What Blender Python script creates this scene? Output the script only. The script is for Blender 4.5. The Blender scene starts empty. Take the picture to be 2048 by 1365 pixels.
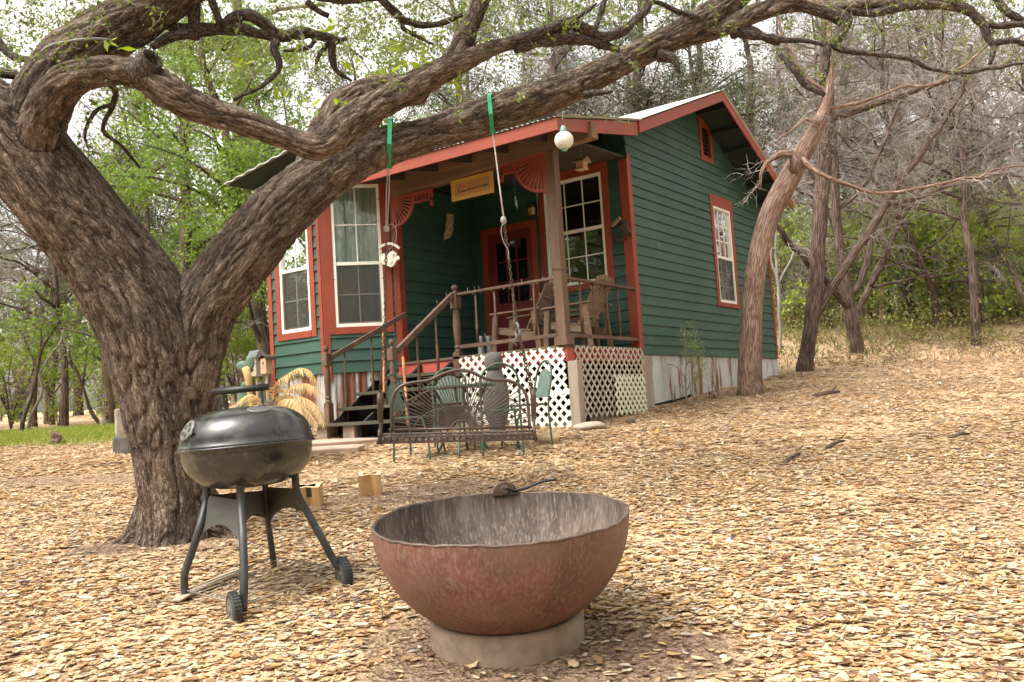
import bpy, math, random
import numpy as np
from mathutils import Vector, Matrix

random.seed(11)
rng = np.random.default_rng(11)
SC = bpy.context.scene
COL = SC.collection

# ------------------------------------------------------------------ camera
F = 1840.6                       # focal length in pixels of a 2048 px wide picture
CAM = np.array([6.106, -9.8827, -0.805])
RT = np.array([0.813912, 0.577616, -0.062507])
UP = np.array([0.09552, -0.026915, 0.995064])
FW = np.array([-0.573082, 0.815865, 0.077081])
cd = bpy.data.cameras.new("camera")
cd.sensor_width = 36.0
cd.lens = 36.0 * F / 2048.0
cd.clip_start = 0.05
cd.clip_end = 600
cam = bpy.data.objects.new("camera", cd)
COL.objects.link(cam)
cam.matrix_world = Matrix(((RT[0], UP[0], -FW[0], CAM[0]), (RT[1], UP[1], -FW[1], CAM[1]),
                           (RT[2], UP[2], -FW[2], CAM[2]), (0, 0, 0, 1)))
SC.camera = cam

# ------------------------------------------------------------------ light: bright overcast
SUN_EL, SUN_AZ = math.radians(58), math.radians(200)     # azimuth measured clockwise from +Y
world = bpy.data.worlds.new("World")
SC.world = world
world.use_nodes = True
wn, wl = world.node_tree.nodes, world.node_tree.links
bg = wn["Background"]
sky = wn.new("ShaderNodeTexSky")
sky.sky_type = 'NISHITA'
sky.sun_disc = False
sky.sun_elevation = SUN_EL
sky.sun_rotation = SUN_AZ
sky.air_density = 1.0
sky.dust_density = 6.0
sky.ozone_density = 1.0
hs = wn.new("ShaderNodeHueSaturation")
hs.inputs["Saturation"].default_value = 0.10
hs.inputs["Value"].default_value = 1.0
wl.new(sky.outputs[0], hs.inputs["Color"])
wbal = wn.new("ShaderNodeMix")
wbal.data_type = 'RGBA'
wbal.blend_type = 'MULTIPLY'
wbal.inputs["Factor"].default_value = 1.0
wbal.inputs["B"].default_value = (1.0, 0.97, 0.915, 1)
wl.new(hs.outputs[0], wbal.inputs["A"])
wl.new(wbal.outputs["Result"], bg.inputs["Color"])
bg.inputs["Strength"].default_value = 0.15
sl = bpy.data.lights.new("sun", 'SUN')
sl.energy = 0.5
sl.angle = math.radians(35)
sl.color = (1.0, 0.96, 0.90)
so = bpy.data.objects.new("sun", sl)
COL.objects.link(so)
sd = Vector((math.sin(SUN_AZ) * math.cos(SUN_EL), math.cos(SUN_AZ) * math.cos(SUN_EL), math.sin(SUN_EL)))
so.rotation_euler = sd.to_track_quat('Z', 'Y').to_euler()
so.location = (0, 0, 30)
SC.view_settings.view_transform = 'Standard'
SC.view_settings.look = 'None'
SC.view_settings.gamma = 1
SC.view_settings.exposure = 1.86
SC.cycles.use_denoising = True
SC.cycles.denoising_prefilter = 'ACCURATE'
SC.cycles.max_bounces = 8
SC.cycles.transparent_max_bounces = 12

# ------------------------------------------------------------------ helpers
HF = np.array([-0.57483, 0.81827])
HR = np.array([0.81827, 0.57483])
EYE = CAM[2]


def sstep(a, b, x):
    t = np.clip((x - a) / (b - a), 0, 1)
    return t * t * (3 - 2 * t)


def vnoise(p, seed=0):
    """value noise in [0,1], p is (n,3)"""
    p = np.asarray(p, float)
    i = np.floor(p).astype(np.int64)
    f = p - i
    f = f * f * (3 - 2 * f)
    out = 0
    for dx in (0, 1):
        for dy in (0, 1):
            for dz in (0, 1):
                h = ((i[:, 0] + dx) * 374761393 + (i[:, 1] + dy) * 668265263 + (i[:, 2] + dz) * 2147483647 + seed * 974711) & 0xffffffff
                h = ((h ^ (h >> 13)) * 1274126177) & 0xffffffff
                h = (h ^ (h >> 16)) & 0xffff
                w = (f[:, 0] if dx else 1 - f[:, 0]) * (f[:, 1] if dy else 1 - f[:, 1]) * (f[:, 2] if dz else 1 - f[:, 2])
                out = out + w * (h / 65535.0)
    return out


def fbm(p, o=4, seed=0):
    a, s, t = 0.5, 0, 0
    p = np.asarray(p, float)
    for k in range(o):
        s = s + a * vnoise(p * 2 ** k, seed + k)
        t += a
        a *= .5
    return s / t


def ud(x, y):
    dx, dy = x - CAM[0], y - CAM[1]
    return dx * HR[0] + dy * HR[1], dx * HF[0] + dy * HF[1]


def gh_ud(u, d):
    u = np.asarray(u, float)
    d = np.asarray(d, float)
    w = sstep(-6.0, 1.5, u)
    near = np.where(d < -3, -1.45 + .1038 * -3 + .03 * (d + 3), -1.45 + .1038 * np.minimum(d, 14))
    e = np.maximum(d - 14, 0)
    left = .034 * e
    right = .1038 * np.minimum(e, 5) + .23 * np.clip(e - 5, 0, 40) + .05 * np.maximum(e - 45, 0)
    z = near + w * right + (1 - w) * left
    p = np.stack([u.ravel() * .5, d.ravel() * .5, np.zeros(u.size)], 1)
    z = z + (.05 * (vnoise(p, 3) - .5) + .03 * (vnoise(p * 3.1, 5) - .5)).reshape(u.shape) * sstep(0.5, 3, np.abs(d))
    rough = .35 * (vnoise(p * .6, 8).reshape(u.shape) - .5) * sstep(19, 30, d)
    return z + rough + EYE


def gh(x, y):
    u, d = ud(np.asarray(x, float), np.asarray(y, float))
    return gh_ud(u, d)


def gz(x, y):
    return float(gh(np.array([x]), np.array([y]))[0])


def W(u, d, dz=0.0):
    x = CAM[0] + u * HR[0] + d * HF[0]
    y = CAM[1] + u * HR[1] + d * HF[1]
    return np.array([x, y, gz(x, y) + dz])


def at(px, py, d):
    return CAM + (FW + RT * (px - 1024) / F - UP * (py - 682.5) / F) * d


def onplane(px, py, ax, val):
    r = FW + RT * (px - 1024) / F - UP * (py - 682.5) / F
    return CAM + r * ((val - CAM[ax]) / r[ax])


def gp(px, py):
    r = FW + RT * (px - 1024) / F - UP * (py - 682.5) / F
    t = np.linspace(1, 61, 4001)
    P = CAM + r * t[:, None]
    k = np.nonzero(P[:, 2] < gh(P[:, 0], P[:, 1]))[0]
    p = P[k[0]] if len(k) else P[-1]
    p[2] = gz(p[0], p[1])
    return p


def tag(o, label=None, cat=None, group=None, kind=None):
    if label: o["label"] = label
    if cat: o["category"] = cat
    if group: o["group"] = group
    if kind: o["kind"] = kind
    return o


def wm(o):
    m = o.matrix_basis.copy()
    if o.parent:
        m = wm(o.parent) @ o.matrix_parent_inverse @ m
    return m


def par(o, p):
    o.parent = p
    o.matrix_parent_inverse = wm(p).inverted()
    return o


def thing(name, label, cat, loc=(0, 0, 0), rotz=0.0, group=None):
    o = bpy.data.objects.new(name, None)
    o.empty_display_size = .2
    COL.objects.link(o)
    o.location = [float(c) for c in loc]
    o.rotation_euler = (0, 0, rotz)
    o.matrix_basis = Matrix.Translation(o.location) @ Matrix.Rotation(rotz, 4, 'Z')
    return tag(o, label, cat, group)


def copy_tree(o, parent=None):
    c = o.copy()
    COL.objects.link(c)
    if parent: c.parent = parent
    for ch in list(o.children):
        copy_tree(ch, c)
    return c


def frames(P):
    P = np.asarray(P, float)
    T = np.gradient(P, axis=0)
    T /= np.linalg.norm(T, axis=1)[:, None] + 1e-12
    N = np.zeros_like(P)
    a = np.array([0, 0, 1.0]) if abs(T[0][2]) < .9 else np.array([1.0, 0, 0])
    n = np.cross(T[0], a)
    N[0] = n / np.linalg.norm(n)
    for i in range(1, len(P)):
        n = N[i - 1] - T[i] * (N[i - 1] @ T[i])
        N[i] = n / (np.linalg.norm(n) + 1e-12)
    return T, N, np.cross(T, N)


def catmull(P, step):
    """P (m,k) control rows (x,y,z,r...), resampled at ~step"""
    P = np.asarray(P, float)
    if len(P) < 3:
        n = max(2, int(np.linalg.norm(P[1, :3] - P[0, :3]) / step) + 1)
        t = np.linspace(0, 1, n)[:, None]
        return P[0] * (1 - t) + P[1] * t
    Q = np.vstack([2 * P[0] - P[1], P, 2 * P[-1] - P[-2]])
    out = []
    for i in range(1, len(Q) - 2):
        p0, p1, p2, p3 = Q[i - 1], Q[i], Q[i + 1], Q[i + 2]
        n = max(1, int(np.linalg.norm(p2[:3] - p1[:3]) / step))
        t = (np.arange(n) / n)[:, None]
        out.append(.5 * (2 * p1 + (p2 - p0) * t + (2 * p0 - 5 * p1 + 4 * p2 - p3) * t ** 2 + (3 * p1 - p0 - 3 * p2 + p3) * t ** 3))
    out.append(P[-1:])
    return np.vstack(out)


def tube_np(P, R, n=8, caps=True):
    P = np.asarray(P, float)
    R = np.broadcast_to(np.asarray(R, float), (len(P),))
    T, N, B = frames(P)
    a = np.arange(n) * 2 * math.pi / n
    ca, sa = np.cos(a), np.sin(a)
    V = P[:, None] + R[:, None, None] * (ca[None, :, None] * N[:, None] + sa[None, :, None] * B[:, None])
    s = np.concatenate([[0], np.cumsum(np.linalg.norm(np.diff(P, axis=0), axis=1))])
    bc = np.stack([R[:, None] * ca, R[:, None] * sa, np.repeat(s[:, None], n, 1)], 2)
    m = len(P)
    i, j = np.meshgrid(np.arange(m - 1), np.arange(n), indexing='ij')
    f = np.stack([i * n + j, i * n + (j + 1) % n, (i + 1) * n + (j + 1) % n, (i + 1) * n + j], 2).reshape(-1, 4)
    fs = f.tolist()
    if caps:
        fs.append(list(range(n - 1, -1, -1)))
        fs.append([(m - 1) * n + k for k in range(n)])
    return V.reshape(-1, 3), fs, bc.reshape(-1, 3)


class MB:
    def __init__(s):
        s.v, s.f, s.c, s.n = [], [], [], 0

    def add(s, V, Fc, c=None):
        V = np.asarray(V, float).reshape(-1, 3)
        s.f += [[k + s.n for k in f] for f in Fc]
        s.v.append(V)
        s.c.append(V if c is None else c)
        s.n += len(V)
        return s

    def hexa(s, P):
        return s.add(P, [[0, 3, 2, 1], [4, 5, 6, 7], [0, 1, 5, 4], [1, 2, 6, 5], [2, 3, 7, 6], [3, 0, 4, 7]])

    def box(s, x0, x1, y0, y1, z0, z1):
        return s.hexa([(x0, y0, z0), (x1, y0, z0), (x1, y1, z0), (x0, y1, z0), (x0, y0, z1), (x1, y0, z1), (x1, y1, z1), (x0, y1, z1)])

    def boxm(s, M, sx, sy, sz):
        P = [M @ Vector((a * sx / 2, b * sy / 2, c * sz / 2)) for c in (-1, 1) for a, b in ((-1, -1), (1, -1), (1, 1), (-1, 1))]
        return s.hexa([tuple(p) for p in P])

    def bar(s, p, q, w, h, up=(0, 0, 1)):
        p, q, up = (np.asarray(a, float) for a in (p, q, up))
        t = (q - p) / np.linalg.norm(q - p)
        a = np.cross(t, up)
        a /= np.linalg.norm(a) + 1e-12
        b = np.cross(a, t)
        P = [e + sa * a * w / 2 + sb * b * h / 2 for e in (p, q) for sa, sb in ((-1, -1), (1, -1), (1, 1), (-1, 1))]
        return s.hexa(P)

    def tube(s, P, R, n=8, caps=True):
        return s.add(*tube_np(P, R, n, caps))

    def curve(s, P, R, n=8, step=.03):
        P = np.asarray(P, float)
        R = np.broadcast_to(np.asarray(R, float), (len(P),))
        Q = catmull(np.column_stack([P, R]), step)
        return s.tube(Q[:, :3], Q[:, 3], n)

    def lathe(s, prof, n=16, M=None, caps=True):
        prof = np.asarray(prof, float)
        a = np.arange(n) * 2 * math.pi / n
        V = np.stack([prof[:, 0:1] * np.cos(a), prof[:, 0:1] * np.sin(a), np.repeat(prof[:, 1:2], n, 1)], 2).reshape(-1, 3)
        if M is not None:
            A = np.array(M)
            V = V @ A[:3, :3].T + A[:3, 3]
        m = len(prof)
        fs = [[i * n + j, i * n + (j + 1) % n, (i + 1) * n + (j + 1) % n, (i + 1) * n + j] for i in range(m - 1) for j in range(n)]
        if caps and prof[0, 0] > 1e-4: fs.append(list(range(n - 1, -1, -1)))
        if caps and prof[-1, 0] > 1e-4: fs.append([(m - 1) * n + k for k in range(n)])
        return s.add(V, fs)

    def prism(s, poly, t, M):
        """2D polygon in local XY extruded 0..t along local Z, placed by M"""
        A = np.array(M)
        k = len(poly)
        V = np.array([(x, y, 0) for x, y in poly] + [(x, y, t) for x, y in poly], float) @ A[:3, :3].T + A[:3, 3]
        fs = [list(range(k - 1, -1, -1)), list(range(k, 2 * k))] + [[i, (i + 1) % k, k + (i + 1) % k, k + i] for i in range(k)]
        return s.add(V, fs)

    def quad(s, a, b, c, d):
        return s.add([a, b, c, d], [[0, 1, 2, 3]])

    def build(s, name, m, parent=None, smooth=False, bevel=0.0, bco=False):
        V = np.vstack(s.v)
        me = bpy.data.meshes.new(name)
        me.from_pydata(V.tolist(), [], s.f)
        if smooth:
            me.polygons.foreach_set("use_smooth", np.ones(len(me.polygons), bool))
        if bco:
            a = me.attributes.new("bco", 'FLOAT_VECTOR', 'POINT')
            a.data.foreach_set("vector", np.vstack(s.c).astype(np.float32).ravel())
        me.update()
        return link(name, me, m, parent, bevel)


def link(name, me, m, parent=None, bevel=0.0):
    o = bpy.data.objects.new(name, me)
    COL.objects.link(o)
    if m: me.materials.append(m)
    if parent: par(o, parent)
    if bevel:
        b = o.modifiers.new("bevel", 'BEVEL')
        b.width = bevel
        b.segments = 2
        b.limit_method = 'ANGLE'
    return o


def mesh_np(name, V, Q, tint=None, bco=None, smooth=False, k=4):
    """fast mesh from numpy arrays, all faces have k corners"""
    me = bpy.data.meshes.new(name)
    V = np.asarray(V, np.float32)
    Q = np.asarray(Q, np.int32)
    me.vertices.add(len(V))
    me.vertices.foreach_set("co", V.ravel())
    me.loops.add(Q.size)
    me.loops.foreach_set("vertex_index", Q.ravel())
    me.polygons.add(len(Q))
    me.polygons.foreach_set("loop_start", np.arange(0, Q.size, k, dtype=np.int32))
    me.polygons.foreach_set("loop_total", np.full(len(Q), k, np.int32))
    if smooth: me.polygons.foreach_set("use_smooth", np.ones(len(Q), bool))
    if tint is not None:
        a = me.attributes.new("tint", 'FLOAT_COLOR', 'POINT')
        a.data.foreach_set("color", np.column_stack([tint, np.ones(len(tint))]).astype(np.float32).ravel())
    if bco is not None:
        a = me.attributes.new("bco", 'FLOAT_VECTOR', 'POINT')
        a.data.foreach_set("vector", np.asarray(bco, np.float32).ravel())
    me.update(calc_edges=True)
    me.validate()
    return me


# ------------------------------------------------------------------ materials
def mat(name, cols, scale=4.0, stretch=(1, 1, 1), detail=8, rough=.7, bump=.3, bscale=40.0, bstretch=None, bdist=.01,
        metal=0.0, spec=.5, attr=None, mix=None, mix2=None, dist=0.0, rvar=0.0):
    m = bpy.data.materials.new(name)
    m.use_nodes = True
    nt = m.node_tree
    N, L = nt.nodes, nt.links
    b = N["Principled BSDF"]
    if attr:
        src = N.new("ShaderNodeAttribute")
        src.attribute_name = attr
        co = src.outputs["Vector"]
    else:
        src = N.new("ShaderNodeTexCoord")
        co = src.outputs["Object"]

    def noise(sc, st, det, ds=0.0):
        mp = N.new("ShaderNodeMapping")
        mp.inputs["Scale"].default_value = st
        L.new(co, mp.inputs["Vector"])
        t = N.new("ShaderNodeTexNoise")
        t.inputs["Scale"].default_value = sc
        t.inputs["Detail"].default_value = det
        t.inputs["Roughness"].default_value = .62
        t.inputs["Distortion"].default_value = ds
        L.new(mp.outputs[0], t.inputs["Vector"])
        return t

    def ramp(cs, fac):
        r = N.new("ShaderNodeValToRGB")
        e = r.color_ramp.elements
        while len(e) < len(cs): e.new(.5)
        for k, (p, c) in enumerate(cs):
            e[k].position = p
            e[k].color = (*c, 1)
        L.new(fac, r.inputs["Fac"])
        return r
    t = noise(scale, stretch, detail, dist)
    r = ramp(cols, t.outputs["Fac"])
    out = r.outputs["Color"]
    for mx in (mix, mix2):
        if mx:
            c, sc, lo, hi, st = mx
            t2 = noise(sc, st, 6)
            r2 = ramp([(lo, (0, 0, 0)), (hi, (1, 1, 1))], t2.outputs["Fac"])
            x = N.new("ShaderNodeMix")
            x.data_type = 'RGBA'
            L.new(r2.outputs["Color"], x.inputs["Factor"])
            L.new(out, x.inputs["A"])
            x.inputs["B"].default_value = (*c, 1)
            out = x.outputs["Result"]
    L.new(out, b.inputs["Base Color"])
    b.inputs["Roughness"].default_value = rough
    if rvar:
        mr = N.new("ShaderNodeMapRange")
        mr.inputs["To Min"].default_value = max(0, rough - rvar)
        mr.inputs["To Max"].default_value = min(1, rough + rvar)
        L.new(t.outputs["Fac"], mr.inputs["Value"])
        L.new(mr.outputs[0], b.inputs["Roughness"])
    b.inputs["Metallic"].default_value = metal
    b.inputs["Specular IOR Level"].default_value = spec
    if bump:
        t3 = noise(bscale, bstretch or stretch, 6)
        bp = N.new("ShaderNodeBump")
        bp.inputs["Strength"].default_value = bump
        bp.inputs["Distance"].default_value = bdist
        L.new(t3.outputs["Fac"], bp.inputs["Height"])
        L.new(bp.outputs[0], b.inputs["Normal"])
    return m


def leafmat(name, trans=.45, rough=.55, gain=1.0):
    m = bpy.data.materials.new(name)
    m.use_nodes = True
    nt = m.node_tree
    N, L = nt.nodes, nt.links
    b = N["Principled BSDF"]
    a = N.new("ShaderNodeAttribute")
    a.attribute_name = "tint"
    L.new(a.outputs["Color"], b.inputs["Base Color"])
    b.inputs["Roughness"].default_value = rough
    b.inputs["Specular IOR Level"].default_value = .3
    if trans:
        t = N.new("ShaderNodeBsdfTranslucent")
        L.new(a.outputs["Color"], t.inputs["Color"])
        x = N.new("ShaderNodeMixShader")
        x.inputs[0].default_value = trans
        L.new(b.outputs[0], x.inputs[1])
        L.new(t.outputs[0], x.inputs[2])
        L.new(x.outputs[0], N["Material Output"].inputs["Surface"])
    return m


def barkmat(name, dark, mid, light, k=14.0, zs=.28, bump=.9, bd=.02, rough=.9, crack=.22):
    """plated bark; follows the limb through the stored bark coordinate"""
    m = bpy.data.materials.new(name)
    m.use_nodes = True
    nt = m.node_tree
    N, L = nt.nodes, nt.links
    b = N["Principled BSDF"]
    a = N.new("ShaderNodeAttribute")
    a.attribute_name = "bco"
    mp = N.new("ShaderNodeMapping")
    mp.inputs["Scale"].default_value = (k, k, k * zs)
    L.new(a.outputs["Vector"], mp.inputs["Vector"])
    nz = N.new("ShaderNodeTexNoise")
    nz.inputs["Scale"].default_value = .9
    nz.inputs["Detail"].default_value = 4
    L.new(mp.outputs[0], nz.inputs["Vector"])
    wv = N.new("ShaderNodeMix")
    wv.data_type = 'VECTOR'
    wv.inputs["Factor"].default_value = .35
    L.new(mp.outputs[0], wv.inputs["A"])
    sc = N.new("ShaderNodeVectorMath")
    sc.operation = 'MULTIPLY_ADD'
    sc.inputs[1].default_value = (2.2, 2.2, 2.2)
    L.new(nz.outputs["Color"], sc.inputs[0])
    L.new(mp.outputs[0], sc.inputs[2])
    vo = N.new("ShaderNodeTexVoronoi")
    vo.feature = 'DISTANCE_TO_EDGE'
    vo.inputs["Scale"].default_value = 1.0
    L.new(sc.outputs[0], vo.inputs["Vector"])
    fine = N.new("ShaderNodeTexNoise")
    fine.inputs["Scale"].default_value = 3.5
    fine.inputs["Detail"].default_value = 8
    fine.inputs["Roughness"].default_value = .7
    L.new(mp.outputs[0], fine.inputs["Vector"])
    big = N.new("ShaderNodeTexNoise")
    big.inputs["Scale"].default_value = 2.2
    big.inputs["Detail"].default_value = 4
    L.new(a.outputs["Vector"], big.inputs["Vector"])
    h = N.new("ShaderNodeMapRange")
    h.inputs["From Max"].default_value = crack
    L.new(vo.outputs["Distance"], h.inputs["Value"])
    ad = N.new("ShaderNodeMath")
    ad.operation = 'MULTIPLY_ADD'
    ad.inputs[1].default_value = .9
    L.new(fine.outputs["Fac"], ad.inputs[0])
    ml = N.new("ShaderNodeMath")
    ml.operation = 'MULTIPLY'
    ml.inputs[1].default_value = .55
    L.new(h.outputs[0], ml.inputs[0])
    L.new(ml.outputs[0], ad.inputs[2])
    r = N.new("ShaderNodeValToRGB")
    e = r.color_ramp.elements
    e.new(.5)
    for kk, (p, c) in enumerate([(.3, dark), (.72, mid), (1.0, light)]):
        e[kk].position = p
        e[kk].color = (*c, 1)
    L.new(ad.outputs[0], r.inputs["Fac"])
    hv = N.new("ShaderNodeHueSaturation")
    mr = N.new("ShaderNodeMapRange")
    mr.inputs["From Min"].default_value = .3
    mr.inputs["From Max"].default_value = .7
    mr.inputs["To Min"].default_value = .7
    mr.inputs["To Max"].default_value = 1.3
    L.new(big.outputs["Fac"], mr.inputs["Value"])
    L.new(mr.outputs[0], hv.inputs["Value"])
    L.new(r.outputs[0], hv.inputs["Color"])
    L.new(hv.outputs[0], b.inputs["Base Color"])
    b.inputs["Roughness"].default_value = rough
    b.inputs["Specular IOR Level"].default_value = .25
    bp = N.new("ShaderNodeBump")
    bp.inputs["Strength"].default_value = bump
    bp.inputs["Distance"].default_value = bd
    L.new(ad.outputs[0], bp.inputs["Height"])
    L.new(bp.outputs[0], b.inputs["Normal"])
    return m


def glassmat(name, tint=(.9, .95, .95), refl=1.0):
    m = bpy.data.materials.new(name)
    m.use_nodes = True
    nt = m.node_tree
    N, L = nt.nodes, nt.links
    N.remove(N["Principled BSDF"])
    g = N.new("ShaderNodeBsdfGlossy")
    g.inputs["Roughness"].default_value = .015
    t = N.new("ShaderNodeBsdfTransparent")
    t.inputs["Color"].default_value = (*tint, 1)
    fr = N.new("ShaderNodeFresnel")
    fr.inputs["IOR"].default_value = 1.6
    tc = N.new("ShaderNodeTexCoord")
    nz = N.new("ShaderNodeTexNoise")
    nz.inputs["Scale"].default_value = 3
    L.new(tc.outputs["Object"], nz.inputs["Vector"])
    bp = N.new("ShaderNodeBump")
    bp.inputs["Strength"].default_value = .04
    bp.inputs["Distance"].default_value = .02
    L.new(nz.outputs["Fac"], bp.inputs["Height"])
    L.new(bp.outputs[0], g.inputs["Normal"])
    x = N.new("ShaderNodeMixShader")
    mu = N.new("ShaderNodeMath")
    mu.operation = 'MULTIPLY'
    mu.use_clamp = True
    mu.inputs[1].default_value = refl
    L.new(fr.outputs[0], mu.inputs[0])
    L.new(mu.outputs[0], x.inputs[0])
    L.new(t.outputs[0], x.inputs[1])
    L.new(g.outputs[0], x.inputs[2])
    L.new(x.outputs[0], N["Material Output"].inputs["Surface"])
    return m


Z1 = (1, 1, .12)     # grain along z
X1 = (.12, 1, 1)     # grain along x
M = {}
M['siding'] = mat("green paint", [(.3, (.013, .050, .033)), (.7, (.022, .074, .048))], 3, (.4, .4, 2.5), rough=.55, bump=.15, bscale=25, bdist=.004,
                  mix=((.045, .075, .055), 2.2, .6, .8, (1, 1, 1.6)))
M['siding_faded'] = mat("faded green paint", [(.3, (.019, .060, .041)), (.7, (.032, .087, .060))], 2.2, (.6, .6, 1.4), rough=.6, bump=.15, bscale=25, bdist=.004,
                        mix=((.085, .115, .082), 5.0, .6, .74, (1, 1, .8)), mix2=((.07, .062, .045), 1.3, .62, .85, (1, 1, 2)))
M['red'] = mat("red trim paint", [(.3, (.19, .028, .010)), (.75, (.27, .043, .015))], 4, (1, 1, .5), rough=.55, bump=.15, bscale=30, bdist=.004,
               mix=((.24, .05, .03), 9, .62, .75, (1, 1, .4)))
M['red_bright'] = mat("red rim board paint", [(.3, (.32, .052, .034)), (.75, (.41, .074, .048))], 4, (.5, .5, 1), rough=.6, bump=.15, bdist=.004)
M['door'] = mat("dark red door paint", [(.3, (.11, .008, .006)), (.75, (.15, .012, .009))], 4, rough=.45, bump=.05)
M['white'] = mat("white window vinyl", [(.3, (.66, .65, .58)), (.75, (.78, .77, .70))], 3, rough=.45, bump=.03)
M['lattice_white'] = mat("white lattice paint", [(.3, (.62, .60, .52)), (.75, (.78, .76, .68))], 3, rough=.6, bump=.08, mix=((.42, .40, .24), 3.0, .6, .8, (1, 1, 1)))
M['lattice_cream'] = mat("cream lattice paint", [(.3, (.60, .58, .42)), (.75, (.72, .70, .55))], 3, rough=.6, bump=.08, mix=((.45, .42, .18), 4.0, .58, .75, (1, 1, 1)))
M['weathered'] = mat("weathered grey wood", [(.3, (.20, .155, .115)), (.7, (.36, .29, .225))], 6, (1, 1, .2), rough=.85, bump=.4, bscale=60, bdist=.004)
M['lattice_bare'] = mat("bare grey lattice wood", [(.3, (.34, .29, .235)), (.7, (.54, .48, .41))], 7, (1, 1, .4), rough=.85, bump=.3, bscale=60, bdist=.003)
M['post'] = mat("brown post wood", [(.3, (.075, .040, .022)), (.55, (.125, .071, .040)), (.8, (.18, .11, .066))], 9, Z1, rough=.75, bump=.4, bscale=60, bdist=.004)
M['beam'] = mat("rough brown beam wood", [(.3, (.085, .045, .024)), (.55, (.15, .085, .045)), (.8, (.22, .135, .075))], 8, X1, rough=.8, bump=.5, bscale=50, bdist=.006)
M['rail'] = mat("old stained rail wood", [(.3, (.05, .026, .017)), (.55, (.105, .055, .032)), (.8, (.19, .12, .072))], 7, (.5, 1, .5), rough=.7, bump=.4, bscale=50, bdist=.004)
M['tread'] = mat("mossy dark tread wood", [(.3, (.035, .033, .022)), (.6, (.075, .07, .042)), (.85, (.15, .135, .07))], 6, (.25, 1, 1), rough=.85, bump=.4, bscale=40)
M['chairwood'] = mat("grey brown chair wood", [(.3, (.13, .078, .046)), (.6, (.23, .15, .095)), (.85, (.34, .245, .165))], 10, (.3, .3, 1), rough=.8, bump=.3, bscale=60, bdist=.003)
M['deck'] = mat("deck board wood", [(.3, (.07, .045, .028)), (.7, (.15, .10, .065))], 6, X1, rough=.8, bump=.3)
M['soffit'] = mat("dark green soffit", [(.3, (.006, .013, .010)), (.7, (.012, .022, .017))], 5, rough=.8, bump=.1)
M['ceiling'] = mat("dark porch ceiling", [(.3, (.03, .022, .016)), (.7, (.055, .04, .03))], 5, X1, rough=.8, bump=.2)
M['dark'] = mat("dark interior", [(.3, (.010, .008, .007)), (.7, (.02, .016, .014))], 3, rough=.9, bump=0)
M['roof'] = mat("galvanised roof sheet", [(.3, (.34, .37, .33)), (.7, (.52, .55, .50))], 1.5, (1, .3, 1), rough=.5, metal=.35, bump=.05,
                mix=((.20, .21, .17), 2.5, .55, .75, (1, .3, 1)))
M['skirt'] = mat("rusting corrugated sheet", [(.3, (.34, .35, .34)), (.7, (.54, .55, .53))], 3, (1, 1, .25), rough=.5, metal=.3, bump=.05,
                 mix=((.20, .078, .036), 2.1, .53, .60, (2.2, 2.2, .35)), mix2=((.42, .36, .26), 3.0, .6, .8, (1.5, 1.5, .3)))
M['skirt_rusty'] = mat("rust streaked corrugated sheet", [(.3, (.34, .35, .34)), (.7, (.50, .50, .48))], 3, (1, 1, .25), rough=.55, metal=.25, bump=.05,
                       mix=((.17, .062, .030), 5.0, .46, .54, (1.6, 1.6, .12)))
M['curtain'] = mat("lace curtain", [(.35, (.52, .53, .44)), (.65, (.80, .80, .70))], 9, (1, 1, .06), rough=.9, bump=.1)
M['screen'] = mat("insect screen", [(.3, (.055, .052, .046)), (.7, (.09, .085, .075))], 6, (1, 1, .2), rough=.55, bump=0)
M['glass'] = glassmat("window glass")
M['glass_dark'] = glassmat("dark window glass", (.35, .3, .3), 1.1)
M['black'] = mat("black enamel", [(.3, (.010, .010, .010)), (.7, (.022, .022, .020))], 6, rough=.24, bump=.08, bscale=9, bdist=.004, rvar=.12,
                 mix=((.085, .088, .066), 7, .50, .72, (1, 1, 1)), spec=.6)
M['black_leg'] = mat("worn black steel", [(.3, (.016, .017, .018)), (.7, (.045, .048, .05))], 12, rough=.45, bump=.1, bscale=80, bdist=.002)
M['ashpanel'] = mat("faded black sheet", [(.3, (.026, .023, .020)), (.7, (.062, .056, .047))], 5, (.5, .5, 3), rough=.6, bump=.1, bdist=.003, mix=((.16, .115, .065), 4, .6, .8, (1, 1, 1)))
M['rubber'] = mat("wheel rubber", [(.3, (.016, .016, .016)), (.7, (.035, .034, .033))], 10, rough=.75, bump=.2)
M['hub'] = mat("grey hub plastic", [(.3, (.075, .07, .066)), (.7, (.12, .115, .105))], 10, rough=.6, bump=.1)
M['vent'] = mat("grey vent metal", [(.3, (.12, .11, .10)), (.7, (.2, .19, .17))], 15, rough=.45, metal=.5, bump=.05)
M['badge'] = mat("badge metal", [(.3, (.10, .10, .095)), (.7, (.17, .17, .16))], 15, rough=.3, metal=.4, bump=.05, mix=((.25, .06, .04), 30, .7, .74, (1, 1, 1)))
M['wire'] = mat("wire metal", [(.3, (.16, .13, .10)), (.7, (.30, .26, .21))], 20, rough=.5, metal=.5, bump=0)
M['bowl'] = mat("rusty iron", [(.30, (.070, .028, .021)), (.5, (.140, .056, .039)), (.70, (.195, .100, .073))], 3.2, rough=.62, bump=.35, bscale=45, bdist=.006,
                mix=((.22, .155, .12), 52, .46, .76, (1.5, 1.5, .6)), mix2=((.115, .068, .045), 2.1, .47, .68, (1, 1, 1.2)), dist=.6, spec=.4)
M['soot'] = mat("ash stained iron", [(.3, (.035, .024, .019)), (.52, (.09, .064, .050)), (.75, (.18, .145, .118))], 5, (2.2, 2.2, .5), rough=.85, bump=.3, bscale=40, bdist=.006,
                mix=((.035, .026, .022), 2.6, .52, .66, (1, 1, .8)), mix2=((.22, .18, .15), 44, .50, .72, (1.8, 1.8, .3)))
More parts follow.
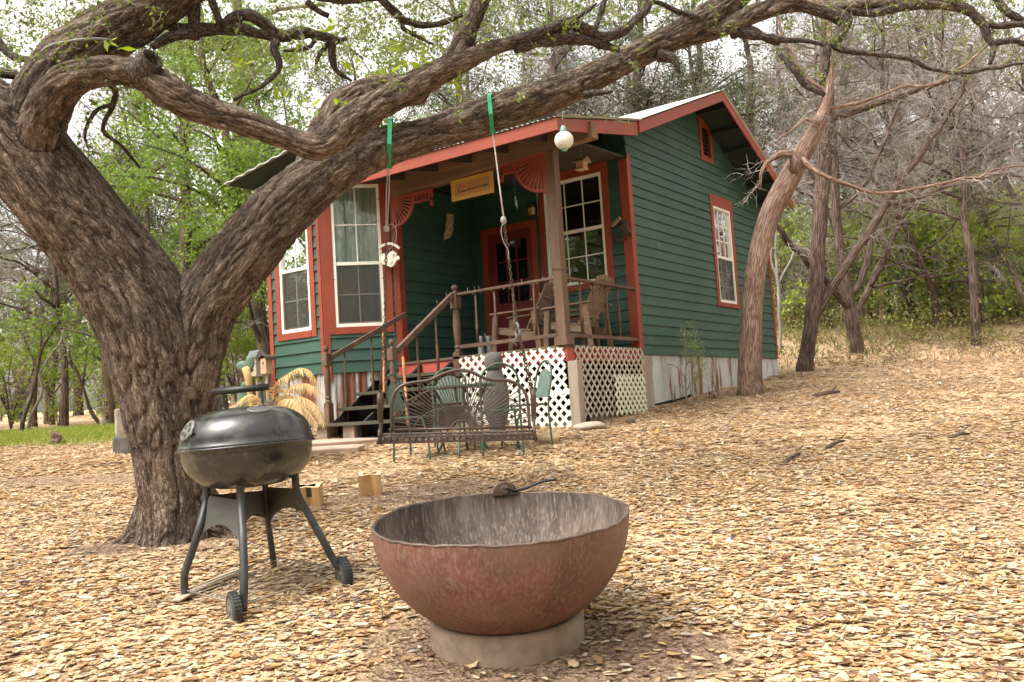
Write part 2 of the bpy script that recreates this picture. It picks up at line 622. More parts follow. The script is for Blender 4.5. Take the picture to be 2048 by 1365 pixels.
M['concrete'] = mat("stained concrete ring", [(.3, (.15, .105, .078)), (.5, (.26, .19, .14)), (.7, (.33, .25, .19))], 7, rough=.85, bump=.3, bscale=60, bdist=.005, mix=((.26, .13, .08), 3, .58, .8, (1, 1, 1)))
M['swing'] = mat("bronze brown steel", [(.3, (.055, .037, .031)), (.7, (.13, .09, .075))], 9, rough=.42, metal=.35, bump=.1, bscale=60, bdist=.002)
M['chain'] = mat("rusty chain", [(.3, (.055, .04, .033)), (.7, (.15, .10, .075))], 20, rough=.6, metal=.4, bump=0)
M['rope'] = mat("grey rope", [(.3, (.28, .25, .22)), (.7, (.44, .40, .36))], 30, rough=.9, bump=.1)
M['strap'] = mat("green webbing", [(.3, (.010, .24, .105)), (.7, (.018, .36, .17))], 20, rough=.7, bump=.1)
M['patio'] = mat("green patio steel", [(.3, (.028, .062, .042)), (.7, (.055, .10, .068))], 10, rough=.55, bump=.1, mix=((.15, .17, .12), 6, .62, .8, (1, 1, 1)))
M['patio_mesh'] = mat("pale green punched sheet", [(.3, (.06, .10, .08)), (.7, (.14, .19, .16))], 14, rough=.6, bump=.1)
M['tan'] = mat("tan fired clay", [(.3, (.42, .25, .10)), (.7, (.60, .39, .19))], 5, rough=.85, bump=.25, bscale=50, mix=((.33, .17, .075), 3, .6, .8, (1, 1, 1)))
M['tan_rim'] = mat("pale clay rim", [(.3, (.55, .40, .22)), (.7, (.70, .54, .34))], 8, rough=.85, bump=.2)
M['soil'] = mat("near-black clay", [(.3, (.02, .015, .012)), (.7, (.05, .04, .03))], 8, rough=.9, bump=.2)  # near-black tone for one block's hollow and front slot
M['flag'] = mat("flagstone", [(.3, (.30, .20, .15)), (.7, (.46, .34, .265))], 4, rough=.85, bump=.3, bscale=25)
M['stone'] = mat("pale limestone", [(.3, (.26, .215, .165)), (.7, (.42, .37, .30))], 6, rough=.9, bump=.5, bscale=18, bdist=.02)
M['greystone'] = mat("grey weathered stone", [(.3, (.055, .05, .046)), (.7, (.125, .115, .105))], 8, rough=.9, bump=.5, bscale=25, bdist=.01)
M['frond'] = leafmat("dried frond", .25)
M['cactus'] = mat("blue green cactus skin", [(.3, (.06, .115, .075)), (.7, (.12, .19, .125))], 8, rough=.6, bump=.2)
M['orange'] = mat("orange wood handle", [(.3, (.36, .13, .04)), (.7, (.46, .19, .06))], 8, Z1, rough=.5, bump=.1)
M['paper'] = mat("white paper globe", [(.3, (.58, .54, .46)), (.7, (.72, .68, .60))], 12, rough=.8, bump=.05, mix=((.12, .10, .07), 22, .68, .72, (1, 1, 1)))
M['teal'] = mat("faded teal plastic", [(.3, (.12, .30, .24)), (.7, (.2, .4, .33))], 12, rough=.6, bump=.05)
M['birdwood'] = mat("birdhouse wood", [(.3, (.30, .19, .12)), (.7, (.48, .34, .23))], 10, rough=.8, bump=.2)
M['bird_pink'] = mat("pink birdhouse panel", [(.3, (.42, .2, .13)), (.7, (.55, .28, .2))], 10, rough=.8, bump=.1)
M['tin'] = mat("tin sheet", [(.3, (.30, .33, .36)), (.7, (.48, .52, .56))], 10, rough=.4, metal=.5, bump=.05)
M['sign_frame'] = mat("golden sign board", [(.3, (.42, .235, .045)), (.7, (.56, .34, .08))], 10, X1, rough=.6, bump=.15)
M['sign_panel'] = mat("brown sign panel", [(.3, (.32, .155, .05)), (.7, (.44, .235, .09))], 8, X1, rough=.65, bump=.1)
M['sign_text'] = mat("dark brown lettering", [(.3, (.05, .022, .012)), (.7, (.08, .035, .02))], 8, rough=.6, bump=0)
M['sign_rose'] = mat("faded red rose paint", [(.3, (.42, .07, .04)), (.7, (.52, .12, .07))], 30, rough=.6, bump=0)
M['bone'] = mat("bone white ceramic", [(.3, (.60, .58, .48)), (.7, (.74, .72, .62))], 12, rough=.5, bump=.1, mix=((.34, .48, .33), 7, .56, .72, (1, 1, 1)))
M['beige'] = mat("beige shell", [(.3, (.28, .21, .14)), (.7, (.46, .37, .27))], 14, rough=.8, bump=.4)
M['twig'] = mat("dark twig", [(.3, (.035, .022, .016)), (.7, (.09, .06, .045))], 14, rough=.85, bump=.4)
M['brass'] = mat("brass", [(.3, (.40, .27, .10)), (.7, (.55, .40, .18))], 14, rough=.3, metal=.9, bump=0)
M['greyvase'] = mat("grey zinc", [(.3, (.16, .17, .165)), (.7, (.27, .28, .27))], 8, rough=.5, metal=.3, bump=.1)
M['bluepot'] = mat("dark blue glaze", [(.3, (.012, .018, .035)), (.7, (.03, .04, .07))], 8, rough=.3, bump=.05)
M['cable'] = mat("black cable", [(.3, (.006, .006, .006)), (.7, (.014, .014, .014))], 8, rough=.5, bump=0)
M['greycable'] = mat("grey cable", [(.3, (.14, .14, .15)), (.7, (.22, .22, .23))], 8, rough=.5, bump=0)
M['lime'] = mat("lime green strap", [(.3, (.12, .55, .10)), (.7, (.2, .7, .16))], 8, rough=.6, bump=0)
M['oak'] = barkmat("oak bark", (.017, .0115, .0085), (.078, .054, .041), (.21, .162, .127), k=44, zs=.19, bump=1.0, bd=.03, crack=.22)
M['oak_thin'] = barkmat("oak branch bark", (.012, .009, .0075), (.045, .033, .026), (.11, .087, .072), k=50, zs=.3, bump=.8, bd=.008)
M['cedar'] = barkmat("cedar bark", (.070, .038, .027), (.175, .107, .077), (.30, .215, .168), k=42, zs=.08, bump=.8, bd=.01)
M['cedar_dark'] = barkmat("dark cedar bark", (.022, .014, .011), (.075, .047, .036), (.16, .115, .09), k=36, zs=.06, bump=.7, bd=.012)
M['twiggy'] = mat("bare twig", [(.3, (.125, .10, .087)), (.55, (.25, .212, .188)), (.8, (.47, .42, .38))], 1.2, rough=.85, bump=0)
M['cutwood'] = mat("cut wood", [(.3, (.26, .18, .11)), (.7, (.40, .29, .19))], 10, rough=.85, bump=.3)
M['scar'] = mat("old branch scar", [(.3, (.06, .043, .031)), (.7, (.17, .125, .09))], 22, rough=.9, bump=.6, bscale=30, bdist=.01)
M['leaf'] = leafmat("oak leaf", .5)
M['juniper'] = leafmat("juniper spray", .3, .7)
M['litter'] = leafmat("dry leaf litter", .36, .65)
M['grass'] = leafmat("fresh grass", .4)

# ------------------------------------------------------------------ ground
def spots_px(lst):
    out = []
    for px, py, ru, rd, s in lst:
        p = gp(px, py)
        u, d = ud(p[0], p[1])
        out.append((float(u), float(d), ru, rd, s))
    return out


DIRT = spots_px([(1340, 1320, .34, .30, 1.0), (1010, 1355, .85, .36, 1.0), (1300, 1325, .40, .28, 1.0), (825, 1290, .30, .34, .9), (1180, 1290, .3, .35, .9), (860, 1240, .28, .4, .8), (850, 985, .95, .55, .85), (700, 1000, .5, .3, .5),
                 (235, 1095, .34, .26, 1.0), (40, 968, 1.6, .45, .7), (570, 1150, .6, .6, .45), (1960, 955, .7, .5, .5), (2040, 1030, .9, .9, .55), (1560, 905, .5, .3, .4),
                 (1900, 870, .9, .5, .5), (400, 1100, .8, .5, .55), (1390, 800, 1.2, .5, .5), (700, 885, 1.2, .4, .6), (1700, 740, 2.2, .9, .35)])


def dirt(u, d):
    m = np.zeros(np.shape(u))
    n = fbm(np.stack([np.ravel(u) * 2.2, np.ravel(d) * 2.2, np.zeros(np.size(u))], 1), 3, 21).reshape(np.shape(u))
    for cu, cdd, ru, rd, s in DIRT:
        q = np.sqrt(((u - cu) / ru) ** 2 + ((d - cdd) / rd) ** 2) + (n - .5) * 1.3
        m = np.maximum(m, s * (1 - sstep(.6, 1.25, q)))
    return m


def greenmask(u, d):
    """the fresh grass beyond the oak on the left"""
    n = fbm(np.stack([np.ravel(u) * .8, np.ravel(d) * .8, np.zeros(np.size(u))], 1), 3, 31).reshape(np.shape(u))
    return sstep(13.4, 15.0, d + 2.2 * (n - .5)) * (1 - sstep(-4.2, -2.4, u + (n - .5))) * (1 - sstep(20, 23, d)) * sstep(.30, .52, n + .12 * sstep(13, 17, d))


def axis(segs):
    out = []
    for a, b, st in segs:
        out += list(np.arange(a, b, st))
    return np.array(out + [segs[-1][1]])


gu = axis([(-90, -30, 6), (-30, -9, .7), (-9, 9, .14), (9, 30, .7), (30, 90, 6)])
gd = axis([(-14, 1.6, .8), (1.6, 12, .11), (12, 26, .3), (26, 60, 1.2), (60, 150, 6)])
U, D = np.meshgrid(gu, gd)
Zg = gh_ud(U, D)
V = np.stack([CAM[0] + U * HR[0] + D * HF[0], CAM[1] + U * HR[1] + D * HF[1], Zg], 2).reshape(-1, 3)
nu = len(gu)
i, j = np.meshgrid(np.arange(len(gd) - 1), np.arange(nu - 1), indexing='ij')
Q = np.stack([i * nu + j, i * nu + j + 1, (i + 1) * nu + j + 1, (i + 1) * nu + j], 2).reshape(-1, 4)
dm, gm = dirt(U, D).reshape(-1, 1), greenmask(U, D).reshape(-1, 1)
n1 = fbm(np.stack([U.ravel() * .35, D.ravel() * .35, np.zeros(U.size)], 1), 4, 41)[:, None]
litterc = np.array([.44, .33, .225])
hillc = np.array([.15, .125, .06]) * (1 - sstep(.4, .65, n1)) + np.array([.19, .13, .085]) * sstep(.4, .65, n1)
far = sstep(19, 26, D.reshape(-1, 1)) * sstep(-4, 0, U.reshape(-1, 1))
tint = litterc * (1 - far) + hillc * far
roadm = (sstep(23.0, 24.0, D) * (1 - sstep(27, 28.5, D)) * (1 - sstep(-7, -5, U))).reshape(-1, 1)
tint = tint * (1 - dm) + np.array([.15, .108, .080]) * dm
tint = tint * (1 - gm) + np.array([.20, .23, .06]) * gm
tint = tint * (1 - roadm) + np.array([.55, .48, .38]) * roadm
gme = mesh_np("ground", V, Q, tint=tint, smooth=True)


def groundmat():
    m = bpy.data.materials.new("leaf strewn soil")
    m.use_nodes = True
    nt = m.node_tree
    N, L = nt.nodes, nt.links
    b = N["Principled BSDF"]
    a = N.new("ShaderNodeAttribute")
    a.attribute_name = "tint"
    tc = N.new("ShaderNodeTexCoord")
    vo = N.new("ShaderNodeTexVoronoi")
    vo.inputs["Scale"].default_value = 55
    L.new(tc.outputs["Object"], vo.inputs["Vector"])
    sp = N.new("ShaderNodeSeparateColor")
    L.new(vo.outputs["Color"], sp.inputs[0])
    r = N.new("ShaderNodeValToRGB")
    e = r.color_ramp.elements
    for _ in range(3): e.new(.5)
    for k, (p, c) in enumerate([(0, (.30, .22, .16)), (.25, (.75, .62, .5)), (.5, (1.0, .95, .85)), (.75, (1.35, 1.25, 1.1)), (1, (1.7, 1.65, 1.5))]):
        e[k].position = p
        e[k].color = (*c, 1)
    L.new(sp.outputs[0], r.inputs["Fac"])
    nz = N.new("ShaderNodeTexNoise")
    nz.inputs["Scale"].default_value = 60
    nz.inputs["Detail"].default_value = 6
    L.new(tc.outputs["Object"], nz.inputs["Vector"])
    x = N.new("ShaderNodeMix")
    x.data_type = 'RGBA'
    x.blend_type = 'MULTIPLY'
    x.inputs["Factor"].default_value = 1
    L.new(a.outputs["Color"], x.inputs["A"])
    L.new(r.outputs["Color"], x.inputs["B"])
    L.new(x.outputs["Result"], b.inputs["Base Color"])
    b.inputs["Roughness"].default_value = .9
    b.inputs["Specular IOR Level"].default_value = .2
    ad = N.new("ShaderNodeMath")
    L.new(vo.outputs["Distance"], ad.inputs[0])
    L.new(nz.outputs["Fac"], ad.inputs[1])
    bp = N.new("ShaderNodeBump")
    bp.inputs["Strength"].default_value = .8
    bp.inputs["Distance"].default_value = .02
    L.new(ad.outputs[0], bp.inputs["Height"])
    L.new(bp.outputs[0], b.inputs["Normal"])
    return m


tag(link("ground", gme, groundmat()), "gently rising leaf-strewn ground from the foreground up the wooded slope", "ground", kind="structure")


# ------------------------------------------------------------------ fallen leaves
def leaf_mesh(pos, L, wd, yaw, pitch, roll, curl, fold, tint):
    n = len(pos)
    sx = np.array([0, 1, .3, .3, .3, .68, .68, .68])
    sy = np.array([0, 0, .5, 0, -.5, .44, 0, -.44])
    X = sx[None] * L[:, None] - .5 * L[:, None]
    Y = sy[None] * wd[:, None]
    Zl = curl[:, None] * ((sx - .5) ** 2 * 4)[None] * L[:, None] + fold[:, None] * np.abs(Y)
    cr, sr = np.cos(roll)[:, None], np.sin(roll)[:, None]
    Y, Zl = Y * cr - Zl * sr, Y * sr + Zl * cr
    cp, sp_ = np.cos(pitch)[:, None], np.sin(pitch)[:, None]
    X, Zl = X * cp - Zl * sp_, X * sp_ + Zl * cp
    cy, sy_ = np.cos(yaw)[:, None], np.sin(yaw)[:, None]
    X, Y = X * cy - Y * sy_, X * sy_ + Y * cy
    V = np.stack([X, Y, Zl], 2) + pos[:, None]
    q = np.array([[0, 4, 3, 2], [2, 3, 6, 5], [3, 4, 7, 6], [1, 5, 6, 7]])
    Q = (q[None] + (np.arange(n) * 8)[:, None, None]).reshape(-1, 4)
    return V.reshape(-1, 3), Q, np.repeat(tint, 8, 0)


PAL = np.array([[.62, .46, .28], [.56, .39, .215], [.66, .52, .35], [.50, .31, .15], [.56, .34, .14], [.36, .205, .10], [.19, .10, .062], [.44, .355, .28], [.68, .60, .47], [.27, .145, .085]])
PALW = np.array([.23, .19, .16, .11, .08, .06, .03, .07, .05, .02])


def scatter(d0, d1, dens, scale, kx=.66, ex=1.2):
    area_n = int(dens * (kx * 2 * (d1 ** 2 - d0 ** 2) / 2 + 2 * ex * (d1 - d0)))
    d = np.sqrt(rng.uniform(d0 ** 2, d1 ** 2, area_n))
    u = rng.uniform(-1, 1, area_n) * (kx * d + ex)
    keep = rng.uniform(0, 1, area_n) > sstep(.15, .75, dirt(u, d)) * .95
    keep &= rng.uniform(0, 1, area_n) > greenmask(u, d) * .85
    n2 = fbm(np.stack([u * 1.3, d * 1.3, np.zeros(area_n)], 1), 3, 51)
    keep &= rng.uniform(0, 1, area_n) < sstep(.22, .42, n2) * .75 + .25
    keep &= rng.uniform(0, 1, area_n) > .7 * sstep(18, 26, d)
    x = CAM[0] + u * HR[0] + d * HF[0]
    y = CAM[1] + u * HR[1] + d * HF[1]
    inside = (x < .01) & (y > 1.95) & (x > -5.5) | (x < -0.0) & (x > -2.9) & (y > -.02) & (y < 2) | (x > -4.75) & (x < -2.85) & (y > -.66) & (y < 2)
    keep &= ~inside
    bx, by = W(BOWL_U, BOWL_D)[:2]
    keep &= (x - bx) ** 2 + (y - by) ** 2 > .37 ** 2
    ox, oy = W(*OAK_UD)[:2]
    keep &= (x - ox) ** 2 + (y - oy) ** 2 > .33 ** 2
    x, y, u, d = x[keep], y[keep], u[keep], d[keep]
    n = len(x)
    L = np.clip(rng.lognormal(-2.97, .34, n), .018, .10) * scale
    P = np.column_stack([x, y, gh(x, y) + rng.uniform(.003, .013, n) * scale])
    c = PAL[rng.choice(len(PAL), n, p=PALW)] * rng.uniform(.8, 1.12, (n, 1)) * np.array([1.0, 1.04, 1.08]) * 1.03
    brn = (fbm(np.column_stack([u * .9, d * .9, np.zeros(n)]), 3, 57) > .56) & (rng.uniform(0, 1, n) < .16)
    c[brn] *= np.array([.72, .60, .52])
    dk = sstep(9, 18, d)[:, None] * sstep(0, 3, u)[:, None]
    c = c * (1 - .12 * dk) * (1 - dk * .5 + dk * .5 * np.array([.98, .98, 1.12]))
    return leaf_mesh(P, L, L * rng.uniform(.36, .56, n), rng.uniform(0, 6.283, n), rng.normal(0, .06, n), rng.normal(0, .09, n),
                     np.where(rng.uniform(0, 1, n) < .12, .16, .03) * rng.normal(1, .8, n), rng.normal(.10, .18, n), c)


_b = at(1017, 1296, 4.20)
BOWL_U, BOWL_D = (float(v_) for v_ in ud(_b[0], _b[1]))
_p = gp(354, 1096)
_u, _d = ud(_p[0], _p[1])
OAK_UD = (float(_u) + .03, float(_d) + .25)
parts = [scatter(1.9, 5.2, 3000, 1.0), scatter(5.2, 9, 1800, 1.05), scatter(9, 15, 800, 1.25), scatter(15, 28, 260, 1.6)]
Vs, Qs, Ts, off = [], [], [], 0
for v, q, t in parts:
    Vs.append(v)
    Qs.append(q + off)
    Ts.append(t)
    off += len(v)
lme = mesh_np("leaf_litter", np.vstack(Vs), np.vstack(Qs), tint=np.vstack(Ts))
tag(link("leaf_litter", lme, M['litter']), "carpet of dry tan and cream oak leaves covering the yard", "fallen leaves", kind="stuff")

# ------------------------------------------------------------------ cottage
D0, LB, ZS, OV = 1.982, 7.77, -.09, .604
XC, XA, AL, YA, YC = -2.85, -3.617, 1.131, -.68, .10
YR, ZR, YE, ZE, YB, ZB = 4.445, 4.269, 1.296, 3.049, 7.648, 2.895
FY, FZ = -.827, 2.603
HOUSE = thing("cottage", "small dark green clapboard cottage with red trim, porch and tin roof", "cottage", (0, 0, gz(0, 0)))


def roofz(y):
    return ZR - (YR - y) * (ZR - ZE) / (YR - YE) if y < YR else ZR - (y - YR) * (ZR - ZB) / (YB - YR)


def siding(name, P0, xd, nr, s0, s1, zlo, ztop, e, m, openings=(), srange=None, proud=.021):
    P0, xd, nr = np.array(P0, float), np.array(xd, float), np.array(nr, float)
    mb = MB()

    def pt(s, z, o):
        p = P0 + xd * s + nr * o
        return (p[0], p[1], z)
    z = zlo
    k = 0
    while z < ztop - 1e-6:
        zt = min(z + e, ztop)
        cuts = sorted({z, zt} | {c for o in openings for c in (o[2], o[3]) if z < c < zt})
        jit = random.uniform(-.002, .003)
        for a, b in zip(cuts[:-1], cuts[1:]):
            ra = srange(a) if srange else (s0, s1)
            rb = srange(b) if srange else (s0, s1)
            if ra is None: continue
            if rb is None: rb = ((ra[0] + ra[1]) / 2,) * 2
            oa = (proud + jit) * (1 - (a - z) / e)
            ob = (proud + jit) * (1 - (b - z) / e)
            iv = [(ra[0], ra[1], rb[0], rb[1])]
            for o in openings:
                if o[2] < b - 1e-6 and o[3] > a + 1e-6:
                    nv = []
                    for (p0, p1, q0, q1) in iv:
                        if o[0] >= max(p1, q1) or o[1] <= min(p0, q0):
                            nv.append((p0, p1, q0, q1))
                        else:
                            if o[0] > p0: nv.append((p0, o[0], q0, o[0]))
                            if o[1] < p1: nv.append((o[1], p1, o[1], q1))
                    iv = nv
            for (p0, p1, q0, q1) in iv:
                mb.quad(pt(p0, a, oa), pt(p1, a, oa), pt(q1, b, ob), pt(q0, b, ob))
                if a == z and k > 0:
                    mb.quad(pt(p0, a, 0), pt(p1, a, 0), pt(p1, a, oa), pt(p0, a, oa))
        z = zt
        k += 1
    return mb.build(name, m, HOUSE)


def window(P0, xd, nr, s0, s1, z0, z1, tw, cols, rows_up, rows_lo, zm, curtain=False, screen=False, tl=None, tr=None, tb=None, tt=None, glass='glass', sill=False):
    """s0..z1 is the outside of the white frame; tw the trim width around it"""
    P0, xd, nr = np.array(P0, float), np.array(xd, float), np.array(nr, float)

    def bx(mb, a, b, za, zb, o0, o1):
        P = [P0 + xd * s + nr * o for o in (o0, o1) for s in (a, b)]
        mb.hexa([(P[0][0], P[0][1], za), (P[1][0], P[1][1], za), (P[3][0], P[3][1], za), (P[2][0], P[2][1], za),
                 (P[0][0], P[0][1], zb), (P[1][0], P[1][1], zb), (P[3][0], P[3][1], zb), (P[2][0], P[2][1], zb)])
    tl, tr, tb, tt = (tw if t is None else t for t in (tl, tr, tb, tt))
    mb = MB()
    bx(mb, s0 - tl, s0, z0 - tb, z1 + tt, -.05, .030)
    bx(mb, s1, s1 + tr, z0 - tb, z1 + tt, -.05, .030)
    bx(mb, s0, s1, z1, z1 + tt, -.05, .033)
    bx(mb, s0, s1, z0 - tb, z0, -.05, .036)
    w = mb.build("window", M['red'], HOUSE, bevel=.003)
    fb = MB()
    fw = .042
    bx(fb, s0, s0 + fw, z0, z1, -.05, .022)
    bx(fb, s1 - fw, s1, z0, z1, -.05, .022)
    bx(fb, s0 + fw, s1 - fw, z1 - fw, z1, -.05, .022)
    bx(fb, s0 + fw, s1 - fw, z0, z0 + fw * 1.15, -.05, .022)
    bx(fb, s0 + fw, s1 - fw, zm - .024, zm + .024, -.04, .014)
    ft = fb.build("frame", M['white'], w, bevel=.003)
    mu = MB()
    for (za, zb, rows) in ((zm + .024, z1 - fw, rows_up), (z0 + fw * 1.15, zm - .024, rows_lo)):
        for c in range(1, cols):
            s = s0 + fw + (s1 - s0 - 2 * fw) * c / cols
            bx(mu, s - .008, s + .008, za, zb, -.019, -.011)
        for r in range(1, rows):
            zz = za + (zb - za) * r / rows
            bx(mu, s0 + fw, s1 - fw, zz - .0082, zz + .0082, -.0195, -.0105)
    mu.build("glazing_bar", M['white'], w)
    gb = MB()
    bx(gb, s0 + fw, s1 - fw, zm, z1 - fw, -.022, -.020)
    bx(gb, s0 + fw, s1 - fw, z0 + fw, zm, -.024, -.022)
    gb.build("pane", M[glass], w)
    if screen:
        sb = MB()
        bx(sb, s0 + fw, s0 + fw + .018, z0 + fw, zm - .03, -.012, .002)
        bx(sb, s1 - fw - .018, s1 - fw, z0 + fw, zm - .03, -.012, .002)
        bx(sb, s0 + fw + .018, s1 - fw - .018, z0 + fw, z0 + fw + .03, -.012, .002)
        sb.build("screen_frame", M['vent'], w)
        screenmesh(lambda s, z, o: tuple(np.append((P0 + xd * s + nr * o)[:2], z)), s0 + fw + .018, s1 - fw - .018, z0 + fw + .03, zm - .024, w)
    if curtain:
        n = 90
        S = np.linspace(s0 - .05, s1 + .05, n)
        O = -.085 + .020 * np.sin(np.linspace(0, 52, n)) + .012 * np.sin(np.linspace(0, 131, n) + 1)
        V = [tuple(np.append((P0 + xd * s + nr * o)[:2], zz)) for zz in (z0 - .05, z1 + .05) for s, o in zip(S, O)]
        cb = MB()
        cb.add(V, [[k, k + 1, n + k + 1, n + k] for k in range(n - 1)])
        cb.build("curtain", M['curtain'], w, smooth=True)
    return w


def screenmat():
    m = bpy.data.materials.new("see through insect screen")
    m.use_nodes = True
    nt = m.node_tree
    N, L = nt.nodes, nt.links
    b = N["Principled BSDF"]
    b.inputs["Base Color"].default_value = (.045, .042, .038, 1)
    b.inputs["Roughness"].default_value = .5
    t = N.new("ShaderNodeBsdfTransparent")
    x = N.new("ShaderNodeMixShader")
    x.inputs[0].default_value = .62
    L.new(t.outputs[0], x.inputs[1])
    L.new(b.outputs[0], x.inputs[2])
    L.new(x.outputs[0], N["Material Output"].inputs["Surface"])
    return m


M['mesh_screen'] = screenmat()


def screenmesh(f, s0, s1, z0, z1, w):
    MB().quad(f(s0, z0, -.004), f(s1, z0, -.004), f(s1, z1, -.004), f(s0, z1, -.004)).build("screen", M['mesh_screen'], w)


# walls
W2 = (4.965, 5.949, .784, 2.749)
VT = (4.745, 5.266, 3.293, 4.046)


def rs(z):
    """extent in Y of the right wall under the roof at height z"""
    zz = z + .03
    lo = D0
    if zz > roofz(D0): lo = YE + (zz - ZE) * (YR - YE) / (ZR - ZE)
    hi = LB
    if zz > roofz(YB): hi = min(LB, YB - (zz - ZB) * (YB - YR) / (ZR - ZB))
    return (lo, hi) if hi > lo else None


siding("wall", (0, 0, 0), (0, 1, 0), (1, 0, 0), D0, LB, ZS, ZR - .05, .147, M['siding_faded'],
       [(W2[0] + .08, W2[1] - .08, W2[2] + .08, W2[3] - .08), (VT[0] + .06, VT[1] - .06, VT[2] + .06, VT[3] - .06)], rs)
ns, bj = MB(), MB()
k_ = 0
zz_ = ZS
while zz_ < 3.9:
    ex_ = rs(zz_ + .05)
    if ex_:
        for y_ in np.arange(D0 + .3 + .1 * (k_ % 2), ex_[1] - .1, .405):
            y_ += random.uniform(-.02, .02)
            if y_ > ex_[0] + .12 and not (W2[0] - .05 < y_ < W2[1] + .05 and W2[2] - .1 < zz_ < W2[3] + .1) and not (VT[0] - .05 < y_ < VT[1] + .05 and VT[2] - .15 < zz_ < VT[3] + .1) and random.random() < .62:
                h_, w_ = random.uniform(.014, .034), random.uniform(.007, .014)
                zc_ = zz_ + random.uniform(.022, .034)
                ns.quad((.0212, y_ - w_, zc_ - h_ * .4), (.0212, y_ + w_, zc_ - h_ * .5), (.0196, y_ + w_ * .6, zc_ + h_ * .5), (.0196, y_ - w_ * .5, zc_ + h_ * .6))
        if random.random() < .75:
            y_ = random.uniform(ex_[0] + .4, ex_[1] - .3)
            if not (W2[0] - .05 < y_ < W2[1] + .05 and W2[2] - .15 < zz_ < W2[3] + .1) and not (VT[0] - .05 < y_ < VT[1] + .05 and VT[2] - .2 < zz_ < VT[3] + .1):
                bj.quad((.0232, y_ - .0025, zz_ + .003), (.0232, y_ + .0025, zz_ + .003), (.0042, y_ + .0025, zz_ + .143), (.0042, y_ - .0025, zz_ + .143))
    zz_ += .147
    k_ += 1
M['filler'] = mat("chalky filled nail spot", [(.3, (.075, .105, .075)), (.7, (.13, .155, .115))], 20, rough=.8, bump=0)
ns.build("nail_spots", M['filler'], HOUSE)
W1 = (-1.558, -.309, .949, 2.80)
DR = (-2.694, -1.618, 0, 2.159)
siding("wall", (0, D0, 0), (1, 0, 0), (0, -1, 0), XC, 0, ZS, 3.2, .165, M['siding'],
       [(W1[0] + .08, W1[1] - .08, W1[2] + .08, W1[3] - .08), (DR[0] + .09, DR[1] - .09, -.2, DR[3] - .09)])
siding("wall", (XC, 0, 0), (0, 1, 0), (1, 0, 0), YC, D0, ZS, 2.9, .165, M['siding'])
cb_, sb_ = (XC - XA), (YC - YA)
BL = math.hypot(cb_, sb_)
BX = np.array([cb_ / BL, sb_ / BL, 0])
BN = np.array([BX[1], -BX[0], 0])
BW = (.161, BL - .229, .561, 2.646)
siding("wall", (XA, YA, 0), BX, BN, 0, BL, ZS, 2.66, .167, M['siding'], [(BW[0] + .02, BW[1] - .02, BW[2] + .02, BW[3] - .02)])
AW = (.245, AL - .245, .561, 2.646)
siding("wall", (XA - AL, YA, 0), (1, 0, 0), (0, -1, 0), 0, AL, ZS, 2.66, .167, M['siding'], [(AW[0] + .02, AW[1] - .02, AW[2] + .02, AW[3] - .02)])
q = MB()
xl = XA - AL
q.quad((xl, YA, ZS), (xl - .76, YC, ZS), (xl - .76, YC, 2.66), (xl, YA, 2.66))
q.quad((xl - .76, YC, ZS), (xl - .76, LB, ZS), (xl - .76, LB, 2.9), (xl - .76, YC, 2.9))
q.quad((xl - .76, LB, ZS), (0, LB, ZS), (0, LB, 2.78), (xl - .76, LB, 2.78))
q.build("wall", M['siding'], HOUSE)
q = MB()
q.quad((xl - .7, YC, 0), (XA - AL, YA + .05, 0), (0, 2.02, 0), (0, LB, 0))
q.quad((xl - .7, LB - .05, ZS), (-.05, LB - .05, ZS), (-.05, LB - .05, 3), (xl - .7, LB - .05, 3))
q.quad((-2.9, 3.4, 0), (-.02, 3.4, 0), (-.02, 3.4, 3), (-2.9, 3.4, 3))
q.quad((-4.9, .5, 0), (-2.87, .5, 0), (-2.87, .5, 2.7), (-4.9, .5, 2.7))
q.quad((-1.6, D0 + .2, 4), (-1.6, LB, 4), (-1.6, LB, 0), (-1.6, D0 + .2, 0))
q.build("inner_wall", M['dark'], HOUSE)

# windows
window((0, D0, 0), (1, 0, 0), (0, -1, 0), W1[0] + .11, W1[1] - .11, W1[2] + .095, W1[3] - .13, .11, 3, 2, 2, 1.86, tb=.095, tt=.13)
window((0, 0, 0), (0, 1, 0), (1, 0, 0), W2[0] + .11, W2[1] - .11, W2[2] + .075, W2[3] - .20, .11, 3, 3, 3, 1.66, screen=True, tb=.075, tt=.20)
window((XA, YA, 0), BX, BN, BW[0], BW[1], BW[2], BW[3], .12, 2, 2, 2, 1.483, True, True, tl=.10, tr=.125, tb=.10, tt=.05)
window((XA - AL, YA, 0), (1, 0, 0), (0, -1, 0), AW[0], AW[1], AW[2], AW[3], .10, 2, 2, 2, 1.483, True, True, tb=.10, tt=.05)
# vent in the gable
v = MB()
a, b, c, d = VT
v.box(-.03, .028, a, a + .10, c, d).box(-.03, .028, b - .10, b, c, d).box(-.03, .030, a + .1, b - .1, d - .12, d).box(-.03, .030, a + .1, b - .1, c, c + .1)
ve = v.build("gable_vent", M['red'], HOUSE)
v = MB()
for k in range(8):
    z = c + .13 + k * .065
    v.hexa([(-.04, a + .1, z + .03), (.012, a + .1, z - .02), (.012, b - .1, z - .02), (-.04, b - .1, z + .03),
            (-.04, a + .1, z + .04), (.012, a + .1, z - .01), (.012, b - .1, z - .01), (-.04, b - .1, z + .04)])
v.build("louvre", M['soffit'], ve)
MB().quad((-.06, a, c), (-.06, b, c), (-.06, b, d), (-.06, a, d)).build("backing", M['dark'], ve)
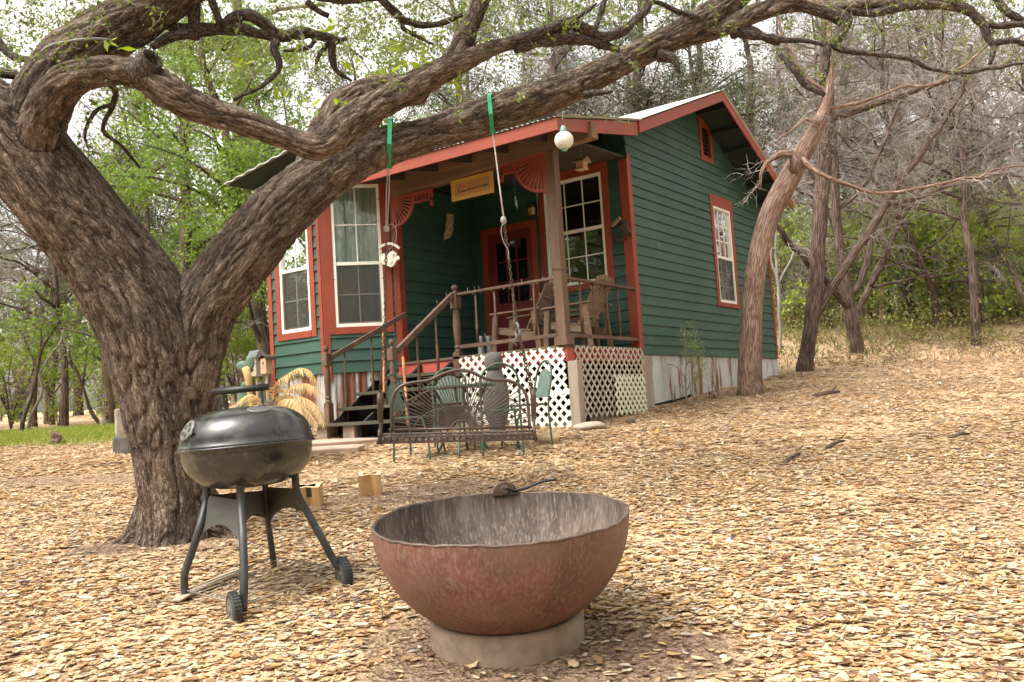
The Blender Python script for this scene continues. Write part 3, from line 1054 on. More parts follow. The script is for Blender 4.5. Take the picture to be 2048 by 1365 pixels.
# door
dc = MB()
a, b, c, d = DR
yy = D0
dc.box(a, a + .1, yy - .034, yy + .05, 0, d).box(b - .1, b, yy - .034, yy + .05, 0, d).box(a + .1, b - .1, yy - .036, yy + .05, d - .1, d)
casing = dc.build("door_casing", M['red'], HOUSE, bevel=.003)
db = MB()
da0, da1, dy0, dy1 = a + .1, b - .1, yy + .022, yy + .062
gx0, gx1, gz0, gz1 = da0 + .14, da1 - .14, .93, 1.92
db.box(da0, gx0, dy0, dy1, 0, d - .1).box(gx1, da1, dy0, dy1, 0, d - .1).box(gx0, gx1, dy0, dy1, gz1, d - .1).box(gx0, gx1, dy0, dy1, 0, gz0)
for x0, x1 in ((da0 + .12, da0 + .38), (da1 - .38, da1 - .12)):
    db.box(x0, x1, dy0 - .01, dy0 + .01, .18, .78)
door = db.build("door", M['door'], HOUSE, bevel=.004)
g = MB()
for k in (1, 2):
    x = gx0 + (gx1 - gx0) * k / 3
    g.box(x - .011, x + .011, dy0, dy0 + .02, gz0, gz1)
    z = gz0 + (gz1 - gz0) * k / 3
    g.box(gx0, gx1, dy0 + .002, dy0 + .018, z - .011, z + .011)
g.build("glazing_bar", M['door'], door)
MB().box(gx0, gx1, dy0 + .022, dy0 + .026, gz0, gz1).build("pane", M['glass_dark'], door)
k = MB()
k.lathe([(.012, 0), (.012, .03), (.03, .04), (.034, .06), (.02, .078), (0, .08)], 12, Matrix.Translation((da1 - .07, dy0, .92)) @ Matrix.Rotation(math.pi / 2, 4, 'X'))
k.build("door_knob", M['brass'], door, smooth=True)

# corner boards
def cboard(*boxes):
    mb = MB()
    for bx in boxes: mb.box(*bx)
    return mb.build("corner_board", M['red'], HOUSE, bevel=.003)


cboard((-.115, .026, D0 - .026, D0, -.06, 2.78), (.0, .024, D0, D0 + .10, -.06, 2.86))
cboard((0, .024, LB - .1, LB, ZS, 2.82))
xcb = MB()      # corner between the angled bay face and the porch side wall
p = lambda s, o: (XA + BX[0] * s + BN[0] * o, YA + BX[1] * s + BN[1] * o)
for s0, s1 in ((BL - .075, BL + .012),):
    A, B_, C_, E_ = p(s0, .024), p(s1, .024), p(s1, 0), p(s0, 0)
    xcb.hexa([(*A, ZS - .03), (*B_, ZS - .03), (*C_, ZS - .03), (*E_, ZS - .03), (*A, 2.42), (*B_, 2.42), (*C_, 2.42), (*E_, 2.42)])
xcb.box(XC, XC + .026, YC + .004, YC + .10, ZS, 2.42)
xcb.build("corner_board", M['red'], HOUSE, bevel=.003)
mb = MB()
A, B_, C_, E_ = p(-.012, .026), p(.075, .026), p(.075, 0), p(-.012, 0)
mb.hexa([(*A, -.2), (*B_, -.2), (*C_, -.2), (*E_, -.2), (*A, 2.66), (*B_, 2.66), (*C_, 2.66), (*E_, 2.66)])
mb.box(XA - .07, XA - .006, YA - .026, YA, -.10, 2.66)
mb.build("corner_board", M['red'], HOUSE, bevel=.003)
cboard((XA - AL - .03, XA - AL + .055, YA - .028, YA + .03, -.33, 2.66))
mb = MB()      # red frieze over the bay windows
A, B_, C_, E_ = p(-.012, .03), p(BL, .03), p(BL, 0), p(-.012, 0)
mb.hexa([(*A, 2.664), (*B_, 2.664), (*C_, 2.664), (*E_, 2.664), (*A, 2.80), (*B_, 2.80), (*C_, 2.80), (*E_, 2.80)])
mb.box(XA - AL - .03, XA - .02, YA - .03, YA, 2.664, 2.78)
mb.build("frieze_board", M['red'], HOUSE)

# roofs
def corrug(rows, x0, x1, amp=.009, per=.076, axis='x', both=True):
    n = int(abs(x1 - x0) / per * 6)
    X = np.linspace(x0, x1, n)
    wv = amp * np.sin(X / per * 2 * math.pi)
    mb = MB()
    V = []
    for (y, z) in rows:
        V += [(x, y, z + w) for x, w in zip(X, wv)]
    fs = [[r * n + k, r * n + k + 1, (r + 1) * n + k + 1, (r + 1) * n + k] for r in range(len(rows) - 1) for k in range(n - 1)]
    mb.add(V, fs)
    return mb


rl = xl - .95
mr = corrug([(YE - .05, ZE - .0194 + .02), (YE + 1.2, roofz(YE + 1.2) + .02), (YR, ZR + .02), (YR + 1.5, roofz(YR + 1.5) + .02), (YB + .04, ZB + .003)], rl, OV + .035)
roof = mr.build("roof", M['roof'], HOUSE, smooth=False)
fa = MB()
for (ya, yb) in ((YE, YR), (YR, YB)):
    za, zb = roofz(ya), roofz(yb)
    for x0, x1 in ((OV - .024, OV),):
        e0, e1 = (0, 0)
        fa.hexa([(x0, ya, za - .165), (x1, ya, za - .165), (x1, yb, zb - .165), (x0, yb, zb - .165), (x0, ya, za), (x1, ya, za), (x1, yb, zb), (x0, yb, zb)])
fa.box(OV - .22, OV - .026, YE - .022, YE, ZE - .165, ZE - .005)
fa.build("rake_board", M['red'], HOUSE)
sf = MB()
for (ya, yb) in ((YE + .01, YR), (YR, YB - .01)):
    za, zb = roofz(ya) - .03, roofz(yb) - .03
    sf.quad((-.02, ya, za), (OV - .03, ya, za), (OV - .03, yb, zb), (-.02, yb, zb))
    for t in np.linspace(.08, .92, 6):
        y = ya + (yb - ya) * t
        z = za + (zb - za) * t
        sf.box(-.02, OV - .03, y - .02, y + .02, z - .07, z - .004)
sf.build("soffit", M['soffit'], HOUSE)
# porch roof
def prz(y): return FZ + (y - FY) * (ZE - FZ) / (YE - FY)


corrug([(FY - .05, prz(FY - .05) + .022), (.3, prz(.3) + .022), (YE + .06, prz(YE + .06) + .012)], -2.95, OV + .03).build("porch_roof", M['roof'], HOUSE)
fb = MB()
fb.box(-2.63, OV, FY - .024, FY, FZ - .148, FZ + .004)
fb.build("fascia_board", M['red'], HOUSE, bevel=.003)
fb = MB()
fb.hexa([(OV - .046, FY + .002, prz(FY) - .148), (OV - .022, FY + .002, prz(FY) - .148), (OV - .022, 1.27, prz(1.27) - .20), (OV - .046, 1.27, prz(1.27) - .20),
         (OV - .046, FY + .002, prz(FY)), (OV - .022, FY + .002, prz(FY)), (OV - .022, 1.27, prz(1.27) - .01), (OV - .046, 1.27, prz(1.27) - .01)])
fb.build("rake_board", M['red'], HOUSE)
ce = MB()
ce.hexa([(-3.3, -.05, 2.735), (-.02, -.05, 2.735), (-.02, D0, 2.80), (-3.3, D0, 2.80), (-3.3, -.05, 2.76), (-.02, -.05, 2.76), (-.02, D0, 2.83), (-3.3, D0, 2.83)])
ce.quad((-3.3, FY + .01, FZ - .03), (OV - .06, FY + .01, FZ - .03), (OV - .06, YE, prz(YE) - .03), (-3.3, YE, prz(YE) - .03))
for x in np.arange(-2.5, OV, .61):
    ce.hexa([(x - .02, FY + .01, FZ - .13), (x + .02, FY + .01, FZ - .13), (x + .02, .0, prz(0) - .16), (x - .02, 0, prz(0) - .16),
             (x - .02, FY + .01, FZ - .035), (x + .02, FY + .01, FZ - .035), (x + .02, .0, prz(0) - .035), (x - .02, 0, prz(0) - .035)])
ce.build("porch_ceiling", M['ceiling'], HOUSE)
# low gable roof over the bay
br = MB()
gl = [(-5.02, 2.84), (-4.3, 2.95), (-3.5, 3.065), (-3.0, 2.80), (-2.72, 2.665)]
n = 70
per = .09
V, fs = [], []
for r_, y in enumerate((-1.22, .2, 1.6)):
    for (x, z) in gl: V.append((x, y, z + (.0 if r_ == 0 else .012)))
for r_ in range(2):
    for k in range(len(gl) - 1):
        fs.append([r_ * 5 + k, r_ * 5 + k + 1, (r_ + 1) * 5 + k + 1, (r_ + 1) * 5 + k])
br.add(V, fs)
br.build("bay_roof", M['roof'], HOUSE)
br = MB()      # wavy tin edge along the bay's front gable
T = np.linspace(0, 1, 90)
xs = np.interp(T, [0, .33, .66, .88, 1], [g_[0] for g_ in gl])
zs_ = np.interp(T, [0, .33, .66, .88, 1], [g_[1] for g_ in gl])
wv = .010 * np.sin(T * 90 * .62)
V = [(x, -1.235, z + w + .012) for x, z, w in zip(xs, zs_, wv)] + [(x, -1.235, z + w - .004) for x, z, w in zip(xs, zs_, wv)] + [(x, -1.0, z + w + .016) for x, z, w in zip(xs, zs_, wv)]
fs = [[k, k + 1, 90 + k + 1, 90 + k] for k in range(89)] + [[180 + k, 180 + k + 1, k + 1, k] for k in range(89)]
br.add(V, fs)
br.build("roof_edge", M['roof'], HOUSE)
br = MB()
br.add([(-4.99, -.72, 2.80), (-4.62, -.72, 2.655), (-2.74, -.72, 2.62), (-2.74, -.72, 2.655), (-3.0, -.72, 2.785), (-3.5, -.72, 3.05)], [[0, 1, 2, 3, 4, 5]])
br.add([(-5.0, -1.19, 2.83), (-3.5, -1.19, 3.05), (-3.5, -.72, 3.05), (-5.0, -.72, 2.83)], [[0, 1, 2, 3]])
br.add([(-2.74, -1.19, 2.655), (-3.5, -1.19, 3.05), (-3.5, -.72, 3.05), (-2.74, -.72, 2.655)], [[0, 1, 2, 3]])
br.add([(-4.99, -.72, 2.80), (-4.62, -.72, 2.655), (-4.62, 1.6, 2.655), (-4.99, 1.6, 2.80)], [[0, 1, 2, 3]])
br.quad((-4.62, -.72, 2.655), (-2.74, -.72, 2.66), (-2.74, 1.6, 2.66), (-4.62, 1.6, 2.655))
br.build("bay_soffit", M['soffit'], HOUSE)

# porch floor, beam, posts
dk = MB()
for k in range(15):
    y0 = -.055 + k * .136
    dk.box(XC + .03, .035, y0, y0 + .130, -.032, random.uniform(-.002, .001))
dk.build("porch_floor", M['deck'], HOUSE)
rb = MB()
rb.box(XC + .03, .0, -.034, -.010, -.205, -.034)
rb.box(.002, .026, -.034, D0 - .03, -.205, -.034)
rb.build("rim_board", M['red_bright'], HOUSE)
rb = MB()
rb.box(XC + .03, -1.70, -.05, -.012, -.255, -.207)
rb.build("ledger_strip", M['rail'], HOUSE)
bm = MB()
bm.hexa([(-2.80, -.07, 2.40), (.62, -.07, 2.53), (.62, .08, 2.53), (-2.80, .08, 2.40), (-2.80, -.07, 2.725), (.62, -.07, 2.73), (.62, .08, 2.73), (-2.80, .08, 2.725)])
bm.build("porch_beam", M['beam'], HOUSE, bevel=.006)
ps = MB()
ps.hexa([(-.095, -.06, .10), (.035, -.06, .10), (.035, .07, .10), (-.095, .07, .10), (-.10, -.06, 2.52), (.03, -.06, 2.52), (.03, .07, 2.52), (-.10, .07, 2.52)])
ps.box(-.125, .065, -.085, .095, -.002, .10)
ps.curve([(-.11, -.07, .98), (.045, -.075, .975), (.045, .08, .98), (-.11, .08, .985), (-.11, -.07, .98)], .006, 5, .05)
ps.build("porch_post", M['post'], HOUSE, bevel=.006)
lp = MB()
lp.box(.03, .17, -.06, .07, gz(.1, 0) - .2, -.21)
lp.build("pier_post", M['weathered'], HOUSE, bevel=.006)
for x in (-1.75, -.06):
    pp = MB()
    pp.box(x - .06, x + .06, .35, .47, gz(x, .4) - .2, -.2)
    pp.build("pier_post", M['dark'], HOUSE)

# red fretwork brackets under the beam
def bracket(x0, sgn, ztop, wide, tall, dz):
    mb = MB()
    Mx = Matrix(((sgn, 0, 0, x0), (0, 0, -1, -.015), (0, 1, 0, ztop), (0, 0, 0, 1)))     # local x away from the post, local y up, extruded towards the viewer
    t = .034

    def rect(a, b, c, d): mb.prism([(a, c), (b, c), (b, d), (a, d)], t, Mx)
    R = tall * .86
    rect(0, wide, -.045, .01)
    rect(0, .05, -tall, -.045)
    arc = [(.05 + R * math.sin(q_), -.045 - R * math.cos(q_)) for q_ in np.linspace(0, math.pi / 2, 15)]
    ai = [(.05 + (R - .042) * math.sin(q_), -.045 - (R - .042) * math.cos(q_)) for q_ in np.linspace(0, math.pi / 2, 15)]
    for k in range(14): mb.prism([arc[k], arc[k + 1], ai[k + 1], ai[k]], t, Mx)
    for q_ in np.linspace(.10, math.pi / 2 - .10, 9):
        dx, dy = math.sin(q_), -math.cos(q_)
        nx, ny = -dy, dx
        for r0, r1, w in ((.10, R * .70, .0105), (R * .70, R - .03, .017)):
            mb.prism([(.05 + dx * r0 + nx * w, -.045 + dy * r0 + ny * w), (.05 + dx * r1 + nx * w, -.045 + dy * r1 + ny * w),
                      (.05 + dx * r1 - nx * w, -.045 + dy * r1 - ny * w), (.05 + dx * r0 - nx * w, -.045 + dy * r0 - ny * w)], t * .8, Mx)
    hub = [(.05, -.045)] + [(.05 + .12 * math.sin(q_), -.045 - .12 * math.cos(q_)) for q_ in np.linspace(0, math.pi / 2, 8)]
    mb.prism(hub, t * .9, Mx)
    lo = -.045 - .085
    rect(R + .02, wide, lo - .025, lo)
    for k in range(6):
        x = R + .05 + k * (wide - R - .07) / 6
        rect(x, x + .022, lo, -.045)
    rect(wide - .045, wide, lo - .06, -.045)
    mb.lathe([(0, -.03), (.02, -.026), (.03, 0), (.02, .026), (.012, .03)], 10, Matrix.Translation((x0 + sgn * (wide - .022), -.03, ztop + lo - .085)))
    return mb.build("fretwork_bracket", M['red'], HOUSE)


bracket(-.105, -1, 2.49, .73, .53, 0)
bracket(-2.80, 1, 2.395, .78, .46, 0)

# railings
def newel(x, y, zb, zt, name="newel_post", r=.045, ball=True, parent=None):
    h = zt - zb
    mb = MB()
    s = r
    mb.box(x - s, x + s, y - s, y + s, zb, zb + h * .26)
    pr = [(s * .9, 0), (s * .95, .02), (s * .7, .04), (s * .95, .07), (s * .7, .1), (s * .85, .16), (s * 1.0, h * .3), (s * .8, h * .42), (s * .72, h * .46), (s * .9, h * .48)]
    mb.lathe([(a_, zb + h * .26 + z_) for a_, z_ in pr], 12, Matrix.Translation((x, y, 0)))
    zt2 = zb + h * .74
    mb.box(x - s, x + s, y - s, y + s, zt2, zt - .11)
    mb.lathe([(s * .8, zt - .11), (s * .5, zt - .095), (s * .45, zt - .08), (s * .75, zt - .065), (s * .9, zt - .04), (s * .75, zt - .012), (s * .3, zt), (0, zt + .002)], 12, Matrix.Translation((x, y, 0)))
    return mb.build(name, M['rail'], parent or HOUSE)


def baluster(x, y, z0, z1, parent):
    h = z1 - z0
    mb = MB()
    mb.lathe([(.020, z0), (.020, z0 + h * .28), (.026, z0 + h * .30), (.022, z0 + h * .36), (.017, z0 + h * .40), (.019, z0 + h * .44), (.015, z0 + h * .7), (.011, z1)], 8, Matrix.Translation((x, y, 0)))
    return mb.build("baluster", M['rail'], parent, smooth=True)


rl_ = MB()
rl_.bar((-1.70, .0, .855), (-.09, 0, .865), .075, .034)
front = rl_.build("handrail", M['rail'], HOUSE, bevel=.004)
lr = MB()
lr.bar((-1.70, .0, .13), (-.12, 0, .135), .05, .05)
lr.build("bottom_rail", M['rail'], HOUSE, bevel=.004)
for px in (953.5, 991.6, 1029.5, 1071):
    x = onplane(px, 640, 1, 0)[0]
    baluster(x, 0, .15, .84, front)
rl_ = MB()
rl_.bar((-.02, .06, .865), (-.02, D0 - .03, .86), .075, .034)
side = rl_.build("handrail", M['rail'], HOUSE, bevel=.004)
lr = MB()
lr.bar((-.02, .08, .13), (-.02, D0 - .03, .125), .05, .05)
lr.build("bottom_rail", M['rail'], HOUSE, bevel=.004)
for px in (1163, 1189, 1215, 1238):
    y = onplane(px, 630, 0, -.02)[1]
    baluster(-.02, y, .15, .845, side)
hk = MB()        # small wire light hooks left on the rails
for k in range(26):
    t = random.random()
    if k < 14: a_ = np.array([-1.66 + 1.5 * t, -.02, .875])
    else: a_ = np.array([-1.80 - .2 * 0, -1.2 + 1.1 * t, .0 + .87 * t + .03])
    b_ = a_ + np.array([random.uniform(-.01, .01), random.uniform(-.02, .01), random.choice([.045, -.06])])
    hk.tube([a_, b_], .003, 4)
hk.build("light_hook", M['rope'], HOUSE)
newel(-1.745, .0, -.27, .995, r=.055)

# stairs
ST = MB()
ys = [(-1.42, -1.10, -.80), (-1.08, -.78, -.60), (-.76, -.46, -.40), (-.44, -.14, -.20)]
for (y0, y1, z) in ys:
    ST.box(-3.2 if z == -.80 else -3.02, -1.74, y0, y1, z - .045, z)
stairs = ST.build("staircase", M['tread'], HOUSE, bevel=.004)
sg = MB()
for x in (-2.98, -2.4, -1.84):
    sg.add([(x - .02, -1.30, -1.25), (x + .02, -1.30, -1.25), (x + .02, -.05, -1.2), (x - .02, -.05, -1.2),
            (x - .02, -1.30, -.85), (x + .02, -1.30, -.85), (x + .02, -.05, -.05), (x - .02, -.05, -.05)],
           [[0, 3, 2, 1], [4, 5, 6, 7], [0, 1, 5, 4], [1, 2, 6, 5], [2, 3, 7, 6], [3, 0, 4, 7]])
sg.build("stringer", M['dark'], stairs)
for x in (-3.05, -2.55):
    bl = MB()
    bl.box(x - .1, x + .1, -1.36, -1.16, gz(x, -1.3) - .05, -.847)
    bl.build("support_block", M['concrete'], stairs)
newel(-3.02, -1.24, -.80, .24, parent=stairs)
newel(-1.83, -1.24, -.80, .21, parent=stairs)
h1 = MB()
h1.bar((-1.83, -1.2, .03), (-1.75, -.04, .86), .06, .075)
hr1 = h1.build("handrail", M['rail'], stairs, bevel=.006)
for t, b0 in ((.36, -.55), (.68, -.32)):
    y = -1.2 + 1.16 * t
    baluster(-1.83 + .08 * t, y, b0, .03 + .83 * t - .03, stairs)
h1 = MB()
h1.bar((-3.02, -1.2, .06), (-2.70, .04, .70), .05, .07)
h1.build("handrail", M['rail'], stairs, bevel=.006)
for t, b0 in ((.20, -.78), (.55, -.58)):
    baluster(-3.02 + .3 * t, -1.2 + 1.2 * t, b0, .06 + .62 * t - .03, stairs)

# lattice
def lattice(P0, xd, nr, w, z0, z1, per, sw, m, name="lattice_panel", th=.008, scal=True):
    P0, xd, nr = np.array(P0, float), np.array(xd, float), np.array(nr, float)
    h = z1 - z0
    mb = MB()
    hw = sw / 2 * math.sqrt(2)
    for layer, sg_ in ((0, 1), (1, -1)):
        o0 = layer * (th + .001)
        n0 = int(-h / per) - 2
        n1_ = int((w + h) / per) + 2
        for k in range(n0 - int(h / per), n1_ + int(h / per)):
            c = k * per
            poly = []
            for zz in np.linspace(0, h, 2):
                poly.append((c + sg_ * zz, zz))
            (xa, za), (xb, zb) = poly
            # clip centre line to 0..w
            def clipx(xa, za, xb, zb):
                t0, t1 = 0.0, 1.0
                dx = xb - xa
                for lo, hi in ((0, w),):
                    ta, tb = (lo - xa) / dx, (hi - xa) / dx
                    if ta > tb: ta, tb = tb, ta
                    t0, t1 = max(t0, ta), min(t1, tb)
                return (t0, t1) if t1 - t0 > .01 else None
            r = clipx(xa, za, xb, zb)
            if not r: continue
            t0, t1 = r
            ax, az = xa + (xb - xa) * t0, za + (zb - za) * t0
            bx_, bz = xa + (xb - xa) * t1, za + (zb - za) * t1
            # strip with horizontal half width hw, ends cut square
            d_ = np.array([bx_ - ax, bz - az])
            d_ /= np.linalg.norm(d_) + 1e-9
            nn = np.array([-d_[1], d_[0]]) * sw / 2
            a_, b_ = np.array([ax, az]) - d_ * sw * .35, np.array([bx_, bz]) + d_ * sw * .35
            Pq = []
            for o in (o0, o0 + th):
                for (s_, z_) in (a_ + nn, b_ + nn, b_ - nn, a_ - nn):
                    q_ = P0 + xd * s_ + nr * o
                    Pq.append((q_[0], q_[1], z0 + z_))
            mb.hexa(Pq)
    return mb.build(name, m, HOUSE)


lattice((-1.685, -.045, 0), (1, 0, 0), (0, -1, 0), 1.67, -.60, -.03, .1345, .038, M['lattice_white'])
lattice((-1.685, -.042, 0), (1, 0, 0), (0, -1, 0), 1.70, -1.06, -.565, .1345, .038, M['lattice_white'])
lattice((.036, .12, 0), (0, 1, 0), (1, 0, 0), 1.86, -.93, -.02, .142, .028, M['lattice_bare'])
lattice((.075, 1.04, 0), (0, 1, 0), (1, 0, 0), .86, -.92, -.40, .128, .036, M['lattice_cream'])

# corrugated skirts
def vskirt(P0, xd, nr, s0, s1, ztop, zbot, m, per=.068, amp=.006, name="skirt"):
    P0, xd, nr = np.array(P0, float), np.array(xd, float), np.array(nr, float)
    n = max(8, int((s1 - s0) / per * 6))
    S = np.linspace(s0, s1, n)
    V = []
    for zf in (zbot, ztop):
        for s in S:
            q_ = P0 + xd * s + nr * (amp * math.sin(s / per * 2 * math.pi) - .012)
            V.append((q_[0], q_[1], zf(s) if callable(zf) else zf))
    mb = MB()
    mb.add(V, [[k, k + 1, n + k + 1, n + k] for k in range(n - 1)])
    return mb.build(name, m, HOUSE, smooth=True)


edges = [D0, 2.36, 2.98, 3.62, 4.6, 5.6, 6.7, LB]
for k in range(len(edges) - 1):
    a, b = edges[k], edges[k + 1]
    za = gz(.0, a + .1) + (.03 if k in (1, 2) else -.05)
    zb = gz(.0, b) + (.05 if k in (1, 2) else -.05)
    o = .004 * (k % 2)
    vskirt((o, 0, 0), (0, 1, 0), (1, 0, 0), a + (.002 if k else .0), b, ZS - .003, lambda s, a=a, b=b, za=za, zb=zb: za + (zb - za) * (s - a) / (b - a), M['skirt'])
wp = MB()
wp.box(.004, .03, D0 - .03, D0 + .30, gz(0, 2.1) - .05, -.13)
wp.build("skirt_board", M['weathered'], HOUSE)
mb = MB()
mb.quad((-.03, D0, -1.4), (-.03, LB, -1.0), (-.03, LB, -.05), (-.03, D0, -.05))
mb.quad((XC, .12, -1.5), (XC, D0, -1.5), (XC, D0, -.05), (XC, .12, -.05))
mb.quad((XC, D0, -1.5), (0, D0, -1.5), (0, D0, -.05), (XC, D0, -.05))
mb.build("crawl_space_dark", M['dark'], HOUSE)  # near-black sheets put the darkness under the floor into colour
vskirt((XA, YA, 0), BX, BN, 0, BL, ZS, -1.4, M['skirt_rusty'], per=.085, amp=.010)
vskirt((XA - AL, YA, 0), (1, 0, 0), (0, -1, 0), 0, AL, ZS, -1.4, M['skirt_rusty'], per=.085, amp=.010)
vskirt((xl, YA, 0), (-.7, .7, 0), (-.7, -.7, 0), 0, 1.1, ZS, -1.4, M['skirt_rusty'], per=.085, amp=.010)

# ------------------------------------------------------------------ live oak
def oakbark():
    """furrowed bark: the carved furrows are stored per vertex, finer ridges and plates are procedural along the limb"""
    m = bpy.data.materials.new("furrowed oak bark")
    m.use_nodes = True
    nt = m.node_tree
    N, L = nt.nodes, nt.links
    b = N["Principled BSDF"]
    a = N.new("ShaderNodeAttribute")
    a.attribute_name = "bco"
    fu = N.new("ShaderNodeAttribute")
    fu.attribute_name = "furrow"

    def math_(op, x, y):
        n = N.new("ShaderNodeMath")
        n.operation = op
        for k, v in enumerate((x, y)):
            if isinstance(v, (int, float)): n.inputs[k].default_value = v
            elif v is not None: L.new(v, n.inputs[k])
        return n.outputs[0]

    def noise(st, det, ds=0.0):
        mp = N.new("ShaderNodeMapping")
        mp.inputs["Scale"].default_value = st
        L.new(a.outputs["Vector"], mp.inputs["Vector"])
        t = N.new("ShaderNodeTexNoise")
        t.inputs["Scale"].default_value = 1
        t.inputs["Detail"].default_value = det
        t.inputs["Roughness"].default_value = .6
        t.inputs["Distortion"].default_value = ds
        L.new(mp.outputs[0], t.inputs["Vector"])
        return t.outputs["Fac"]
    r1 = math_('ABSOLUTE', math_('SUBTRACT', noise((42, 42, 11), 3, .6), .5), None)
    r1 = math_('MINIMUM', math_('MULTIPLY', r1, 6.5), 1.0)
    r2 = math_('ABSOLUTE', math_('SUBTRACT', noise((60, 60, 34), 3, .4), .5), None)
    r2 = math_('MINIMUM', math_('MULTIPLY', r2, 7.0), 1.0)
    fine = noise((120, 120, 60), 6)
    big = noise((3.5, 3.5, 2.5), 4)
    h = math_('ADD', math_('ADD', math_('MULTIPLY', r1, .34), math_('MULTIPLY', r2, .16)), math_('ADD', math_('MULTIPLY', fine, .40), math_('MULTIPLY', fu.outputs["Fac"], .34)))
    r = N.new("ShaderNodeValToRGB")
    e = r.color_ramp.elements
    e.new(.5)
    e.new(.5)
    for k, (p, c) in enumerate([(.28, (.018, .014, .011)), (.50, (.074, .051, .038)), (.72, (.155, .115, .088)), (.96, (.28, .23, .188))]):
        e[k].position = p
        e[k].color = (*c, 1)
    L.new(h, r.inputs["Fac"])
    hv = N.new("ShaderNodeHueSaturation")
    mr = N.new("ShaderNodeMapRange")
    mr.inputs["From Min"].default_value = .3
    mr.inputs["From Max"].default_value = .7
    mr.inputs["To Min"].default_value = .72
    mr.inputs["To Max"].default_value = 1.28
    L.new(big, mr.inputs["Value"])
    L.new(mr.outputs[0], hv.inputs["Value"])
    L.new(r.outputs[0], hv.inputs["Color"])
    lich = noise((5, 5, 5), 6)
    lr = N.new("ShaderNodeValToRGB")
    lr.color_ramp.elements[0].position, lr.color_ramp.elements[1].position = .60, .74
    L.new(lich, lr.inputs["Fac"])
    mx = N.new("ShaderNodeMix")
    mx.data_type = 'RGBA'
    L.new(math_('MULTIPLY', lr.outputs[0], .45), mx.inputs["Factor"])
    L.new(hv.outputs[0], mx.inputs["A"])
    mx.inputs["B"].default_value = (.15, .145, .115, 1)
    L.new(mx.outputs["Result"], b.inputs["Base Color"])
    b.inputs["Roughness"].default_value = .92
    b.inputs["Specular IOR Level"].default_value = .2
    bp = N.new("ShaderNodeBump")
    bp.inputs["Strength"].default_value = 1.0
    bp.inputs["Distance"].default_value = .022
    L.new(h, bp.inputs["Height"])
    L.new(bp.outputs[0], b.inputs["Normal"])
    return m


M['oak_trunk'] = oakbark()
def px_path(rows):
    """rows of (px, py, radius px, depth) -> (x, y, z, r)"""
    return np.array([np.append(at(x, y, d), r / F * d) for x, y, r, d in rows])


BD = OAK_UD[1] + .02
big = [
    [(354, 1140, 112, BD), (354, 1095, 94, BD), (354, 1045, 80, BD), (349, 970, 72, BD), (338, 860, 84, BD), (326, 760, 96, BD), (306, 670, 104, BD - .03), (268, 590, 102, BD - .08), (205, 500, 96, BD - .15),
     (130, 410, 92, BD - .25), (60, 325, 92, BD - .3), (-20, 240, 84, BD - .35), (-120, 170, 70, BD - .4), (-230, 120, 60, BD - .4)],
    [(352, 900, 60, BD), (372, 790, 62, BD), (385, 700, 66, BD), (408, 620, 68, BD), (448, 560, 68, BD + .03), (500, 495, 68, BD + .08), (548, 438, 64, BD + .15), (600, 388, 58, BD + .25), (660, 344, 52, BD + .4),
     (730, 308, 46, BD + .6), (800, 284, 38, BD + .8), (880, 263, 35, BD + .95), (950, 240, 38, BD + 1.05), (1030, 212, 38, BD + 1.15), (1110, 187, 33, BD + 1.25), (1200, 146, 29, BD + 1.35),
     (1300, 96, 28, BD + 1.45), (1366, 66, 31, BD + 1.5), (1432, 27, 32, BD + 1.55), (1490, -22, 28, BD + 1.6), (1560, -80, 24, BD + 1.6)],
    [(40, 330, 60, BD - .3), (62, 255, 62, BD - .32), (95, 180, 60, BD - .34), (140, 122, 60, BD - .36), (205, 72, 58, BD - .4), (285, 26, 52, BD - .45), (360, -25, 48, BD - .5), (430, -80, 42, BD - .5)],
    [(70, 300, 46, BD - .42), (92, 225, 44, BD - .55), (125, 172, 36, BD - .65), (175, 148, 32, BD - .7), (235, 142, 31, BD - .72), (292, 152, 33, BD - .72), (338, 186, 38, BD - .7), (405, 221, 30, BD - .66),
     (478, 243, 28, BD - .6), (570, 276, 25, BD - .5), (640, 291, 31, BD - .45), (700, 247, 33, BD - .4), (775, 200, 31, BD - .33), (850, 160, 28, BD - .28), (915, 128, 23, BD - .22), (976, 101, 17, BD - .15), (1037, 82, 14, BD - .05)],
    [(628, 372, 46, BD + .3), (645, 300, 46, BD + .42), (690, 222, 44, BD + .52), (745, 188, 36, BD + .6), (800, 184, 34, BD + .66), (846, 186, 27, BD + .7), (856, 190, 20, BD + .72)],
    [(1366, 78, 22, BD + 1.5), (1448, 56, 18, BD + 1.5), (1515, 25, 19, BD + 1.5), (1589, 8, 17, BD + 1.45), (1655, 22, 18, BD + 1.4), (1712, 15, 16, BD + 1.38), (1790, 6, 13, BD + 1.35), (1870, 8, 12, BD + 1.3), (1930, 18, 10, BD + 1.3)],
    [(905, 135, 22, BD - .22), (925, 90, 20, BD - .2), (948, 42, 19, BD - .18), (966, -5, 18, BD - .15), (985, -70, 16, BD - .15)],
]
for rx, ry, rr in ((225, 1105, 34), (285, 1135, 44), (372, 1150, 46), (450, 1130, 40), (500, 1085, 32)):    # root flare
    big.append([(rx, ry, rr * .5, BD - .12), (rx * .6 + 352 * .4, ry - 32, rr * .9, BD - .05), (rx * .3 + 350 * .7, ry - 95, rr * 1.15, BD), (350, ry - 180, rr * .8, BD)])
OAK = thing("live_oak", "massive leaning live oak with thick ridged bark and sprawling limbs over the cottage", "oak tree", W(*OAK_UD))
um = MB()
CL = []
for rows in big:
    Pq = catmull(px_path(rows), .03)
    Pq[:, 3] *= .95
    CL.append(Pq)
    n = 26 if Pq[:, 3].max() > .2 else 16
    um.tube(Pq[:, :3], Pq[:, 3], n)
tmp = um.build("trunk", M['oak'], None)
md = tmp.modifiers.new("remesh", 'REMESH')
md.mode = 'VOXEL'
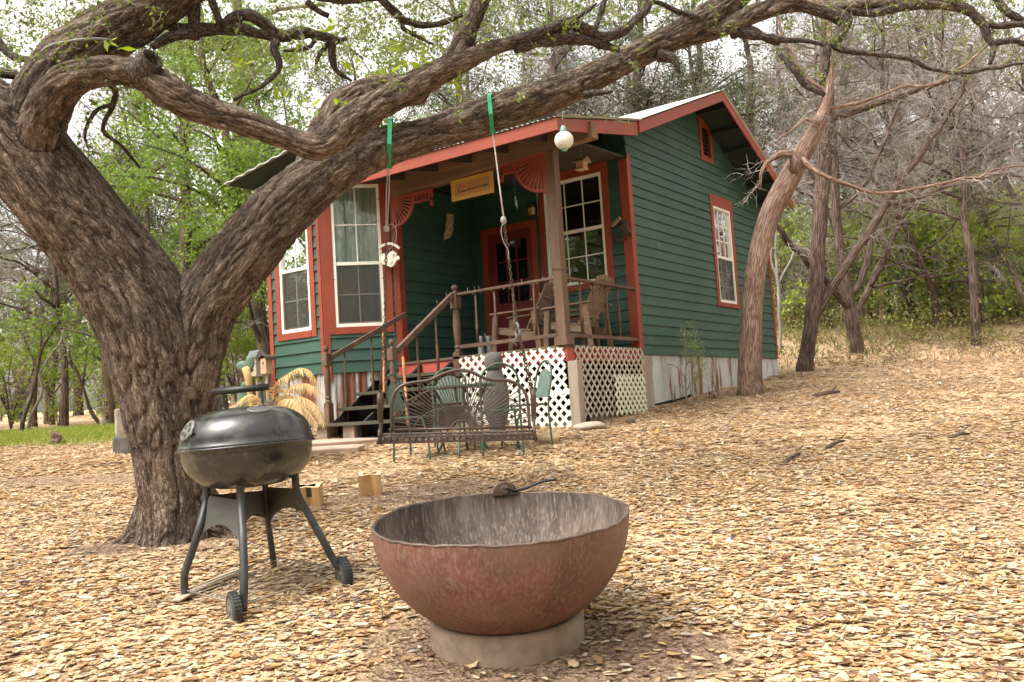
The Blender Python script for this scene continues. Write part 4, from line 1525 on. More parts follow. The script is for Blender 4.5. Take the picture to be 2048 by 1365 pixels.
md.voxel_size = .0125
md2 = tmp.modifiers.new("smooth", 'SMOOTH')
md2.factor = .6
md2.iterations = 9
dg = bpy.context.evaluated_depsgraph_get()
me = bpy.data.meshes.new_from_object(tmp.evaluated_get(dg))
old = tmp.data
bpy.data.objects.remove(tmp)
bpy.data.meshes.remove(old)
nv = len(me.vertices)
V = np.empty(nv * 3)
me.vertices.foreach_get("co", V)
V = V.reshape(-1, 3)
NR = np.empty(nv * 3)
me.vertices.foreach_get("normal", NR)
NR = NR.reshape(-1, 3)
best = np.full(nv, 1e9)
bco = np.zeros((nv, 3))
for ci, Pq in enumerate(CL):
    T, Nn, Bn = frames(Pq[:, :3])
    S = np.concatenate([[0], np.cumsum(np.linalg.norm(np.diff(Pq[:, :3], axis=0), axis=1))])
    for c0 in range(0, nv, 20000):
        v = V[c0:c0 + 20000]
        dd = np.linalg.norm(v[:, None] - Pq[None, :, :3], axis=2)
        kk = np.argmin(dd - Pq[None, :, 3] * 1.0, axis=1)
        dist_ = dd[np.arange(len(v)), kk] - Pq[kk, 3]
        w = dist_ < best[c0:c0 + 20000]
        rel = v - Pq[kk, :3]
        co = np.stack([(rel * Nn[kk]).sum(1), (rel * Bn[kk]).sum(1), S[kk] + (rel * T[kk]).sum(1)], 1) + ci * 7.3
        idx = np.nonzero(w)[0]
        best[c0 + idx] = dist_[idx]
        bco[c0 + idx] = co[idx]
wq = np.stack([fbm(bco * np.array([7, 7, 2.5]) + 3 * k_, 2, 70 + k_) for k_ in range(3)], 1) - .5
pp = bco * np.array([22, 22, 5.2]) + 2.4 * wq
ridge = np.minimum(np.abs(vnoise(pp, 60) - .5) * 4.4, 1)
ridge2 = np.minimum(np.abs(vnoise(pp * np.array([2.1, 2.1, 2.6]) + 9, 61) - .5) * 4.4, 1)
furrow = .68 * ridge + .32 * ridge2
lump = fbm(V * 3.5, 3, 62) - .5
V += NR * ((.022 * (furrow - .62) + .030 * lump)[:, None])
me.vertices.foreach_set("co", V.ravel())
a = me.attributes.new("bco", 'FLOAT_VECTOR', 'POINT')
a.data.foreach_set("vector", bco.astype(np.float32).ravel())
af = me.attributes.new("furrow", 'FLOAT', 'POINT')
af.data.foreach_set("value", furrow.astype(np.float32))
me.polygons.foreach_set("use_smooth", np.ones(len(me.polygons), bool))
me.materials.clear()
me.update()
me.name = "oak_trunk"
link("trunk", me, M['oak_trunk'], OAK)

# smaller branches, each its own part
thin = [
    [(239, 100, 10, BD - .5), (290, 82, 10, BD - .45), (328, 51, 11, BD - .4), (365, 62, 13, BD - .4), (410, 60, 14, BD - .38), (470, 56, 12, BD - .35), (513, 66, 11, BD - .3), (564, 73, 11, BD - .25), (608, 64, 12, BD - .2), (648, 72, 11, BD - .15), (672, 80, 8, BD - .1), (694, 77, 3, BD - .08)],
    [(304, 96, 8, BD - .5), (342, 74, 10, BD - .46), (386, 64, 11, BD - .42)],
    [(384, -30, 15, BD - .45), (386, 10, 14, BD - .43), (389, 55, 14, BD - .4), (388, 78, 11, BD - .4)],
    [(420, -10, 8, BD - .5), (434, 30, 8, BD - .45), (445, 56, 8, BD - .38)],
    [(438, 58, 9, BD - .38), (470, 36, 12, BD - .36), (500, 32, 12, BD - .33), (530, 50, 11, BD - .3), (556, 70, 10, BD - .26)],
    [(666, 78, 8, BD - .12), (664, 105, 7, BD - .12), (670, 138, 6, BD - .1), (686, 153, 5, BD - .08), (704, 161, 2, BD - .05)],
    [(660, 84, 6, BD - .12), (644, 103, 5, BD - .14), (634, 122, 4, BD - .16), (632, 143, 2, BD - .18)],
    [(632, 70, 6, BD - .18), (622, 92, 5, BD - .2), (600, 98, 5, BD - .24), (568, 102, 3, BD - .28)],
    [(552, 80, 9, BD - .28), (548, 100, 8, BD - .3), (558, 122, 7, BD - .3), (556, 142, 6, BD - .3), (540, 160, 5, BD - .34), (510, 180, 4, BD - .4), (468, 200, 3, BD - .5)],
    [(590, -25, 13, BD - .5), (680, -4, 13, BD - .45), (760, -12, 11, BD - .4), (850, -40, 9, BD - .4)],
    [(614, 2, 8, BD - .5), (634, 20, 7, BD - .45), (658, 34, 6, BD - .42)],
    [(760, -5, 8, BD - .4), (782, 18, 8, BD - .35), (808, 40, 8, BD - .3), (846, 49, 7, BD - .26), (886, 46, 6, BD - .22), (925, 30, 5, BD - .2)],
    [(803, 40, 5, BD - .3), (806, 58, 5, BD - .3), (832, 72, 4, BD - .28), (866, 89, 2, BD - .25)],
    [(1030, 96, 11, BD - .06), (1075, 84, 13, BD), (1118, 76, 14, BD + .06), (1165, 80, 11, BD + .12), (1200, 90, 9, BD + .2), (1236, 98, 7, BD + .3)],
    [(980, 100, 10, BD - .12), (1040, 76, 10, BD - .08), (1100, 56, 9, BD - .02), (1150, 36, 6, BD + .04), (1194, 9, 2, BD + .1)],
    [(1122, 70, 12, BD + .06), (1136, 50, 12, BD + .08), (1160, 52, 12, BD + .12), (1195, 72, 11, BD + .18), (1232, 68, 10, BD + .22), (1268, 46, 9, BD + .28), (1292, 18, 9, BD + .34), (1304, -25, 8, BD + .4)],
    [(1190, 60, 5, BD + .2), (1200, 30, 6, BD + .25), (1212, -8, 6, BD + .3)],
    [(1318, 112, 15, BD + 1.4), (1348, 118, 10, BD + 1.35), (1358, 145, 4, BD + 1.33)],
    [(1640, 22, 13, BD + 1.4), (1685, 36, 15, BD + 1.36), (1692, 52, 12, BD + 1.33), (1680, 72, 10, BD + 1.3), (1668, 88, 8, BD + 1.28), (1684, 100, 6, BD + 1.26), (1740, 108, 5, BD + 1.25), (1820, 120, 5, BD + 1.22), (1868, 140, 4, BD + 1.2), (1940, 145, 4, BD + 1.2), (2070, 122, 3, BD + 1.2)],
    [(1700, 20, 10, BD + 1.38), (1745, 25, 8, BD + 1.35), (1880, 4, 12, BD + 1.3), (1932, 20, 11, BD + 1.26), (1962, 42, 10, BD + 1.24), (1978, 80, 8, BD + 1.22), (1988, 92, 7, BD + 1.22), (1980, 130, 4, BD + 1.2)],
    [(1935, 20, 8, BD + 1.26), (1960, 44, 7, BD + 1.24), (2010, 52, 7, BD + 1.22), (2075, 46, 6, BD + 1.2)],
    [(1655, 86, 7, BD + 1.28), (1652, 140, 7, BD + 1.25), (1642, 170, 4, BD + 1.24)],
    [(1985, 90, 7, BD + 1.22), (2020, 82, 6, BD + 1.2), (2070, 95, 5, BD + 1.2)],
    [(1985, -20, 8, BD + 1.3), (2010, 20, 8, BD + 1.26), (2060, 48, 7, BD + 1.24)],
    [(1480, 66, 10, BD + 1.5), (1530, 74, 8, BD + 1.48), (1572, 80, 6, BD + 1.45), (1620, 84, 4, BD + 1.4), (1660, 96, 3, BD + 1.36)],
    [(1462, 68, 10, BD + 1.5), (1500, 62, 9, BD + 1.5), (1538, 80, 7, BD + 1.5), (1560, 86, 4, BD + 1.5)],
    [(1560, 110, 5, BD + 1.5), (1590, 140, 7, BD + 1.4), (1610, 170, 6, BD + 1.4), (1650, 192, 5, BD + 1.35)],
    [(212, 165, 5, BD - .68), (232, 180, 5, BD - .6), (224, 215, 5, BD - .55), (206, 262, 4, BD - .5), (240, 290, 4, BD - .4), (280, 335, 3, BD - .3)],
    [(226, 208, 4, BD - .55), (190, 226, 4, BD - .55), (170, 268, 3, BD - .55), (176, 300, 2, BD - .55)],
    [(-60, 130, 14, BD - .3), (0, 146, 11, BD - .3), (60, 152, 6, BD - .3)],
    [(-40, 30, 12, BD + .3), (20, 110, 9, BD + .3), (80, 120, 5, BD + .2)],
    [(1170, 190, 8, BD + 1.2), (1190, 188, 7, BD + 1.1), (1226, 185, 3, BD + 1.05)],
    [(1410, 70, 7, BD + 1.5), (1400, 40, 6, BD + 1.4), (1340, 16, 5, BD + 1.3), (1280, -10, 4, BD + 1.2)],
]
LIMBS = []
for rows in thin:
    Pq = catmull(px_path(rows), .035)
    w = (fbm(Pq[:, :3] * 9, 3, 5) - .5) * .035
    Pq[:, 2] += w
    Pq[:, 3] *= 1 + .5 * (vnoise(Pq[:, :3] * 14, 9) - .5)
    LIMBS.append(Pq)
    MB().tube(Pq[:, :3], Pq[:, 3], 9).build("branch", M['oak_thin'], OAK, smooth=True, bco=True)
# knot hole where a limb broke away
kh = MB()
c0 = at(299, 124, BD - .80)
ax = at(322, 96, BD - .86) - c0
ax /= np.linalg.norm(ax)
Mk = Matrix.Translation(c0) @ Vector(ax).to_track_quat('Z', 'Y').to_matrix().to_4x4()
kh.lathe([(.095, -.12), (.082, -.02), (.078, .03), (.066, .042), (.054, .03), (.045, -.02), (.03, -.06), (0, -.07)], 18, Mk, False)
kh.build("knot_hole", M['oak_thin'], OAK, smooth=True, bco=True)
kh = MB()
c0 = at(382, 787, BD - .222)
ax = RT * .21 - FW * .29
ax /= np.linalg.norm(ax)
Mk = Matrix.Translation(c0) @ Vector(ax).to_track_quat('Z', 'Y').to_matrix().to_4x4()
kh.lathe([(.056, -.06), (.050, -.030), (.042, -.016), (.03, -.018), (.0, -.022)], 16, Mk)
kh.build("branch_scar", M['scar'], OAK, smooth=True)


# ---- twigs and leaves, all vectorised
def twig_batch(P0, D, Ln, R0, k=5, wob=.25, grav=0.0, sides=3):
    """n curved twigs as tapered tubes; returns verts, quads, points (n,k,3)"""
    n = len(P0)
    P = np.empty((n, k, 3))
    P[:, 0] = P0
    d = D / (np.linalg.norm(D, axis=1)[:, None] + 1e-9)
    for i_ in range(1, k):
        d = d + rng.normal(0, wob, (n, 3))
        d[:, 2] += grav
        d /= np.linalg.norm(d, axis=1)[:, None]
        P[:, i_] = P[:, i_ - 1] + d * (Ln / (k - 1))[:, None]
    R = R0[:, None] * np.linspace(1, .25, k)[None]
    T = np.gradient(P, axis=1)
    T /= np.linalg.norm(T, axis=2)[..., None] + 1e-9
    ref = np.where(np.abs(T[..., 2:3]) < .9, np.array([0, 0, 1.0]), np.array([1.0, 0, 0]))
    A = np.cross(T, ref)
    A /= np.linalg.norm(A, axis=2)[..., None] + 1e-9
    B = np.cross(T, A)
    an = np.arange(sides) * 2 * math.pi / sides
    V = P[:, :, None] + R[:, :, None, None] * (np.cos(an)[None, None, :, None] * A[:, :, None] + np.sin(an)[None, None, :, None] * B[:, :, None])
    q = []
    for i_ in range(k - 1):
        for j_ in range(sides):
            q.append([i_ * sides + j_, i_ * sides + (j_ + 1) % sides, (i_ + 1) * sides + (j_ + 1) % sides, (i_ + 1) * sides + j_])
    Q = (np.array(q)[None] + (np.arange(n) * k * sides)[:, None, None]).reshape(-1, 4)
    return V.reshape(-1, 3), Q, P


def cat_mesh(lst):
    V, Q, off = [], [], 0
    for v, q in lst:
        V.append(v)
        Q.append(q + off)
        off += len(v)
    return np.vstack(V), np.vstack(Q)


def leaf_quads(P, D, L, wd, tint):
    """flat diamond leaves pointing along D"""
    n = len(P)
    D = D / (np.linalg.norm(D, axis=1)[:, None] + 1e-9)
    s = np.cross(D, rng.normal(0, 1, (n, 3)))
    s /= np.linalg.norm(s, axis=1)[:, None] + 1e-9
    V = np.stack([P, P + D * (L * .5)[:, None] + s * (wd * .5)[:, None], P + D * L[:, None], P + D * (L * .5)[:, None] - s * (wd * .5)[:, None]], 1)
    Q = np.arange(n * 4).reshape(-1, 4)
    return V.reshape(-1, 3), Q, np.repeat(tint, 4, 0)


def oak_crown():
    tw, lv, tl = [], [], []
    # clusters around the thin limbs and a loose canopy above the frame's top
    C = []
    for Pq in LIMBS:
        m = int(len(Pq) * .26) + 1
        k = rng.integers(0, len(Pq), m)
        C.append(Pq[k, :3] + rng.normal(0, .10, (m, 3)) + np.array([0, 0, .08]))
    n = 4400
    px = rng.uniform(-250, 1500, n)
    py = rng.uniform(-320, 150, n)
    py = np.where(px > 1050, py - 110, py)
    dp = rng.uniform(5.6, 10.5, n)
    pts = np.stack([at(x, y, d) for x, y, d in zip(px, py, dp)])
    keep = fbm(pts * .9, 3, 91) > .47
    C.append(pts[keep])
    # right hand sprays
    px, py = rng.uniform(1600, 2080, 60), rng.uniform(-20, 70, 60)
    C.append(np.stack([at(x, y, d) for x, y, d in zip(px, py, rng.uniform(7.6, 8.6, 60))]))
    n = 2600  # canopy out of frame, added to shade the porch and mottle reflections
    uu, dd_ = rng.uniform(-7, 6, n), rng.uniform(-2.5, 11, n)
    hh = np.maximum(.52 * dd_ + .6, 2.6) + rng.uniform(0, 2.6, n)
    pts = np.column_stack([CAM[0] + uu * HR[0] + dd_ * HF[0], CAM[1] + uu * HR[1] + dd_ * HF[1], CAM[2] + hh])
    C.append(pts[fbm(pts * .7, 3, 92) > .47])
    C = np.vstack(C)
    m = len(C)
    D = rng.normal(0, 1, (m, 3)) + np.array([0, 0, -.1])
    v, q, P = twig_batch(C, D, rng.uniform(.15, .40, m), rng.uniform(.002, .0035, m), 5, .35)
    tw.append((v, q))
    base = P[:, 1:].reshape(-1, 3)
    rep = 4
    base = np.repeat(base, rep, 0) + rng.normal(0, .018, (len(base) * rep, 3))
    nl = len(base)
    bright = rng.uniform(0, 1, nl)[:, None]
    clr = np.array([.10, .15, .03]) * (1 - bright) + np.array([.25, .31, .06]) * bright
    clr *= rng.uniform(.75, 1.2, (nl, 1))
    old_ = rng.uniform(0, 1, nl) < .14
    clr[old_] = np.array([.12, .13, .05])
    L = rng.uniform(.022, .048, nl)
    a_ = leaf_quads(base, rng.normal(0, 1, (nl, 3)) + np.array([0, 0, -.2]), L, L * .5, clr)
    # bright new sprigs on top of the lower limb and elsewhere
    S = []
    for (x, y, d) in ((228, 95, BD - .8), (560, 200, BD - .5), (490, 130, BD - .5), (690, 215, BD - .3), (770, 252, BD + .7), (750, 240, BD + .75), (612, 222, BD - .45), (770, 150, BD - .35),
                      (840, 120, BD - .3), (800, 95, BD - .3), (870, 85, BD - .3), (720, 135, BD - .35), (830, 150, BD - .3), (915, 175, BD - .2), (590, 130, BD - .4), (650, 55, BD - .3)):
        S += [np.append(at(x, y, d), k) for k in range(6)]
    S = np.array(S)[:, :3] + rng.normal(0, .03, (len(S), 3))
    D2 = rng.normal(0, .8, (len(S), 3)) + np.array([0, 0, .7])
    Ls = rng.uniform(.06, .13, len(S))
    b_ = leaf_quads(S, D2, Ls, Ls * .32, np.tile(np.array([[.34, .44, .03]]), (len(S), 1)) * rng.uniform(.7, 1.1, (len(S), 1)))
    V, Q = cat_mesh([(a_[0], a_[1]), (b_[0], b_[1])])
    return cat_mesh(tw), (V, Q, np.vstack([a_[2], b_[2]]))


(tv, tq), (lv, lq, lt) = oak_crown()
link("twigs", mesh_np("oak_twigs", tv, tq), M['twiggy'], OAK)
link("crown", mesh_np("oak_leaves", lv, lq, tint=lt), M['leaf'], OAK)
CB = thing("cable", "black cable running down the left limb of the oak", "cable", at(280, 450, BD))
MB().curve([at(x, y, BD - .42 - dd) for x, y, dd in ((120, 250, .16), (145, 285, .16), (180, 325, .12), (215, 368, .06), (248, 410, .0), (285, 455, .0))], .009, 6).build("cord", M['cable'], CB, smooth=True)
CB = thing("cable", "thin grey cable looped over the upper left oak limb", "cable", at(140, 90, BD))
MB().curve([at(x, y, BD - .36 - d_) for x, y, d_ in ((66, 118, .32), (100, 92, .38), (150, 81, .40), (190, 78, .37), (222, 80, .3))], .008, 6).build("cord", M['greycable'], CB, smooth=True)

def strewn():
    n = 1500
    d = np.sqrt(rng.uniform(2.2 ** 2, 15 ** 2, n))
    u = rng.uniform(-1, 1, n) * (.62 * d + .8)
    x, y = CAM[0] + u * HR[0] + d * HF[0], CAM[1] + u * HR[1] + d * HF[1]
    k_ = ~((x < .1) & (y > -.1)) & ~((x < -2.8) & (y > -.8))
    x, y = x[k_], y[k_]
    n = len(x)
    P = np.column_stack([x, y, gh(x, y) + .022])
    D = rng.normal(0, 1, (n, 3))
    D[:, 2] = rng.normal(.06, .08, n)
    v, q, _ = twig_batch(P, D, rng.uniform(.05, .28, n) ** 1.2, rng.uniform(.0016, .0042, n), 5, .18, 0, 4)
    tag(link("twig_litter", mesh_np("twig_litter", v, q), M['twig']), "small dark twigs strewn among the dry leaves of the yard", "twigs", kind="stuff")


strewn()

# ------------------------------------------------------------------ hanging swing bench
SDp = 7.45
SW = thing("swing_bench", "bronze metal swing bench with sunburst back hung by chains from the oak", "swing bench", at(915, 885, SDp))
sx0, sx1 = at(757, 886, SDp), at(1072, 878, SDp)
e1 = (sx1 - sx0) / np.linalg.norm(sx1 - sx0)
back_dir = HF[0] * 1.0, HF[1] * 1.0
eb = np.array([HF[0], HF[1], .0])
eb = eb - e1 * (eb @ e1)
eb /= np.linalg.norm(eb)
eu = np.cross(e1, eb)
if eu[2] < 0: eu = -eu
wid = np.linalg.norm(sx1 - sx0)
o3 = (sx0 + sx1) / 2


def SP(s, b, u): return o3 + e1 * s + eb * b + eu * u


def swp(px, py):          # a point in the leaning plane of the bench back, from its outline
    s = (px - 914.5) / 315 * wid * 1.045
    u = (884 - py + (914.5 - px) * .025) / F * (SDp + .45)
    return SP(s, .42 + u * .10, u + .01)


hwd = wid / 2
seat_bar = .024
fr = MB()
outl = [(777, 872), (776, 845), (777, 815), (784, 792), (800, 778), (830, 772), (855, 768), (880, 756), (912, 748), (940, 752), (965, 764), (985, 768), (1010, 768), (1035, 778), (1049, 796), (1054, 825), (1055, 866)]
fr.curve([swp(x, y) for x, y in outl], .0145, 8)
fr.tube([swp(770, 868), swp(1060, 862)], .012, 8)
backr = fr.build("backrest", M['swing'], SW, smooth=True)
ry = MB()
C0 = np.array([917, 868])
Q_ = np.array(outl, float)
QQ = catmull(np.column_stack([Q_, np.zeros(len(Q_)), np.zeros(len(Q_))]), 3)[:, :2]
for th in np.linspace(math.radians(3), math.radians(177), 46):
    dv = np.array([math.cos(th), -math.sin(th)])
    ang = np.arctan2(-(QQ[:, 1] - C0[1]), QQ[:, 0] - C0[0])
    kq = np.argmin(np.abs(ang - th))
    rr = np.linalg.norm(QQ[kq] - C0)
    ry.tube([swp(*(C0 + dv * 19)), swp(*(C0 + dv * rr * .5)), swp(*(C0 + dv * rr))], .0048, 5, False)
for ra, rb, lim in ((142, 88, 8), (96, 48, 4), (20, 19, 0)):
    ry.tube([swp(C0[0] + ra * math.cos(t), C0[1] - rb * math.sin(t)) for t in np.linspace(math.radians(lim), math.radians(180 - lim), 26)], .005 if ra > 30 else .009, 6)
ry.build("sunburst_rods", M['swing'], backr, smooth=True)
st = MB()
st.bar(SP(-hwd, 0, .0), SP(hwd, 0, 0), .026, .024, eu)
st.tube([SP(-hwd, .02, .065), SP(hwd, .02, .065)], .010, 8)
st.tube([SP(-hwd, .44, .03), SP(hwd, .44, .03)], .013, 8)
st.bar(SP(-hwd, 0, 0), SP(-hwd, .46, .02), .03, .03, eu)
st.bar(SP(hwd, 0, 0), SP(hwd, .46, .02), .03, .03, eu)
seatf = st.build("seat_frame", M['swing'], SW)
sl_ = MB()
nrod = 24
for k in range(nrod):
    s = -hwd + .05 + (2 * hwd - .1) * k / (nrod - 1)
    sl_.curve([SP(s, .06, .062), SP(s, .02, .075), SP(s, -.012, .055), SP(s, -.012, .01)], .0042, 5, .05)
    if k % 6 == 0: sl_.curve([SP(s, .44, .030), SP(s, .25, .012), SP(s, .06, .035)], .005, 5, .05)
    if k < nrod - 1:
        ds = (2 * hwd - .1) / (nrod - 1)
        sl_.curve([SP(s, -.005, .065), SP(s + ds * .12, -.006, .02), SP(s + ds * .5, -.006, .004), SP(s + ds * .88, -.006, .02), SP(s + ds, -.005, .065)], .0042, 5, .02)
for bb in (.12, .22, .33): sl_.tube([SP(-hwd, bb, .018), SP(hwd, bb, .018)], .005, 5)
sl_.build("seat_slats", M['swing'], SW, smooth=True)
for sg_ in (-1, 1):
    am = MB()
    s = sg_ * (hwd - .012)
    am.curve([SP(s, -.02, .0), SP(s, -.035, .06), SP(s, -.01, .10), SP(s, .02, .06), SP(s, .01, .01)], .014, 7, .02)
    am.curve([SP(s, .02, .05), SP(s, .05, .18), SP(s, .06, .30)], .012, 7, .04)
    am.curve([SP(s, .06, .16), SP(s, .03, .24), SP(s, .0, .33), SP(s, .02, .385), SP(s, .08, .39), SP(s, .12, .34), SP(s, .10, .27), SP(s, .08, .30)], .022, 8, .02)
    am.curve([SP(s, .10, .33), SP(s, .28, .34), SP(s, .44, .32)], .015, 7, .04)
    am.curve([SP(s, .06, .05), SP(s, .12, .16), SP(s, .10, .28)], .010, 7, .04)
    am.build("armrest", M['swing'], SW, smooth=True)


def chain(name, P, q, link_l=.036, r=.0042, m='chain', par_=SW):
    P, q = np.array(P, float), np.array(q, float)
    L = np.linalg.norm(q - P)
    n = max(2, int(L / (link_l * .78)))
    t = (q - P) / L
    a_ = np.cross(t, [1, 0.3, 0])
    a_ /= np.linalg.norm(a_)
    b_ = np.cross(t, a_)
    mb = MB()
    for k in range(n):
        c = P + t * L * (k + .5) / n
        sd_ = a_ if k % 2 else b_
        pts = [c + t * (link_l / 2) * math.cos(w) + sd_ * (link_l * .30) * math.sin(w) for w in np.linspace(0, 2 * math.pi, 9)]
        mb.tube(pts, r, 4, False)
    return mb.build(name, M[m], par_)


def strap(name, px, py0, py1, d, lean):
    """webbing loop slung over the limb, with the two falls hanging close together"""
    mb = MB()
    topb, topf = at(px + 3, py0 - 3, d + .10), at(px, py0 + 2, d - .22)
    mid = at(px + lean * .5, (py0 + py1) / 2, d - .26)
    low, low2 = at(px + lean, py1, d - .10), at(px + lean + 3, py1, d + .02)
    for a_, b_ in ((topf, mid), (mid, low), (topb, low2)):
        mb.bar(a_, b_, .032, .004, FW)
    mb.bar(topf, topb, .030, .004, (0, 0, 1))
    return mb.build(name, M['strap'], SW)


lt0, lt1 = strap("strap", 780, 240, 338, SDp + .02, -3), strap("strap", 978, 190, 268, SDp + .30, 7)
rp = MB()
for o in (-2, 2): rp.curve([at(777 + o, 336, SDp - .1), at(775 + o * 1.2, 400, SDp - .1), at(773 + o * .5, 458, SDp - .08)], .0045, 5)
rp.curve([at(773, 455, SDp - .08), at(784, 448, SDp - .1), at(793, 462, SDp - .12), at(790, 485, SDp - .12), at(778, 500, SDp - .12)], .003, 5, .02)
rp.lathe([(0, -.03), (.02, -.02), (.024, 0), (.02, .02), (0, .03)], 8, Matrix.Translation(at(773, 458, SDp - .08)))
rp.build("rope", M['rope'], SW, smooth=True)
rp = MB()
rp.curve([at(985, 266, SDp + .2), at(990, 300, SDp + .16), at(1000, 380, SDp - .05), at(1008, 440, SDp - .04)], .0065, 6)
rp.curve([at(1008, 440, SDp - .06), at(1002, 462, SDp - .06), at(1008, 486, SDp - .06), at(1016, 500, SDp - .06), at(1017, 520, SDp - .05)], .0035, 5, .02)
rp.lathe([(0, -.035), (.018, -.02), (.026, 0), (.018, .03), (0, .04)], 8, Matrix.Translation(at(1007, 442, SDp - .05)))
rp.build("rope", M['rope'], SW, smooth=True)
AL_, AR_ = SP(-hwd + .012, .03, .39), SP(hwd - .012, .03, .39)
ALb, ARb = SP(-hwd + .012, .43, .33), SP(hwd - .012, .43, .33)
jl, jr = at(770, 645, SDp + .05), at(1034, 650, SDp + .05)
chain("chain", at(773, 460, SDp - .08), jl)
chain("chain", jl, AL_)
chain("chain", jl, ALb)
chain("chain", at(1008, 445, SDp - .05), jr)
chain("chain", jr, AR_)
chain("chain", jr, ARb)
kn = MB()
for (x, y) in ((1033, 652), (1036, 664), (1030, 672)):
    kn.curve([at(x, y - 6, SDp), at(x + 4, y + 2, SDp - .03), at(x - 2, y + 12, SDp), at(x + 3, y + 20, SDp)], .010, 6, .02)
kn.build("cord_knot", M['greycable'], SW, smooth=True)

# ------------------------------------------------------------------ fire bowl
bc = W(BOWL_U, BOWL_D)
tilt = math.atan(.094)
Bz = Vector((-HF[0] * math.sin(tilt), -HF[1] * math.sin(tilt), math.cos(tilt)))
By = Vector((HF[0] * math.cos(tilt), HF[1] * math.cos(tilt), math.sin(tilt)))
Bx = By.cross(Bz)
MBW = Matrix(((Bx.x, By.x, Bz.x, bc[0]), (Bx.y, By.y, Bz.y, bc[1]), (Bx.z, By.z, Bz.z, bc[2]), (0, 0, 0, 1)))
BOWL = thing("fire_bowl", "large rusty iron fire bowl resting on a concrete ring in the foreground", "fire pit", bc)


def bowlpts(a_, b_, ztop, n, t0=0.0, t1=1.0):
    out = []
    for t in np.linspace(t0, t1, n):
        an = t * math.pi / 2
        out.append((a_ * math.sin(an) ** .92, ztop - b_ * math.cos(an)))
    return out


RB, HB, ZT = .583, .512, .562


def wobble(mb, amp):
    V = np.vstack(mb.v)
    A = np.array(MBW.inverted())
    lv_ = V @ A[:3, :3].T + A[:3, 3]
    an = np.arctan2(lv_[:, 1], lv_[:, 0])
    f = sstep(.42, .535, lv_[:, 2])
    dz = f * amp * (np.sin(an * 3 + 1) * .5 + np.sin(an * 7 + 2) * .3 + np.sin(an * 13) * .22 + np.sin(an * 29 + .5) * .2 + np.sin(an * 47) * .12)
    lv_[:, 2] += dz
    A2 = np.array(MBW)
    mb.v = [lv_ @ A2[:3, :3].T + A2[:3, 3]]
    return mb


ob = MB()
prof = bowlpts(RB, HB, ZT, 40, .0, 1.0)
ob.lathe([(max(r, 1e-5), z) for r, z in prof], 120, MBW, False)
wobble(ob, .007).build("shell", M['bowl'], BOWL, smooth=True)
ib = MB()
pi_ = bowlpts(RB - .014, HB - .014, ZT, 40, .0, 1.0)
ib.lathe([(max(r, 1e-5), z) for r, z in pi_], 120, MBW, False)
wobble(ib, .007).build("inner_wall", M['soot'], BOWL, smooth=True)
rmb = MB()
ang = np.linspace(0, 2 * math.pi, 121)[:-1]
V = []
for r in (RB, RB - .014):
    for a_ in ang: V.append(MBW @ Vector((r * math.cos(a_), r * math.sin(a_), ZT + .0005)))
rmb.add([tuple(v) for v in V], [[k, (k + 1) % 120, 120 + (k + 1) % 120, 120 + k] for k in range(120)])
wobble(rmb, .007)
lip = MB()
lip.tube([tuple(MBW @ Vector(((RB - .004) * math.cos(t), (RB - .004) * math.sin(t), ZT))) for t in np.linspace(0, 2 * math.pi, 161)], rng.uniform(.005, .0085, 161), 7, False)
wobble(lip, .007)
rmb.f += [[k_ + rmb.n for k_ in f_] for f_ in lip.f]
rmb.v.append(lip.v[0])
rmb.c.append(lip.v[0])
rmb.build("rim", M['chain'], BOWL, smooth=True)
tb = MB()
Rt = MBW @ Matrix.Translation((.02, RB - .012, ZT - .01)) @ Matrix.Rotation(math.pi / 2, 4, 'X')
half = [(.068 * math.cos(t), .072 * math.sin(t)) for t in np.linspace(0, math.pi, 16)]
tb.prism(half, .016, Rt)
tb.prism([(.024 * math.cos(t), .030 + .024 * math.sin(t)) for t in np.linspace(0, 2 * math.pi, 12, False)], .022, Rt)
tb.build("lug_handle", M['chain'], BOWL, bevel=.003)
pk = MB()
pk.curve([MBW @ Vector((.02, RB - .06, ZT + .035)), MBW @ Vector((.07, RB - .03, ZT + .012)), MBW @ Vector((.13, RB - .005, ZT + .018)), MBW @ Vector((.21, RB + .01, ZT + .042)), MBW @ Vector((.29, RB + .02, ZT + .048))], .0075, 7, .02)
PK = tag(pk.build("fire_poker", M['cable'], None, smooth=True), "short black iron rod lying across the far rim of the rusty fire bowl", "poker")
rg = MB()
rg.lathe([(.345, -.10), (.350, .0), (.352, .10), (.340, .122), (.31, .125), (.30, .10), (.30, -.1)], 64, MBW)
RG = tag(rg.build("concrete_ring", M['concrete'], None, smooth=True), "low round concrete ring supporting the rusty fire bowl", "concrete ring")

# ------------------------------------------------------------------ kettle grill
GD = 5.2
GR = thing("kettle_grill", "black kettle charcoal grill on four legs with two wheels beside the oak trunk", "grill", W(-1.42, GD))
rc = at(494, 889, GD)
gx = at(560, 885.5, GD) - at(428, 893.5, GD)
gx = gx / np.linalg.norm(gx)
gx = (gx + np.array([0, 0, .035]))
gx /= np.linalg.norm(gx)
gzv = np.array([0, 0, 1.0]) - gx * gx[2]
gzv += np.array([-HF[0], -HF[1], 0]) * .0
gzv /= np.linalg.norm(gzv)
gyv = np.cross(gzv, gx)
MG = Matrix(((gx[0], gyv[0], gzv[0], rc[0]), (gx[1], gyv[1], gzv[1], rc[1]), (gx[2], gyv[2], gzv[2], rc[2]), (0, 0, 0, 1)))
GRr = .368
lid = MB()
lp_ = [(GRr + .002, -.004), (GRr + .006, .004), (GRr, .012)] + [(GRr * math.cos(t) ** .62 * .985,   .012 + .198 * math.sin(t) ** .92) for t in np.linspace(.08, math.pi / 2 - .001, 22)]
lid.lathe([(max(r, 1e-5), z) for r, z in lp_], 72, MG)
